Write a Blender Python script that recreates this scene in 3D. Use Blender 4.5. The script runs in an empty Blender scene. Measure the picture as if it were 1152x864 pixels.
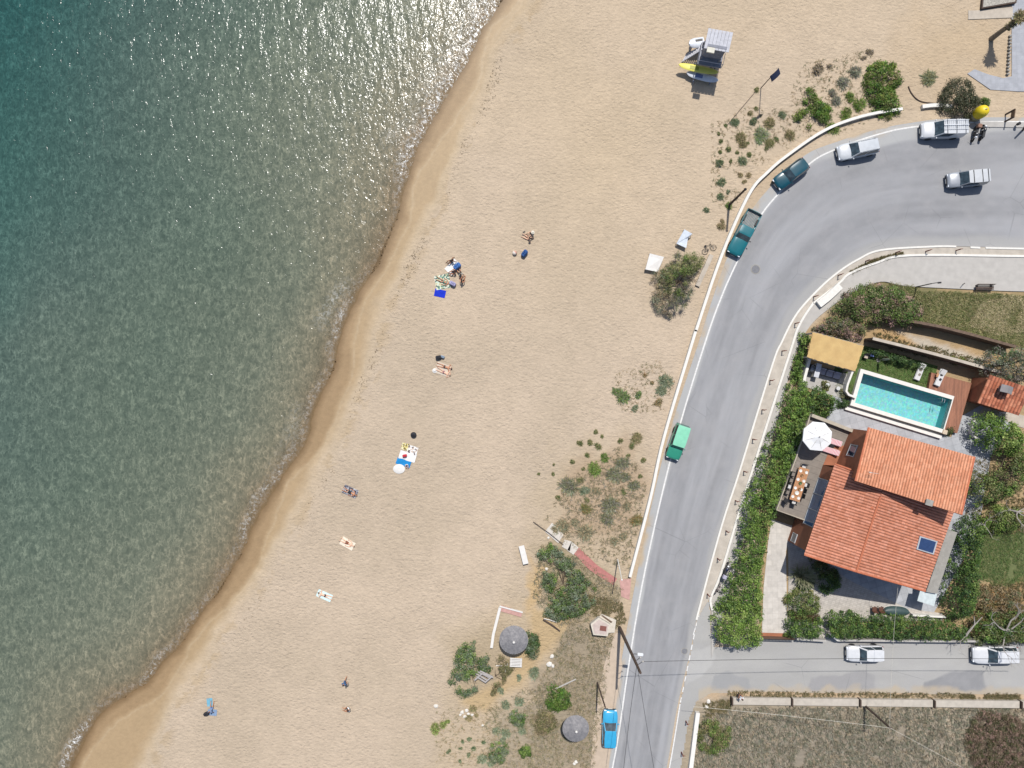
import bpy, math, random
import numpy as np
from mathutils import Vector, Matrix

# ------------------------------------------------------------------ basics
rng = np.random.default_rng(11)
random.seed(11)
SC = bpy.context.scene
COL = SC.collection
HCAM = 80.0          # camera height above the beach, metres
K = 0.1              # metres per photo pixel at ground level
PI = math.pi

def P(px, py, z=0.0):
    k = K * (HCAM - z) / HCAM
    return np.array(((px - 576) * k, (432 - py) * k, z))

def PL(pts, z=0.0):
    return [P(a, b, z) for a, b in pts]

def dirp(dx, dy):
    """heading angle of a photo direction (y down) in the world"""
    return math.atan2(-dy, dx)

def lin(r, g, b, k=1.0):
    o = []
    for c in (r, g, b):
        c /= 255.0
        o.append((c / 12.92 if c <= 0.04045 else ((c + 0.055) / 1.055) ** 2.4) * k)
    return tuple(o)

def tag(o, label=None, cat=None, group=None, kind=None):
    if label: o['label'] = label
    if cat: o['category'] = cat
    if group: o['group'] = group
    if kind: o['kind'] = kind
    return o

def thing(name, label, cat, loc=(0, 0, 0), rz=0.0, group=None):
    o = bpy.data.objects.new(name, None)
    o.empty_display_size = 0.3
    COL.objects.link(o)
    o.location = loc
    o.rotation_euler = (0, 0, rz)
    return tag(o, label, cat, group)

def copy_tree(o, parent=None):
    c = o.copy()
    COL.objects.link(c)
    if parent is not None:
        c.parent = parent
    for ch in list(o.children):
        copy_tree(ch, c)
    return c

# ------------------------------------------------------------------ mesh builder
class MB:
    def __init__(self):
        self.v = []; self.f = []; self.m = []; self.c = []
    def add(self, verts, faces, mat=0, col=None):
        b = len(self.v)
        self.v.extend([tuple(map(float, p)) for p in verts])
        for f in faces:
            self.f.append(tuple(i + b for i in f)); self.m.append(mat); self.c.append(col)
        return self
    def box(self, c, s, rz=0.0, mat=0, tilt=None, bev=0.0):
        hx, hy, hz = s[0] / 2, s[1] / 2, s[2] / 2
        M = Matrix.Rotation(rz, 3, 'Z')
        if tilt is not None:
            M = M @ Matrix.Rotation(tilt, 3, 'Y')
        vs = []
        b = min(bev, hx * .9, hy * .9)
        if b > 0:
            ring = [(-hx + b, -hy), (hx - b, -hy), (hx, -hy + b), (hx, hy - b), (hx - b, hy), (-hx + b, hy), (-hx, hy - b), (-hx, -hy + b)]
            inner = [(x * (1 - b / hx * .6), y * (1 - b / hy * .6)) for x, y in ring]
            bz = min(b, hz)
            lev = [(-hz, ring), (hz - bz * .6, ring), (hz, inner)]
            for z, r in lev:
                for x, y in r: vs.append(M @ Vector((x, y, z)))
            fs = []
            for l in range(2):
                for i in range(8):
                    j = (i + 1) % 8
                    fs.append((l * 8 + i, l * 8 + j, l * 8 + 8 + j, l * 8 + 8 + i))
            fs.append(tuple(range(16, 24))); fs.append(tuple(range(7, -1, -1)))
        else:
            for x, y, z in ((-1,-1,-1),(1,-1,-1),(1,1,-1),(-1,1,-1),(-1,-1,1),(1,-1,1),(1,1,1),(-1,1,1)):
                vs.append(M @ Vector((x * hx, y * hy, z * hz)))
            fs = [(3,2,1,0),(4,5,6,7),(0,1,5,4),(1,2,6,5),(2,3,7,6),(3,0,4,7)]
        vs = [(p[0] + c[0], p[1] + c[1], p[2] + c[2]) for p in vs]
        return self.add(vs, fs, mat)
    def prism(self, poly, z0, z1, mat=0, bottom=True):
        """poly: xy points (ccw or cw)"""
        a = sum(poly[i][0] * poly[(i + 1) % len(poly)][1] - poly[(i + 1) % len(poly)][0] * poly[i][1] for i in range(len(poly)))
        if a < 0: poly = poly[::-1]
        n = len(poly)
        vs = [(p[0], p[1], z0) for p in poly] + [(p[0], p[1], z1) for p in poly]
        fs = [tuple(range(n, 2 * n))]
        if bottom: fs.append(tuple(range(n - 1, -1, -1)))
        for i in range(n):
            j = (i + 1) % n
            fs.append((i, j, n + j, n + i))
        return self.add(vs, fs, mat)
    def sheet(self, pts3, mat=0):
        return self.add(pts3, [tuple(range(len(pts3)))], mat)
    def tube(self, path, radii, n=8, mat=0, cap=True):
        path = [Vector(p) for p in path]
        if not hasattr(radii, '__len__'): radii = [radii] * len(path)
        vs = []; up0 = None
        for i, p in enumerate(path):
            d = (path[min(i + 1, len(path) - 1)] - path[max(i - 1, 0)])
            if d.length < 1e-9: d = Vector((0, 0, 1))
            d.normalize()
            if up0 is None:
                up0 = Vector((1, 0, 0)) if abs(d.z) > .8 else Vector((0, 0, 1))
            a = d.cross(up0)
            if a.length < 1e-6: a = d.cross(Vector((0, 1, 0)))
            a.normalize(); b = a.cross(d).normalized(); up0 = b
            for k in range(n):
                t = 2 * PI * k / n
                vs.append(p + (a * math.cos(t) + b * math.sin(t)) * radii[i])
        fs = []
        for i in range(len(path) - 1):
            for k in range(n):
                l = (k + 1) % n
                fs.append((i * n + l, i * n + k, (i + 1) * n + k, (i + 1) * n + l))
        if cap:
            fs.append(tuple(range(n))); e = (len(path) - 1) * n
            fs.append(tuple(range(e + n - 1, e - 1, -1)))
        return self.add(vs, fs, mat)
    def lathe(self, prof, n=24, c=(0, 0, 0), mat=0, sx=1.0, sy=1.0, M=None):
        vs = []; fs = []
        for r, z in prof:
            for k in range(n):
                t = 2 * PI * k / n
                p = Vector((r * math.cos(t) * sx, r * math.sin(t) * sy, z))
                if M is not None: p = M @ p
                vs.append((p[0] + c[0], p[1] + c[1], p[2] + c[2]))
        for i in range(len(prof) - 1):
            for k in range(n):
                l = (k + 1) % n
                fs.append((i * n + k, i * n + l, (i + 1) * n + l, (i + 1) * n + k))
        fs.append(tuple(range(n - 1, -1, -1))); e = (len(prof) - 1) * n
        fs.append(tuple(range(e, e + n)))
        return self.add(vs, fs, mat)
    def ball(self, c, r, n=10, mat=0, M=None):
        if not hasattr(r, '__len__'): r = (r, r, r)
        m = max(4, n // 2 + 1)
        prof = [(max(1e-4, math.sin(PI * i / m)), -math.cos(PI * i / m)) for i in range(m + 1)]
        vs = []; fs = []
        for a, z in prof:
            for k in range(n):
                t = 2 * PI * k / n
                p = Vector((a * math.cos(t) * r[0], a * math.sin(t) * r[1], z * r[2]))
                if M is not None: p = M @ p
                vs.append((p[0] + c[0], p[1] + c[1], p[2] + c[2]))
        for i in range(m):
            for k in range(n):
                l = (k + 1) % n
                fs.append((i * n + k, i * n + l, (i + 1) * n + l, (i + 1) * n + k))
        return self.add(vs, fs, mat)
    def grid(self, fn, nu, nv, mat=0, closed=False):
        vs = [fn(i / nu, j / nv) for j in range(nv + 1) for i in range(nu + 1)]
        fs = []
        for j in range(nv):
            for i in range(nu):
                a = j * (nu + 1) + i
                fs.append((a, a + 1, a + nu + 2, a + nu + 1))
        return self.add(vs, fs, mat)
    def ribbon(self, path, width, z0, z1=None, mat=0, left=None):
        """strip following xy path; z1 -> solid kerb"""
        L, R = offset_path(path, width)
        n = len(path)
        if z1 is None:
            vs = [(p[0], p[1], z0) for p in L] + [(p[0], p[1], z0) for p in R]
            return self.add(vs, [(n + i, n + i + 1, i + 1, i) for i in range(n - 1)], mat)
        vs = []
        for z in (z0, z1):
            vs += [(p[0], p[1], z) for p in L] + [(p[0], p[1], z) for p in R]
        fs = []
        for i in range(n - 1):
            a = 2 * n
            fs += [(a + n + i, a + n + i + 1, a + i + 1, a + i), (i, i + 1, a + i + 1, a + i), (n + i + 1, n + i, a + n + i, a + n + i + 1)]
        fs += [(0, 2 * n, 3 * n, n), (n - 1, 2 * n - 1, 4 * n - 1, 3 * n - 1)]
        return self.add(vs, fs, mat)
    def build(self, name, mats, parent=None, origin=None, smooth=False, angle=40, local=False):
        """coordinates are world unless local=True; a child's are made relative to its (unrotated) parent"""
        me = bpy.data.meshes.new(name)
        o = bpy.data.objects.new(name, me)
        COL.objects.link(o)
        off = np.zeros(3)
        if parent is not None:
            o.parent = parent
            if not local:
                q = parent
                while q is not None:
                    off += np.array(q.location); q = q.parent
        elif origin is not None:
            off = np.array(origin, float); o.location = origin
        V = np.array(self.v, float) - off
        me.from_pydata(V.tolist(), [], self.f)
        if not hasattr(mats, '__len__'): mats = [mats]
        for m in mats: me.materials.append(m)
        if len(mats) > 1:
            me.polygons.foreach_set('material_index', self.m)
        if any(c is not None for c in self.c):
            at = me.color_attributes.new('Col', 'FLOAT_COLOR', 'CORNER')
            arr = []
            for f, c in zip(self.f, self.c):
                c = c or (.5, .5, .5)
                arr += [c[0], c[1], c[2], 1.0] * len(f)
            at.data.foreach_set('color', arr)
        if smooth:
            me.polygons.foreach_set('use_smooth', [True] * len(me.polygons))
            me.set_sharp_from_angle(angle=math.radians(angle))
        me.update()
        return o

def offset_path(path, width):
    path = [np.array(p[:2], float) for p in path]
    n = len(path); L = []; R = []
    for i in range(n):
        d = path[min(i + 1, n - 1)] - path[max(i - 1, 0)]
        d = d / (np.linalg.norm(d) + 1e-9)
        q = np.array((-d[1], d[0]))
        L.append(path[i] + q * width / 2); R.append(path[i] - q * width / 2)
    return L, R

def smooth_path(pts, n=8):
    """Catmull-Rom through the points"""
    pts = [np.array(p, float) for p in pts]
    out = []
    for i in range(len(pts) - 1):
        p0 = pts[max(i - 1, 0)]; p1 = pts[i]; p2 = pts[i + 1]; p3 = pts[min(i + 2, len(pts) - 1)]
        for k in range(n):
            t = k / n
            out.append(.5 * ((2 * p1) + (-p0 + p2) * t + (2 * p0 - 5 * p1 + 4 * p2 - p3) * t * t + (-p0 + 3 * p1 - 3 * p2 + p3) * t ** 3))
    out.append(pts[-1])
    return out

def seg_dist(X, Y, pts, signed=False):
    """distance of points to a polyline; signed: + on the right of its direction"""
    best = np.full(X.shape, 1e9); sgn = np.ones(X.shape)
    for (x0, y0), (x1, y1) in zip(pts[:-1], pts[1:]):
        dx, dy = x1 - x0, y1 - y0
        L2 = dx * dx + dy * dy + 1e-12
        t = np.clip(((X - x0) * dx + (Y - y0) * dy) / L2, 0, 1)
        d = np.hypot(X - x0 - t * dx, Y - y0 - t * dy)
        m = d < best
        best = np.where(m, d, best)
        if signed:
            s = np.sign((X - x0) * dy - (Y - y0) * dx)
            sgn = np.where(m, s, sgn)
    return best * sgn if signed else best

def in_poly(X, Y, poly):
    r = np.zeros(X.shape, bool)
    n = len(poly)
    for i in range(n):
        x0, y0 = poly[i][0], poly[i][1]; x1, y1 = poly[(i + 1) % n][0], poly[(i + 1) % n][1]
        c = ((y0 > Y) != (y1 > Y)) & (X < (x1 - x0) * (Y - y0) / (y1 - y0 + 1e-12) + x0)
        r ^= c
    return r

def poly_sd(X, Y, poly):
    """positive inside"""
    pts = [(p[0], p[1]) for p in poly] + [(poly[0][0], poly[0][1])]
    d = seg_dist(X, Y, pts)
    return np.where(in_poly(X, Y, poly), d, -d)

_vt = np.random.default_rng(5).random((256, 256))
def vnoise(X, Y, s):
    """smooth value noise with feature size s metres"""
    x = X / s + 71.3; y = Y / s + 37.7
    xi = np.floor(x).astype(int); yi = np.floor(y).astype(int)
    fx = x - xi; fy = y - yi
    fx = fx * fx * (3 - 2 * fx); fy = fy * fy * (3 - 2 * fy)
    g = lambda a, b: _vt[a % 256, b % 256]
    return (g(xi, yi) * (1 - fx) + g(xi + 1, yi) * fx) * (1 - fy) + (g(xi, yi + 1) * (1 - fx) + g(xi + 1, yi + 1) * fx) * fy
def fbm(X, Y, s, o=4):
    r = 0; a = 1; t = 0
    for i in range(o):
        r = r + a * vnoise(X + i * 13.7, Y - i * 9.1, s); t += a; a *= .55; s *= .47
    return r / t

# ------------------------------------------------------------------ materials
class NT:
    def __init__(self, name):
        self.m = bpy.data.materials.new(name); self.m.use_nodes = True
        self.t = self.m.node_tree; self.n = self.t.nodes; self.l = self.t.links
        self.b = self.n['Principled BSDF']; self.out = self.n['Material Output']
    def node(self, ty, **kw):
        x = self.n.new(ty)
        for k, v in kw.items():
            if k.startswith('_'): setattr(x, k[1:], v)
            else:
                x.inputs[k.replace('__', ' ')].default_value = v
        return x
    def link(self, a, b): self.l.new(a, b)
    def noise(self, scale, detail=4, rough=.55, vec=None, dist=0.0):
        x = self.node('ShaderNodeTexNoise', Scale=scale, Detail=detail, Roughness=rough, Distortion=dist)
        if vec is None:
            vec = self.coord()
        self.link(vec, x.inputs['Vector'])
        return x.outputs['Fac']
    def coord(self):
        if not hasattr(self, '_tc'):
            self._tc = self.n.new('ShaderNodeTexCoord')
        return self._tc.outputs['Object']
    def mapping(self, scale=(1, 1, 1), rot=(0, 0, 0), vec=None):
        m = self.n.new('ShaderNodeMapping')
        m.inputs['Scale'].default_value = scale; m.inputs['Rotation'].default_value = rot
        self.link(vec or self.coord(), m.inputs['Vector'])
        return m.outputs['Vector']
    def ramp(self, fac, stops):
        r = self.n.new('ShaderNodeValToRGB')
        e = r.color_ramp.elements
        while len(e) < len(stops): e.new(.5)
        for x, (p, c) in zip(e, stops):
            x.position = p; x.color = (c[0], c[1], c[2], 1) if hasattr(c, '__len__') else (c, c, c, 1)
        self.link(fac, r.inputs['Fac'])
        return r.outputs['Color']
    def mix(self, fac, a, b, mode='MIX'):
        x = self.n.new('ShaderNodeMix'); x.data_type = 'RGBA'; x.blend_type = mode
        for s, v in ((0, fac), (6, a), (7, b)):
            if hasattr(v, 'links'): self.link(v, x.inputs[s])
            elif s == 0: x.inputs[0].default_value = v
            else: x.inputs[s].default_value = (v[0], v[1], v[2], 1)
        return x.outputs[2]
    def math(self, op, a, b=None, clamp=False):
        x = self.n.new('ShaderNodeMath'); x.operation = op; x.use_clamp = clamp
        for i, v in enumerate((a, b)):
            if v is None: continue
            if hasattr(v, 'links'): self.link(v, x.inputs[i])
            else: x.inputs[i].default_value = v
        return x.outputs[0]
    def bump(self, h, strength=.3, dist=.05, prev=None):
        x = self.n.new('ShaderNodeBump'); x.inputs['Strength'].default_value = strength
        x.inputs['Distance'].default_value = dist
        self.link(h, x.inputs['Height'])
        if prev is not None: self.link(prev, x.inputs['Normal'])
        return x.outputs['Normal']
    def attr(self, name):
        x = self.n.new('ShaderNodeAttribute'); x.attribute_name = name
        return x
    def set(self, **kw):
        for k, v in kw.items():
            k = k.replace('__', ' ')
            if hasattr(v, 'links'): self.link(v, self.b.inputs[k])
            else: self.b.inputs[k].default_value = v
        return self

_mc = {}
def M(name, col, rough=.6, metal=0.0, var=.12, scale=3.0, bump=0.0, bscale=None, spec=.4, coat=0.0):
    """plain procedural material: base colour with noise wear, optional bump"""
    if name in _mc: return _mc[name]
    t = NT(name)
    c = col
    f = t.noise(scale, 5)
    lo = tuple(x * (1 - var) for x in c); hi = tuple(min(1, x * (1 + var)) for x in c)
    t.set(Base__Color=t.ramp(f, [(.3, lo), (.7, hi)]), Roughness=rough, Metallic=metal)
    t.b.inputs['Specular IOR Level'].default_value = spec
    if coat: t.b.inputs['Coat Weight'].default_value = coat; t.b.inputs['Coat Roughness'].default_value = .05
    if bump:
        t.set(Normal=t.bump(t.noise(bscale or scale * 4, 4), bump, .03))
    _mc[name] = t.m
    return t.m

def Mcol(name, rough=.6, var=.15, scale=4.0, transl=0.0, spec=.3):
    """material whose colour comes from the mesh's own Col attribute (per leaf / per tile tints)"""
    if name in _mc: return _mc[name]
    t = NT(name)
    a = t.attr('Col')
    f = t.ramp(t.noise(scale, 4), [(.3, 1 - var), (.7, 1 + var)])
    c = t.mix(1.0, a.outputs['Color'], f, 'MULTIPLY')
    c = t.mix(1.0, c, t.ramp(t.noise(.7, 4, .6), [(.3, .86), (.7, 1.06)]), 'MULTIPLY')
    t.set(Base__Color=c, Roughness=rough)
    t.b.inputs['Specular IOR Level'].default_value = spec
    if transl:
        tr = t.n.new('ShaderNodeBsdfTranslucent'); t.link(c, tr.inputs['Color'])
        ms = t.n.new('ShaderNodeMixShader'); ms.inputs[0].default_value = transl
        t.link(t.b.outputs[0], ms.inputs[1]); t.link(tr.outputs[0], ms.inputs[2])
        t.link(ms.outputs[0], t.out.inputs['Surface'])
    _mc[name] = t.m
    return t.m

def np_mesh(name, V, F4, mat, cols=None, parent=None, origin=None, smooth=False):
    """fast quad mesh from numpy arrays; cols per vertex"""
    me = bpy.data.meshes.new(name)
    o = bpy.data.objects.new(name, me); COL.objects.link(o)
    off = np.zeros(3)
    if parent is not None:
        o.parent = parent; off = np.array(parent.location)
    elif origin is not None:
        off = np.array(origin, float); o.location = origin
    V = V - off
    n = len(V); m = len(F4); k = F4.shape[1]
    me.vertices.add(n); me.vertices.foreach_set('co', V.astype(np.float32).ravel())
    me.loops.add(m * k); me.loops.foreach_set('vertex_index', F4.astype(np.int32).ravel())
    me.polygons.add(m)
    me.polygons.foreach_set('loop_start', np.arange(0, m * k, k, dtype=np.int32))
    try: me.polygons.foreach_set('loop_total', np.full(m, k, np.int32))
    except Exception: pass
    if smooth: me.polygons.foreach_set('use_smooth', np.ones(m, bool))
    if mat is not None: me.materials.append(mat)
    me.update(calc_edges=True)
    if cols is not None:
        at = me.color_attributes.new('Col', 'FLOAT_COLOR', 'POINT')
        c4 = np.ones((n, 4), np.float32); c4[:, :3] = cols
        at.data.foreach_set('color', c4.ravel())
    return o
# ------------------------------------------------------------------ vegetation
G_HEDGE = [lin(106,134,62,0.88), lin(80,108,46,0.85), lin(128,150,74,0.88), lin(60,88,40,0.85)]
G_LIME  = [lin(128,150,72,0.92), lin(104,134,58,0.92), lin(150,166,92,0.92), lin(78,108,46,0.85)]
G_DARK  = [lin(66,92,50,0.85), lin(52,78,44,0.85), lin(84,110,60,0.85)]
G_LUSH  = [lin(88,124,44,0.88), lin(70,104,40,0.85), lin(122,140,58,0.88), lin(104,112,60,0.85)]
G_GREY  = [lin(128,138,112,0.85), lin(104,116,96,0.85), lin(142,146,122,0.85)]
G_BLUEG = [lin(112,124,92,0.85), lin(92,108,76,0.85), lin(122,136,116,0.85)]
G_OLIVE = [lin(122,122,76,0.85), lin(104,110,66,0.85), lin(142,136,92,0.85), lin(90,100,60,0.85)]
G_DRY   = [lin(156,136,106,0.92), lin(136,120,96,0.92), lin(116,106,80,0.85), lin(170,150,118,0.92)]
G_PURP  = [lin(128,118,114,0.85), lin(108,100,98,0.85), lin(146,136,128,0.85), lin(100,104,86,0.85)]
G_FLOW  = [lin(92,118,60,0.85), lin(122,134,80,0.85), lin(150,122,110,0.88), lin(176,140,134,0.92), lin(104,108,66,0.85), lin(76,98,52,0.85)]
G_PINK  = [lin(150,124,110,0.85), lin(152,124,112,0.88), lin(92,92,60,0.85), lin(116,100,80,0.85), lin(80,86,52,0.85)]
G_RUST  = [lin(150,112,66,0.85), lin(118,112,66,0.85), lin(88,110,76,0.85)]
G_LAWN  = [lin(80,112,50,0.85), lin(62,94,42,0.85), lin(104,128,66,0.85)]

def pal_pick(pal, n):
    pal = np.array(pal)
    a = pal[rng.integers(0, len(pal), n)]; b = pal[rng.integers(0, len(pal), n)]
    t = rng.random((n, 1))
    return a * t + b * (1 - t)

def leaf_arrays(c, nrm, size, cols, asp=.55):
    n = len(c)
    nrm = nrm / (np.linalg.norm(nrm, axis=1, keepdims=True) + 1e-9)
    r = rng.normal(size=(n, 3))
    t = np.cross(nrm, r); t /= (np.linalg.norm(t, axis=1, keepdims=True) + 1e-9)
    b = np.cross(nrm, t)
    s = size[:, None]
    a = asp * (0.8 + .4 * rng.random((n, 1)))
    V = np.stack([c - t * s * .5, c + b * s * .5 * a + nrm * s * .06, c + t * s * .5, c - b * s * .5 * a + nrm * s * .06], 1).reshape(-1, 3)
    F = np.arange(4 * n).reshape(n, 4)
    return V, F, np.repeat(cols, 4, 0)

def sample_poly(poly, n):
    xs = [p[0] for p in poly]; ys = [p[1] for p in poly]
    out = np.zeros((0, 2))
    for _ in range(60):
        q = np.stack([rng.uniform(min(xs), max(xs), n * 2), rng.uniform(min(ys), max(ys), n * 2)], 1)
        out = np.concatenate([out, q[in_poly(q[:, 0], q[:, 1], poly)]])
        if len(out) >= n: break
    return out[:n]

def circ(px, py, r, z, n=14, ell=1.0, rot=0.0, rag=.16):
    c = P(px, py, z); k = K * (HCAM - z) / HCAM
    out = []
    for i in range(n):
        t = 2 * PI * i / n
        rr = r * k * (1 + rag * (rng.random() * 2 - 1))
        x, y = rr * math.cos(t) * ell, rr * math.sin(t)
        out.append((c[0] + x * math.cos(rot) - y * math.sin(rot), c[1] + x * math.sin(rot) + y * math.cos(rot)))
    return out

def foliage_arrays(poly, H, clump=.6, per=60, leaf=.26, pal=G_HEDGE, z0=0.0, dens=1.0, edge=1.2, gap=0.0, flat=.8, asp=.55, zb=0.0):
    """leaf quads gathered on many overlapping clumps that fill the outline; H crown top, z0 crown underside, zb ground"""
    area = abs(sum(poly[i][0] * poly[(i + 1) % len(poly)][1] - poly[(i + 1) % len(poly)][0] * poly[i][1] for i in range(len(poly)))) / 2
    nc = max(3, int(area / (clump * clump) * 1.25 * dens))
    q = sample_poly(poly, nc)
    d = poly_sd(q[:, 0], q[:, 1], poly)
    if gap > 0:
        keep = fbm(q[:, 0], q[:, 1], 1.6, 2) > gap
        q = q[keep]; d = d[keep]
    nc = len(q)
    rc = clump * rng.uniform(.55, 1.1, nc)
    prof = np.sqrt(np.clip(d / edge, .05, 1))
    top = z0 + (H - z0) * prof * (0.72 + .4 * fbm(q[:, 0], q[:, 1], 1.5, 2))
    # some clumps lower down, so the sides are clothed
    low = rng.random(nc) < .35
    zc = np.where(low, z0 + (top - z0) * rng.uniform(.2, .8, nc), top - rc * .4)
    zc = np.maximum(zc, zb + rc * .25)
    cc = pal_pick(pal, nc) * rng.uniform(.8, 1.2, (nc, 1))
    idx = np.repeat(np.arange(nc), int(per * .75))
    n = len(idx)
    dr = rng.normal(size=(n, 3)); dr[:, 2] = np.abs(dr[:, 2]) * .9 - .25
    dr /= np.linalg.norm(dr, axis=1, keepdims=True)
    rad = rc[idx] * rng.uniform(.4, 1.3, n)
    c = np.stack([q[idx, 0], q[idx, 1], zc[idx]], 1) + dr * rad[:, None] * np.array((1, 1, flat))
    nr = dr + rng.normal(size=(n, 3)) * .6 + np.array((0, 0, .55))
    cols = cc[idx] * rng.uniform(.7, 1.3, (n, 1))
    # an even skin of leaves over the whole crown, so it does not fall apart into balls
    m = int(area / (leaf * leaf) * 3.2)
    qq = sample_poly(poly, m); qq = qq + rng.normal(size=qq.shape) * leaf * .5
    dd = poly_sd(qq[:, 0], qq[:, 1], poly)
    k2 = dd > -leaf * .8
    if gap > 0: k2 &= fbm(qq[:, 0], qq[:, 1], 1.6, 2) > gap + .02
    qq = qq[k2]; dd = dd[k2]; m = len(qq)
    tz = z0 + (H - z0) * np.sqrt(np.clip(dd / edge, .05, 1)) * (.70 + .42 * fbm(qq[:, 0], qq[:, 1], .9, 3)) - rng.random(m) ** 2 * .3 * (H - z0)
    c = np.concatenate([c, np.stack([qq[:, 0], qq[:, 1], tz], 1)])
    nr = np.concatenate([nr, rng.normal(size=(m, 3)) * .6 + np.array((0, 0, .8))])
    tone = .75 + .5 * fbm(qq[:, 0], qq[:, 1], 1.2, 3)
    cols = np.concatenate([cols, pal_pick(pal, m) * (tone * rng.uniform(.7, 1.3, m))[:, None]])
    n = n + m
    c[:, 2] = np.maximum(c[:, 2], zb + .03)
    return leaf_arrays(c, nr, leaf * .78 * rng.uniform(.6, 1.3, n), np.clip(cols, 0, 1), asp)

def merge(arrs):
    V = []; F = []; Cc = []; b = 0
    for v, f, c in arrs:
        V.append(v); F.append(f + b); Cc.append(c); b += len(v)
    return np.concatenate(V), np.concatenate(F), np.concatenate(Cc)

LEAF = None
BARK = None
def cen(poly):
    return np.mean([p[0] for p in poly]), np.mean([p[1] for p in poly])

def bush(name, label, cat, poly, H, group=None, stem=True, pals=None, trunk_h=None, stems=5, loc=None, bark=None, **kw):
    cx, cy = cen(poly) if loc is None else loc
    z = kw.get('zb', 0.0)
    root = thing(name, label, cat, (cx, cy, z), 0, group)
    V, F, Cc = foliage_arrays(poly, H, **kw)
    np_mesh('crown' if trunk_h else 'foliage', V, F, LEAF, Cc, root)
    if stem:
        mb = MB()
        if trunk_h:
            mb.tube([(cx, cy, z - .1), (cx + .06, cy + .03, z + trunk_h * .5), (cx, cy + .08, z + trunk_h)], [.2, .15, .12], 8)
            t0 = (cx, cy + .08, z + trunk_h)
            r0 = .1
        else:
            t0 = (cx, cy, z - .05); r0 = .05
        pts = sample_poly(poly, stems)
        for p in pts:
            m = ((t0[0] + p[0]) / 2, (t0[1] + p[1]) / 2, t0[2] + (H - t0[2]) * .45)
            mb.tube([t0, m, (p[0] * .85 + t0[0] * .15, p[1] * .85 + t0[1] * .15, H * .75 + z * .25)], [r0, r0 * .6, r0 * .25], 5)
        mb.build('trunk' if trunk_h else 'stem', bark or BARK, root, smooth=True)
    return root

def tuft_arrays(c, r, h, n, pal, w=.035, droop=.5):
    """radiating narrow blades"""
    a = rng.uniform(0, 2 * PI, n)
    L = rng.uniform(.35, 1.0, n)
    base = np.stack([c[0] + np.cos(a) * r * .12 * rng.random(n), c[1] + np.sin(a) * r * .12 * rng.random(n), np.full(n, c[2])], 1)
    tip = np.stack([c[0] + np.cos(a) * r * L, c[1] + np.sin(a) * r * L, c[2] + h * (1.05 - L * droop) * rng.uniform(.6, 1, n)], 1)
    side = np.stack([-np.sin(a), np.cos(a), rng.normal(size=n) * .4], 1)
    ww = w * rng.uniform(.6, 1.4, (n, 1))
    V = np.stack([base - side * ww, base + side * ww, tip + side * ww * .35, tip - side * ww * .35], 1).reshape(-1, 3)
    cols = np.clip(pal_pick(pal, n) * rng.uniform(.75, 1.25, (n, 1)), 0, 1)
    return V, np.arange(4 * n).reshape(n, 4), np.repeat(cols, 4, 0)

def shrublet(name, label, px, py, r, pal, h=None, group=None, spiky=.5, dens=1.0, cat='shrub'):
    """small dune plant: several uneven sub-clumps of blades and leaves in ONE mesh"""
    rm = r * K
    pal = [tuple(x * 1.3 for x in c) for c in pal] + [lin(176, 160, 126, .8)]
    h = h or min(.6, rm * .8)
    c = P(px, py, h * .5); c[2] = -.02
    A = []
    nsub = 3 if r < 5 else 5
    for k in range(nsub):
        a = rng.uniform(0, 2 * PI); d = rm * rng.uniform(0, .55); q = c + np.array((math.cos(a) * d, math.sin(a) * d, 0))
        rr = rm * rng.uniform(.4, .75)
        A.append(tuft_arrays(q, rr * 1.5, h * rng.uniform(.5, 1), int((26 + 80 * rr) * dens), pal, w=.018 + .02 * rm, droop=.7))
        if spiky < 1:
            poly = [(q[0] + math.cos(t) * rr * .8 * rng.uniform(.6, 1.3), q[1] + math.sin(t) * rr * .8 * rng.uniform(.6, 1.3)) for t in np.linspace(0, 2 * PI, 10)[:-1]]
            A.append(foliage_arrays(poly, h * rng.uniform(.5, 1), clump=max(.1, rr * .3), per=int(14 * dens), leaf=.11 + .03 * rm, pal=pal, edge=rr))
    V, F, Cc = merge(A)
    return tag(np_mesh(name, V, F, LEAF, Cc, origin=c), label, cat, group)

def branches(mb, p, d, L, r, depth, spread=.6, up=.1, mat=0, n=6):
    p = Vector(p); d = Vector(d).normalized()
    path = [p]; q = p.copy(); dd = d.copy()
    for i in range(3):
        dd = (dd + Vector((random.gauss(0, .22), random.gauss(0, .22), random.gauss(0, .12) + up * .3))).normalized()
        q = q + dd * L / 3; path.append(q.copy())
    mb.tube(path, [r, r * .85, r * .7, r * .5], n, mat)
    if depth <= 0: return
    for k in range(random.choice((2, 3))):
        nd = (dd + Vector((random.gauss(0, spread), random.gauss(0, spread), random.gauss(0, spread * .5) + up))).normalized()
        branches(mb, path[-1 if k < 2 else 2], nd, L * random.uniform(.55, .8), r * .52, depth - 1, spread, up, mat, max(4, n - 1))

# ------------------------------------------------------------------ people
SKINS = {}
def skin_mat(k):
    tones = {'fair': lin(222,178,150,.8), 'tan': lin(186,132,100,.8), 'brown': lin(140,92,66,.8)}
    return M('skin_' + k, tones[k], .5, var=.06)

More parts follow.
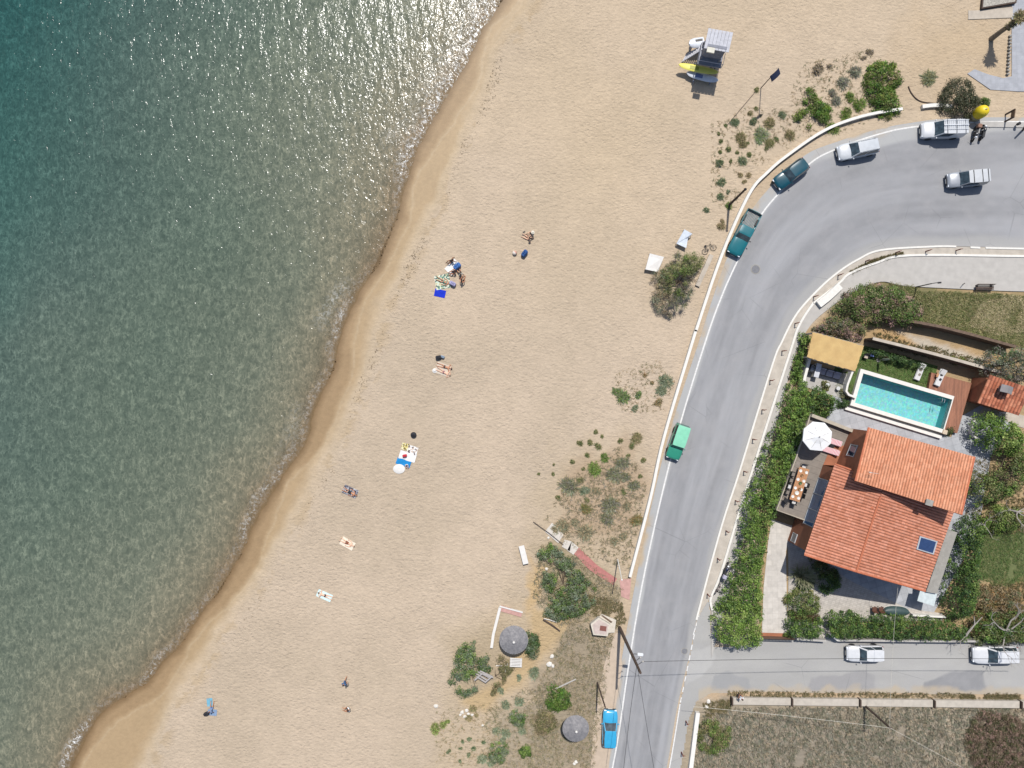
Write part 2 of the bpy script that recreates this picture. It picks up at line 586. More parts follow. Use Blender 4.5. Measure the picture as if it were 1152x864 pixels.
def pose_joints(pose):
    J = dict(pelvis=(0,0,.95), spine=(0,-.01,1.14), chest=(0,0,1.34), neck=(0,-.01,1.49), head=(0,.01,1.56))
    for s, n in ((-1, 'l'), (1, 'r')):
        J.update({'sh' + n: (s*.185, -.01, 1.415), 'el' + n: (s*.25, -.02, 1.13), 'wr' + n: (s*.27, .06, .89), 'pa' + n: (s*.27, .09, .80),
                  'hi' + n: (s*.095, 0, .90), 'kn' + n: (s*.105, .02, .49), 'an' + n: (s*.11, -.02, .08), 'to' + n: (s*.13, .17, .035)})
    up = Vector((0, 0, 1)); fw = Vector((0, 1, 0))
    if pose == 'hold':
        for s, n in ((-1, 'l'), (1, 'r')):
            J['el' + n] = (s*.24, .03, 1.13); J['wr' + n] = (s*.12, .27, 1.14); J['pa' + n] = (s*.085, .35, 1.16)
    if pose == 'walk':
        J['knl'] = (-.1, .18, .51); J['anl'] = (-.1, .28, .10); J['tol'] = (-.1, .46, .07)
        J['knr'] = (.1, -.06, .5); J['anr'] = (.1, -.36, .14); J['tor'] = (.1, -.2, .04)
        J['ell'] = (-.24, -.14, 1.14); J['wrl'] = (-.23, -.13, .9); J['pal'] = (-.23, -.12, .81)
        J['elr'] = (.24, .08, 1.14); J['wrr'] = (.22, .28, .98); J['par'] = (.21, .35, .92)
    if pose in ('supine', 'prone'):
        for s, n in ((-1, 'l'), (1, 'r')):
            J['el' + n] = (s*.33, -.03, 1.18); J['wr' + n] = (s*.36, .0, .94); J['pa' + n] = (s*.36, .0, .85)
            J['kn' + n] = (s*.13, .05, .49); J['an' + n] = (s*.16, 0, .08); J['to' + n] = (s*.2, .1, -.03)
        if pose == 'prone':
            for s, n in ((-1, 'l'), (1, 'r')):
                J['el' + n] = (s*.42, .03, 1.45); J['wr' + n] = (s*.2, .05, 1.62); J['pa' + n] = (s*.12, .06, 1.66)
                J['to' + n] = (s*.16, .02, -.06)
    if pose in ('sit', 'sit_long', 'sit_knees'):
        J.update(pelvis=(0,0,.13), spine=(0,-.07,.31), chest=(0,-.12,.51), neck=(0,-.12,.66), head=(0,-.09,.73))
        for s, n in ((-1, 'l'), (1, 'r')):
            J['sh' + n] = (s*.185, -.13, .585); J['hi' + n] = (s*.1, .03, .12)
            if pose == 'sit_long':
                J['kn' + n] = (s*.14, .45, .17); J['an' + n] = (s*.17, .86, .07); J['to' + n] = (s*.19, .9, .2)
            else:
                J['kn' + n] = (s*.16, .40, .42); J['an' + n] = (s*.14, .60, .08); J['to' + n] = (s*.15, .77, .035)
            if pose == 'sit_knees':
                J['el' + n] = (s*.27, .1, .38); J['wr' + n] = (s*.16, .33, .45); J['pa' + n] = (s*.08, .40, .47)
            else:
                J['el' + n] = (s*.27, -.27, .34); J['wr' + n] = (s*.28, -.4, .1); J['pa' + n] = (s*.29, -.43, .04)
    R = None
    if pose == 'supine': R = Matrix.Rotation(PI / 2, 3, 'X')
    if pose == 'prone': R = Matrix.Rotation(-PI / 2, 3, 'X')
    J = {k: Vector(v) for k, v in J.items()}
    if R is not None:
        off = Vector((0, .9 if pose == 'supine' else -.9, .135))
        J = {k: R @ v + off for k, v in J.items()}
        up = R @ up; fw = R @ fw
    return J, up, fw

RAD = dict(pelvis=.125, spine=.115, chest=.13, neck=.055, head=.055, sh=.062, el=.043, wr=.03, pa=.034, hi=.09, kn=.058, an=.04, to=.034)
BONES = [('pelvis','spine'),('spine','chest'),('chest','neck'),('neck','head')]
for _n in 'lr':
    BONES += [('chest','sh'+_n),('sh'+_n,'el'+_n),('el'+_n,'wr'+_n),('wr'+_n,'pa'+_n),('pelvis','hi'+_n),('hi'+_n,'kn'+_n),('kn'+_n,'an'+_n),('an'+_n,'to'+_n)]

def person(label, loc, rz, pose, skin='tan', hair=lin(40,28,22,.8), wear=(('shorts', lin(40,50,80)),), hat=None, scale=1.0, long_hair=False, group=None):
    J, up, fw = pose_joints(pose)
    names = list(J.keys()); ix = {k: i for i, k in enumerate(names)}
    me = bpy.data.meshes.new('tmp'); me.from_pydata([tuple(J[k]) for k in names], [(ix[a], ix[b]) for a, b in BONES], [])
    ob = bpy.data.objects.new('tmp', me); COL.objects.link(ob)
    sk = ob.modifiers.new('s', 'SKIN'); sk.use_smooth_shade = True; sk.branch_smoothing = .3
    for i, k in enumerate(names):
        r = RAD.get(k) or RAD[k[:2]]
        d = me.skin_vertices[0].data[i]; d.radius = (r, r * (.78 if k in ('pelvis','spine','chest') else 1)); d.use_root = (k == 'pelvis')
    ss = ob.modifiers.new('u', 'SUBSURF'); ss.levels = 1; ss.render_levels = 1
    dg = bpy.context.evaluated_depsgraph_get(); dg.update()
    ev = ob.evaluated_get(dg).to_mesh()
    mb = MB()
    V = [v.co.copy() for v in ev.vertices]; F = [tuple(p.vertices) for p in ev.polygons]
    N = [v.normal.copy() for v in ev.vertices]
    ob.evaluated_get(dg).to_mesh_clear()
    bpy.data.objects.remove(ob); bpy.data.meshes.remove(me)
    zmin = min(v.z for v in V)
    mb.add(V, F, 0)
    rt = fw.cross(up)
    B = Matrix((rt, fw, up)).transposed()      # local head axes: right, forward, up
    hc = J['head'] + up * .115 + fw * .012
    mb.ball(hc, (.077, .096, .118), 14, 0, B)
    hp = lambda x, y, z: hc + B @ Vector((x, y, z))
    mb.ball(hp(0, .1, -.015), (.014, .02, .022), 6, 0, B)            # nose
    for s in (-1, 1):
        mb.ball(hp(s*.078, -.005, 0), (.011, .024, .034), 6, 0, B)   # ears
        mb.ball(hp(s*.031, .082, .012), (.014, .011, .009), 6, 1, B) # eyes
    mb.ball(hp(0, .086, -.055), (.024, .009, .008), 6, 2, B)         # mouth
    for n in 'lr':                                                    # five fingers a hand
        w = J['wr' + n]; p = J['pa' + n]; d = (p - w).normalized()
        sd = d.cross(fw if abs(d.dot(fw)) < .8 else up).normalized()
        nn = sd.cross(d).normalized()
        for k, L in enumerate((.062, .074, .08, .072)):
            o = p - d * .02 + sd * (k - 1.5) * .019
            mb.tube([o, o + d * (.03 + L * .45), o + d * (.03 + L * .8) - nn * .012, o + d * (.03 + L) - nn * .032], [.009, .0085, .008, .006], 6, 0)
        s = 1 if n == 'l' else -1
        o = w + d * .02 + sd * .02 * s
        mb.tube([o, o + d * .03 + sd * .032 * s, o + d * .065 + sd * .04 * s - nn * .01], [.012, .010, .007], 6, 0)
    root = mb.build('person', [skin_mat(skin), M('eye_dark', (.03,.02,.015), .2), M('lips', lin(170,90,84,.8), .5)], smooth=True, angle=180)
    root.data.transform(Matrix.Translation((0, 0, -zmin)))
    root.location = loc; root.rotation_euler = (0, 0, rz); root.scale = (scale,) * 3
    tag(root, label, 'person', group)
    # clothing: shells grown from the body's own faces
    def near(c):
        best = 9; bb = None; bt = 0
        for a, b in BONES:
            A = J[a]; D = J[b] - A
            t = max(0, min(1, (c - A).dot(D) / D.length_squared)); d = (c - A - D * t).length
            if d < best: best, bb, bt = d, (a, b), t
        return bb, bt
    fb = []
    for f in F:
        c = sum((V[i] for i in f), Vector()) / len(f)
        fb.append(near(c))
    def want(kind, b, t):
        a, e = b
        if kind == 'shorts': return a == 'pelvis' and (e != 'spine' or t < .35) or (a.startswith('hi') and t < .55)
        if kind == 'briefs': return a == 'pelvis' and (e != 'spine' or t < .2) or (a.startswith('hi') and t < .12)
        if kind == 'trousers': return a == 'pelvis' and (e != 'spine' or t < .35) or a.startswith('hi') or (a.startswith('kn') and t < .9)
        if kind == 'shirt': return (a == 'pelvis' and e == 'spine') or a == 'spine' or (a == 'chest' and (e != 'neck' or t < .7)) or (a.startswith('sh') and t < .6)
        if kind == 'bikini_top': return (a == 'spine' and t > .62) or (a == 'chest' and e == 'neck' and t < .12)
        if kind == 'shoe': return a.startswith('an')
    for kind, col in wear:
        sel = [f for f, (b, t) in zip(F, fb) if want(kind, b, t)]
        used = sorted({i for f in sel for i in f}); mp = {i: k for k, i in enumerate(used)}
        if not sel: continue
        g = .014 if kind in ('shirt', 'trousers') else .009
        cb = MB().add([V[i] + N[i] * g - Vector((0, 0, zmin)) for i in used], [tuple(mp[i] for i in f) for f in sel])
        cb.build(kind, M('cloth_%d_%d_%d' % tuple(int(x * 999) for x in col), col, .85, var=.1, scale=14), root, smooth=True, angle=180, local=True)
    hb = MB(); o = Vector((0, 0, -zmin))
    def hair_pt(u, v):
        th = u * 2 * PI; ph = v * 1.9
        p = Vector((math.sin(ph) * math.cos(th) * .089, math.sin(ph) * math.sin(th) * .107 - .01, math.cos(ph) * .128 + .012))
        if p.y > .03 and p.z < .07: p = Vector((p.x * .75, min(p.y, .05) * .8, p.z * .6 + .05))
        return hc + B @ p + o
    hb.grid(hair_pt, 16, 7)
    if long_hair:
        hb.tube([hp(0, -.08, .02) + o, hp(0, -.13, -.1) + o, hp(0, -.13, -.24) + o], [.06, .055, .025], 8)
    hb.build('hair', M('hair_%d' % int(hair[0] * 9999), hair, .6, var=.25, scale=20), root, smooth=True, local=True)
    if hat:
        t = MB(); brim = [hc + B @ Vector((math.cos(a) * .2, math.sin(a) * .2, .06)) + o for a in np.linspace(0, 2 * PI, 21)[:-1]]
        t.lathe([(.19, .055), (.19, .06), (.095, .075), (.092, .12), (.075, .15), (.02, .158)], 20, hc + o, 0, 1, 1, B)
        t.build('hat', M('hat_%d' % int(hat[0] * 999), hat, .8), root, smooth=True, local=True)
    return root

# ------------------------------------------------------------------ vehicles
def car(name, label, cat, loc, rz, L, W, H, paint, hood=.24, belt=.95, wsb=.22, wst=.06, rrt=-.40, rrb=-.47, box=False, bed=None, roof=None,
        kids=True, rack=False, plate=True, rails=False, roof_tape=False, boxy=.0):
    """x forward. wsb/wst windscreen base/top, rrt/rrb rear window top/base, as fractions of the length"""
    root = thing(name, label, cat, loc, rz)
    hw = W / 2; R = .31 * min(1.15, H / 1.5); xf = L * .31; xr = -L * .29
    PT = paint; GL = M('car_glass', (.035, .052, .062), .05, var=.65, scale=2.2, spec=.6, coat=.3); TR = M('car_trim', (.02, .02, .022), .6)  # mottled grey-blue in the car glass paints in reflections
    RB = M('tyre_rubber', (.018, .018, .018), .85); RM = M('wheel_rim', (.45, .45, .46), .35, .8)
    # body loft
    NS = 44; prof = []
    for i in range(NS + 1):
        f = -.5 + i / NS; x = f * L
        e = max(0, (abs(f) - .40) / .10)
        e2 = max(0, (abs(f) - .33) / .17)
        pl = 1 - (.27 - .13 * boxy) * e2 ** 3
        if f > wsb: zt = belt - (belt - .74 * belt) * ((f - wsb) / (.5 - wsb)) ** 1.6 * .9
        else: zt = belt
        if f > .47: zt -= .10 * ((f - .47) / .03)
        if f < rrb: zt = belt - .04 - .25 * max(0, (-f - .485) / .015) * .3
        if bed and bed[0] < f < bed[1]: zt = .72
        zb = .22 + .10 * e
        for xw in (xf, xr):
            a = abs(x - xw)
            if a < R * 1.2: zb = max(zb, .05 + math.sqrt(max(0, (R * 1.2) ** 2 - a * a)) + R * .55)
        zb = min(zb, zt - .12)
        prof.append((x, hw * pl, zb, zt))
    def sec(x, w, zb, zt):
        z2 = zb + (zt - zb) * .55
        cr = .05 if not (bed and bed[0] < x / L < bed[1]) else 0
        h = [(w * .93, zb), (w, zb + (z2 - zb) * .35), (w, z2), (w * .975, zt - .06), (w * .9, zt), (w * .5, zt + cr * .9), (0, zt + cr * 1.15)]
        return [(x, a, z) for a, z in h] + [(x, -a, z) for a, z in h[-2::-1]]
    b = MB(); vs = []; fs = []; n = 13
    for p in prof: vs += sec(*p)
    for i in range(NS):
        for k in range(n - 1):
            fs.append((i * n + k, i * n + k + 1, (i + 1) * n + k + 1, (i + 1) * n + k))
    fs.append(tuple(range(n - 1, -1, -1))); fs.append(tuple(NS * n + k for k in range(n)))
    b.add(vs, fs); b.build('body', PT, root, smooth=True, angle=38, local=True)
    u = MB(); u.box((0, 0, .27), (L * .88, W * .8, .1)); u.build('underside', TR, root, local=True)
    # cabin
    xb0, xb1, xt0, xt1 = wsb * L, rrb * L, wst * L, rrt * L
    wb, wt = hw * (.91 + .04 * boxy), hw * (.72 + .14 * boxy); zb = belt - .01; zt = H - .035
    base = [(xb0, wb * .93), (xb0 - .12 * L * (xb0 - xt0) / L, wb), (xb1 + .03 * L, wb), (xb1, wb * .9)]
    top = [(xt0, wt * .93), (xt0 - .03 * L, wt), (xt1 + .03 * L, wt), (xt1, wt * .92)]
    bs = [(x, y, zb) for x, y in base] + [(x, -y, zb) for x, y in base[::-1]]
    ts = [(x, y, zt) for x, y in top] + [(x, -y, zt) for x, y in top[::-1]]
    c = MB(); c.add(bs + ts, [(i, (i + 1) % 8, 8 + (i + 1) % 8, 8 + i) for i in range(8)]); c.build('cabin', PT, root, local=True)
    def pane(nm, q, ins=.07, mat=GL, out=.012):
        q = [Vector(p) for p in q]; ce = sum(q, Vector()) / 4
        nrm = (q[1] - q[0]).cross(q[3] - q[0]).normalized()
        if nrm.dot(ce - Vector((0, 0, .8))) < 0: nrm = -nrm
        m = [p + (ce - p).normalized() * min(ins, (ce - p).length * .3) + nrm * out for p in q]
        k = [p - nrm * .006 for p in m]
        MB().add([*k, *m], [(4,5,6,7),(0,1,5,4),(1,2,6,5),(2,3,7,6),(3,0,4,7)]).build(nm, mat, root, local=True)
    B3 = lambda i: Vector(bs[i]); T3 = lambda i: Vector(ts[i])
    pane('windscreen', (B3(0), B3(7), T3(7), T3(0)), .05)
    pane('rear_window', (B3(3), B3(4), T3(4), T3(3)), .07)
    nwin = 1 if bed else 2
    for (i, j) in ((1, 2), (6, 5)):
        for k in range(nwin):
            if box and k == 1: continue
            f0, f1 = k / nwin, (k + 1) / nwin
            pane('side_window', (B3(i).lerp(B3(j), f0), B3(i).lerp(B3(j), f1), T3(i).lerp(T3(j), f1), T3(i).lerp(T3(j), f0)), .06)
    r = MB()
    def rf(u, v):
        x = xt0 + .02 * L * .3 + (xt1 - xt0 - .01 * L) * u; s = 2 * v - 1
        ed = 1 - (.14 - .08 * boxy) * (abs(2 * u - 1) ** 5)
        return (x, s * (wt + .015) * ed, H - .035 + .035 * (1 - s ** 4) * (1 - (2 * u - 1) ** 4) + .004)
    r.grid(rf, 10, 8); r.build('roof', roof or PT, root, smooth=True, angle=60, local=True)
    # wheels
    for (x, s) in ((xf, 1), (xf, -1), (xr, 1), (xr, -1)):
        Mx = Matrix.Rotation(PI / 2, 3, 'X'); cy = s * (hw - .1)
        w = MB(); w.lathe([(R * .62, -.1), (R * .92, -.1), (R, -.07), (R, .07), (R * .92, .1), (R * .62, .1)], 20, (x, cy, R), 0, 1, 1, Mx)
        wo = w.build('wheel', RB, root, smooth=True, local=True)
        q = MB(); q.lathe([(R * .62, -.085), (R * .55, -.1 * s * -1 * 0 + -.06), (R * .15, -.08), (R * .15, .08), (R * .55, .06), (R * .62, .085)], 14, (x, cy, R), 0, 1, 1, Mx)
        q.build('rim', RM, wo, smooth=True, local=True)
    zl = prof[-2][3]
    for s in (-1, 1):
        h = MB(); h.box((L * .485, s * hw * .66, .60 * belt + .08), (.12, W * .17, .12), s * -.18, bev=.02); h.build('headlight', M('lamp_glass', (.75, .77, .8), .1, var=.03), root, local=True)
        h = MB(); h.box((-L * .492, s * hw * .74, .72), (.06, W * .12, .2), 0, bev=.02); h.build('tail_light', M('tail_red', lin(150,20,18,.8), .15, var=.05), root, local=True)
        h = MB(); h.box((xb0 - .04 * L, s * (hw + .09), belt + .05), (.1, .17, .12), s * .15, bev=.03); h.build('mirror', PT if not bed else TR, root, local=True)
        if rails:
            h = MB(); h.tube([(xt0 - .06 * L, s * wt * .93, H - .01), (xt0 - .08 * L, s * wt * .93, H + .035), (xt1 + .06 * L, s * wt * .93, H + .035), (xt1 + .04 * L, s * wt * .93, H - .01)], .014, 6); h.build('roof_rail', TR, root, local=True)
    g = MB(); g.box((L * .497, 0, .5), (.03, W * .62, .16), bev=.01); g.box((L * .5, 0, .34), (.05, W * .8, .1), bev=.02); g.build('grille', TR, root, local=True)
    g = MB(); g.box((-L * .5, 0, .36), (.07, W * .86, .16), bev=.03); g.build('bumper', TR if bed or boxy else PT, root, local=True)
    if plate:
        g = MB(); g.box((L * .515, 0, .44), (.012, .5, .11)); g.build('number_plate', M('plate_white', (.75, .75, .73), .5), root, local=True)
    wpr = MB()
    for y in (-.28, .28):
        wpr.tube([(xb0 - .01, y * W, zb + .03), (xb0 * .8 + xt0 * .2, y * W * .3 + .1, zb + (zt - zb) * .2 + .035)], .009, 5)
    wpr.build('wiper', TR, root, local=True)
    if bed:
        for s in (-1, 1):
            h = MB(); h.box(((bed[0] + bed[1]) / 2 * L, s * (hw - .05), .88), ((bed[1] - bed[0]) * L, .07, .36), bev=.02); h.build('bed_side', PT, root, local=True)
            h = MB(); h.box((xr, s * (hw - .16), .79), (R * 2.3, .22, .18), bev=.05); h.build('wheel_arch', TR, root, local=True)
        h = MB(); h.box((bed[0] * L - .03, 0, .88), (.07, W - .06, .36), bev=.02); h.build('tailgate', TR, root, local=True)
        h = MB()
        for k in range(9): h.box(((bed[0] + bed[1]) / 2 * L, (k - 4) * W * .088, .745), ((bed[1] - bed[0]) * L * .98, W * .06, .035))
        h.build('bed_floor', M('bed_grey', lin(150,142,138,.7), .7, var=.25), root, local=True)
    if roof_tape:
        for fx in (.2, .62, .9):
            h = MB(); x = xt0 + (xt1 - xt0) * fx; h.box((x, 0, H + .03), (.06, wt * 1.96, .03)); h.build('roof_bar', TR, root, local=True)
    if rack:
        h = MB(); z = H + .1
        x0, x1 = xt0 - .0 * L, xt1 + .0 * L
        for y in (-.66, -.16, -.1, .34): h.tube([(x0 + .1, y, z), (x1, y, z)], .028, 6)
        for k in range(12):
            x = x0 + (x1 - x0) * (k + .5) / 12
            h.tube([(x, -.66, z), (x, -.16, z)], .018, 5); h.tube([(x, -.1, z + .0), (x, .34, z)], .018, 5)
        h.build('ladder_rack', M('alu', (.7, .71, .72), .35, .6), root, local=True)
        h = MB()
        for fx in (.12, .5, .88):
            x = x0 + (x1 - x0) * fx; h.tube([(x, -wt, H - .02), (x, -wt, H + .06), (x, wt, H + .06), (x, wt, H - .02)], .022, 6)
        h.build('roof_bar', TR, root, local=True)
    return root

def paint(name, col, metal=.0, rough=.28):
    t = NT(name)
    f = t.noise(2.5, 4)
    t.set(Base__Color=t.ramp(f, [(.3, tuple(x * .93 for x in col)), (.7, tuple(min(1, x * 1.05) for x in col))]), Roughness=rough, Metallic=metal)
    t.b.inputs['Coat Weight'].default_value = .6; t.b.inputs['Coat Roughness'].default_value = .06
    return t.m

def motorbike(name, label, loc, rz, body, box=None, group=None):
    root = thing(name, label, 'motorbike', loc, rz, group)
    RB = M('tyre_rubber', (.018, .018, .018), .85); TR = M('car_trim', (.02, .02, .022), .6); CH = M('chrome', (.6, .6, .6), .25, 1.0)
    Mx = Matrix.Rotation(PI / 2, 3, 'X')
    for x in (.68, -.64):
        w = MB(); w.lathe([(.2, -.05), (.27, -.05), (.3, -.02), (.3, .02), (.27, .05), (.2, .05)], 20, (x, 0, .3), 0, 1, 1, Mx); wo = w.build('wheel', RB, root, smooth=True, local=True)
        w = MB()
        for k in range(5):
            a = 2 * PI * k / 5; w.tube([(x, 0, .3), (x + math.cos(a) * .21, 0, .3 + math.sin(a) * .21)], .018, 5)
        w.build('rim', CH, wo, local=True)
    b = MB()
    for s in (-1, 1): b.tube([(.68, s * .08, .3), (.5, s * .08, .78), (.44, s * .08, .95)], .025, 6)
    b.build('fork', CH, root, local=True)
    b = MB(); b.tube([(.4, 0, .85), (.1, 0, .62), (-.3, 0, .6), (-.64, 0, .3)], [.06, .11, .09, .04], 8); b.build('frame', TR, root, smooth=True, local=True)
    b = MB(); b.box((.02, 0, .4), (.42, .3, .32), bev=.06); b.build('engine', TR, root, local=True)
    b = MB(); b.ball((.2, 0, .84), (.28, .17, .14), 12); b.build('fuel_tank', body, root, smooth=True, local=True)
    b = MB(); b.box((-.32, 0, .8), (.72, .28, .12), bev=.06); b.build('seat', TR, root, local=True)
    b = MB(); b.tube([(.36, -.4, 1.02), (.46, -.2, 1.0), (.46, .2, 1.0), (.36, .4, 1.02)], .02, 6); b.build('handlebar', TR, root, local=True)
    b = MB(); b.ball((.56, 0, .86), (.1, .12, .12), 10); b.build('headlight', M('lamp_glass', (.75, .77, .8), .1, var=.03), root, smooth=True, local=True)
    b = MB(); b.box((-.6, 0, .66), (.42, .2, .06), 0, bev=.03); b.build('mudguard', body, root, local=True)
    if box is not None:
        b = MB(); b.box((-.66, 0, 1.0), (.44, .46, .36), bev=.06); b.build('top_box', box, root, local=True)
    return root

def bicycle(name, label, loc, rz, col, lying=False):
    root = thing(name, label, 'bicycle', loc, rz)
    RB = M('tyre_rubber', (.018, .018, .018), .85); CH = M('chrome', (.6, .6, .6), .25, 1.0)
    def T(x, y, z):
        return (x, z * .96 + y * .2, .06 + y + z * .12) if lying else (x, y + z * .08, z)
    for x in (.52, -.52):
        w = MB(); ring = [T(x + math.cos(a) * .33, 0, .34 + math.sin(a) * .33) for a in np.linspace(0, 2 * PI, 29)]
        w.tube(ring, .022, 6, cap=False); wo = w.build('wheel', RB, root, smooth=True, local=True)
        w = MB()
        for k in range(10):
            a = PI * 2 * k / 10; w.tube([T(x, 0, .34), T(x + math.cos(a) * .32, 0, .34 + math.sin(a) * .32)], .005, 4)
        w.build('spoke', CH, wo, local=True)
    b = MB()
    for p, q in (((-.12,.3),(.36,.82)), ((-.2,.86),(.36,.84)), ((-.12,.3),(-.22,.9)), ((-.12,.3),(-.52,.34)), ((-.52,.34),(-.2,.84)), ((.36,.92),(.52,.34))):
        b.tube([T(p[0], 0, p[1]), T(q[0], 0, q[1])], .022, 6)
    b.build('frame', col, root, local=True)
    b = MB(); b.tube([T(.4, -.3, 1.0), T(.34, -.12, .98), T(.34, .12, .98), T(.4, .3, 1.0)], .017, 6); b.build('handlebar', RB, root, local=True)
    b = MB(); b.box(T(-.24, 0, .93), (.26, .14, .06), bev=.03); b.build('saddle', RB, root, local=True)
    b = MB(); b.tube([T(-.12, -.09, .3), T(-.04, -.1, .18)], .014, 5); b.tube([T(-.12, .09, .3), T(-.2, .1, .42)], .014, 5); b.build('crank', CH, root, local=True)
    return root
# ================================================================== camera, light, world
cam = bpy.data.cameras.new('camera'); camo = bpy.data.objects.new('camera', cam); COL.objects.link(camo)
camo.location = (0, 0, HCAM); camo.rotation_euler = (0, 0, 0)
cam.sensor_width = 36; cam.lens = 25.0; cam.clip_end = 3000; cam.clip_start = .5
SC.camera = camo
EL = math.radians(61); sv = Vector((.075, 1, 0)).normalized()
sdir = Vector((sv.x * math.cos(EL), sv.y * math.cos(EL), math.sin(EL)))
sun = bpy.data.lights.new('sun', 'SUN'); sun.energy = 4.2; sun.angle = math.radians(.53); sun.color = (1, .965, .91)
so = bpy.data.objects.new('sun', sun); COL.objects.link(so)
so.rotation_euler = sdir.to_track_quat('Z', 'Y').to_euler(); so.location = (0, 0, 120)
w = bpy.data.worlds.new('World'); SC.world = w; w.use_nodes = True
nt = w.node_tree; bg = nt.nodes['Background']; sky = nt.nodes.new('ShaderNodeTexSky')
sky.sky_type = 'NISHITA'; sky.sun_disc = False; sky.sun_elevation = EL
sky.sun_rotation = math.atan2(sv.x, sv.y)
sky.air_density = 1.0; sky.dust_density = 1.2
nt.links.new(sky.outputs[0], bg.inputs[0]); bg.inputs[1].default_value = .10
SC.view_settings.view_transform = 'Standard'; SC.view_settings.look = 'None'
SC.view_settings.exposure = .32; SC.view_settings.gamma = 1.0
SC.render.engine = 'CYCLES'
SC.cycles.max_bounces = 6; SC.cycles.transparent_max_bounces = 8; SC.cycles.use_denoising = True

LEAF = Mcol('leaf', .55, .18, 9.0, .22)
BARK = M('bark', lin(112, 96, 80, .6), .9, var=.3, scale=8, bump=.5)
KA = .60           # photo colour of a sunlit surface -> base colour

# ================================================================== ground, sea
SHORE = [(-260,1560),(-60,1150),(40,960),(85,864),(105,817),(120,796),(165,768),(195,735),(228,690),(265,632),(302,562),(345,497),(362,447),(383,385),
         (415,310),(445,245),(470,165),(500,115),(535,55),(562,0),(620,-110),(760,-420),(1200,-1500)]
SHW = [tuple(P(*p)[:2]) for p in SHORE]
WETB = [(-150,1500),(60,1100),(160,864),(188,802),(232,732),(300,630),(350,545),(385,478),(408,420),(432,345),(466,270),(497,205),(528,135),(556,62),(592,0),(660,-130),(800,-420),(1240,-1500)]
WTW = [tuple(P(*p)[:2]) for p in WETB]
def axis(lo, hi, st, far):
    a = np.arange(lo, hi + st / 2, st)
    e = []; s = st; x = hi
    while x < far:
        s *= 1.5; x += s; e.append(x)
    e = np.array(e)
    return np.concatenate([(lo - (e - hi))[::-1], a, e])
def edge_noise(X, Y, amp):
    return (fbm(X, Y, 6.0, 4) - .5) * 2 * amp
gx = axis(-62, 62, .2, 900); gy = axis(-48, 48, .2, 900)
X, Y = np.meshgrid(gx, gy)
D = seg_dist(X, Y, SHW, True)
Dn = D + edge_noise(X, Y, 1.0) * np.clip(1 - np.abs(D) / 8, 0, 1)
Z = np.where(D < 0, -.15 + .06 * np.maximum(Dn, -90), -.15 + .15 * np.clip(Dn / 6.5, 0, 1) ** .8)
BAR = [(640,1000),(672,864),(700,690),(708,648),(731,559),(746,492),(779,381),(783,369),(804,306),(823,258),(844,215),(862,195),(883,177),(926,148),(969,132),(1013,124),(1060,121),(1152,128),(1400,130)]
BARW = [tuple(P(*p)[:2]) for p in BAR]
rd = seg_dist(X, Y, BARW, True)      # + on the road side
Z = np.where(D > 6, -.04 * fbm(X, Y, 1.3, 3) * np.clip((D - 6) / 4, 0, 1) + 0, Z)
Z = np.where(rd > -.3, -.03, Z)
# base colours of the ground: dry sand, damp sand, dusty soil, dry field
def mixc(c, col, f):
    f = np.clip(f, 0, 1)[..., None]
    return c * (1 - f) + np.array(col) * f
sand = np.array(lin(213,193,169,KA))
CC = np.ones(X.shape + (3,)) * sand
CC = mixc(CC, lin(205,186,162,KA), (fbm(X, Y, 9, 3) - .42) * 3)
CC = mixc(CC, lin(215,193,162,KA), np.clip((Y - 2) / 40, 0, .6) * fbm(X, Y, 14, 2) * 1.3)
Wd = .45 + seg_dist(X, Y, WTW, True) + edge_noise(X, Y, .8) + (fbm(X, Y, .8, 2) - .5) * .5
sw_ = .5 + 2.2 * np.clip(vnoise(X, Y, 7) - .25, 0, 1)
CC = mixc(CC, lin(202,180,148,KA), np.clip(.6 - (Wd - .6) / (sw_ * 1.6), 0, 1) * .8)
CC = mixc(CC, lin(188,162,126,KA), np.clip(.4 - Wd / sw_, 0, 1))
arc = .7 + 1.5 * np.abs(np.sin((X * .35 + Y * .94) / 7.5 + 3 * vnoise(X, Y, 16))) + (fbm(X, Y, 1.5, 2) - .5) * .5
CC = mixc(CC, lin(166,138,103,KA), np.clip((arc - Dn) / .5, 0, 1) * .75)
CC = mixc(CC, lin(206,186,156,KA), np.clip(1 - np.abs(Dn - arc - .1) / .12, 0, 1) * .4)
CC = mixc(CC, lin(140,114,82,KA), np.clip((.7 - Dn) / .7, 0, 1))
CC = mixc(CC, lin(196,172,138,KA), np.clip(1 - np.abs(Wd - 1.4) / 1.2, 0, 1) * (fbm(X, Y, 1.2, 3) > .55) * .55)
def zone(poly, col, soft=1.2, rag=1.5, amt=1.0, s=3.0):
    global CC
    pw = [tuple(P(*p)[:2]) for p in poly]
    b = (min(p[0] for p in pw) - 4, max(p[0] for p in pw) + 4, min(p[1] for p in pw) - 4, max(p[1] for p in pw) + 4)
    m = (X > b[0]) & (X < b[1]) & (Y > b[2]) & (Y < b[3])
    if not m.any(): return
    sd = poly_sd(X[m], Y[m], pw) + (fbm(X[m], Y[m], s, 4) - .5) * 2 * rag
    f = np.clip(.5 + sd / soft, 0, 1)[:, None] * amt
    CC[m] = CC[m] * (1 - f) + np.array(col) * f
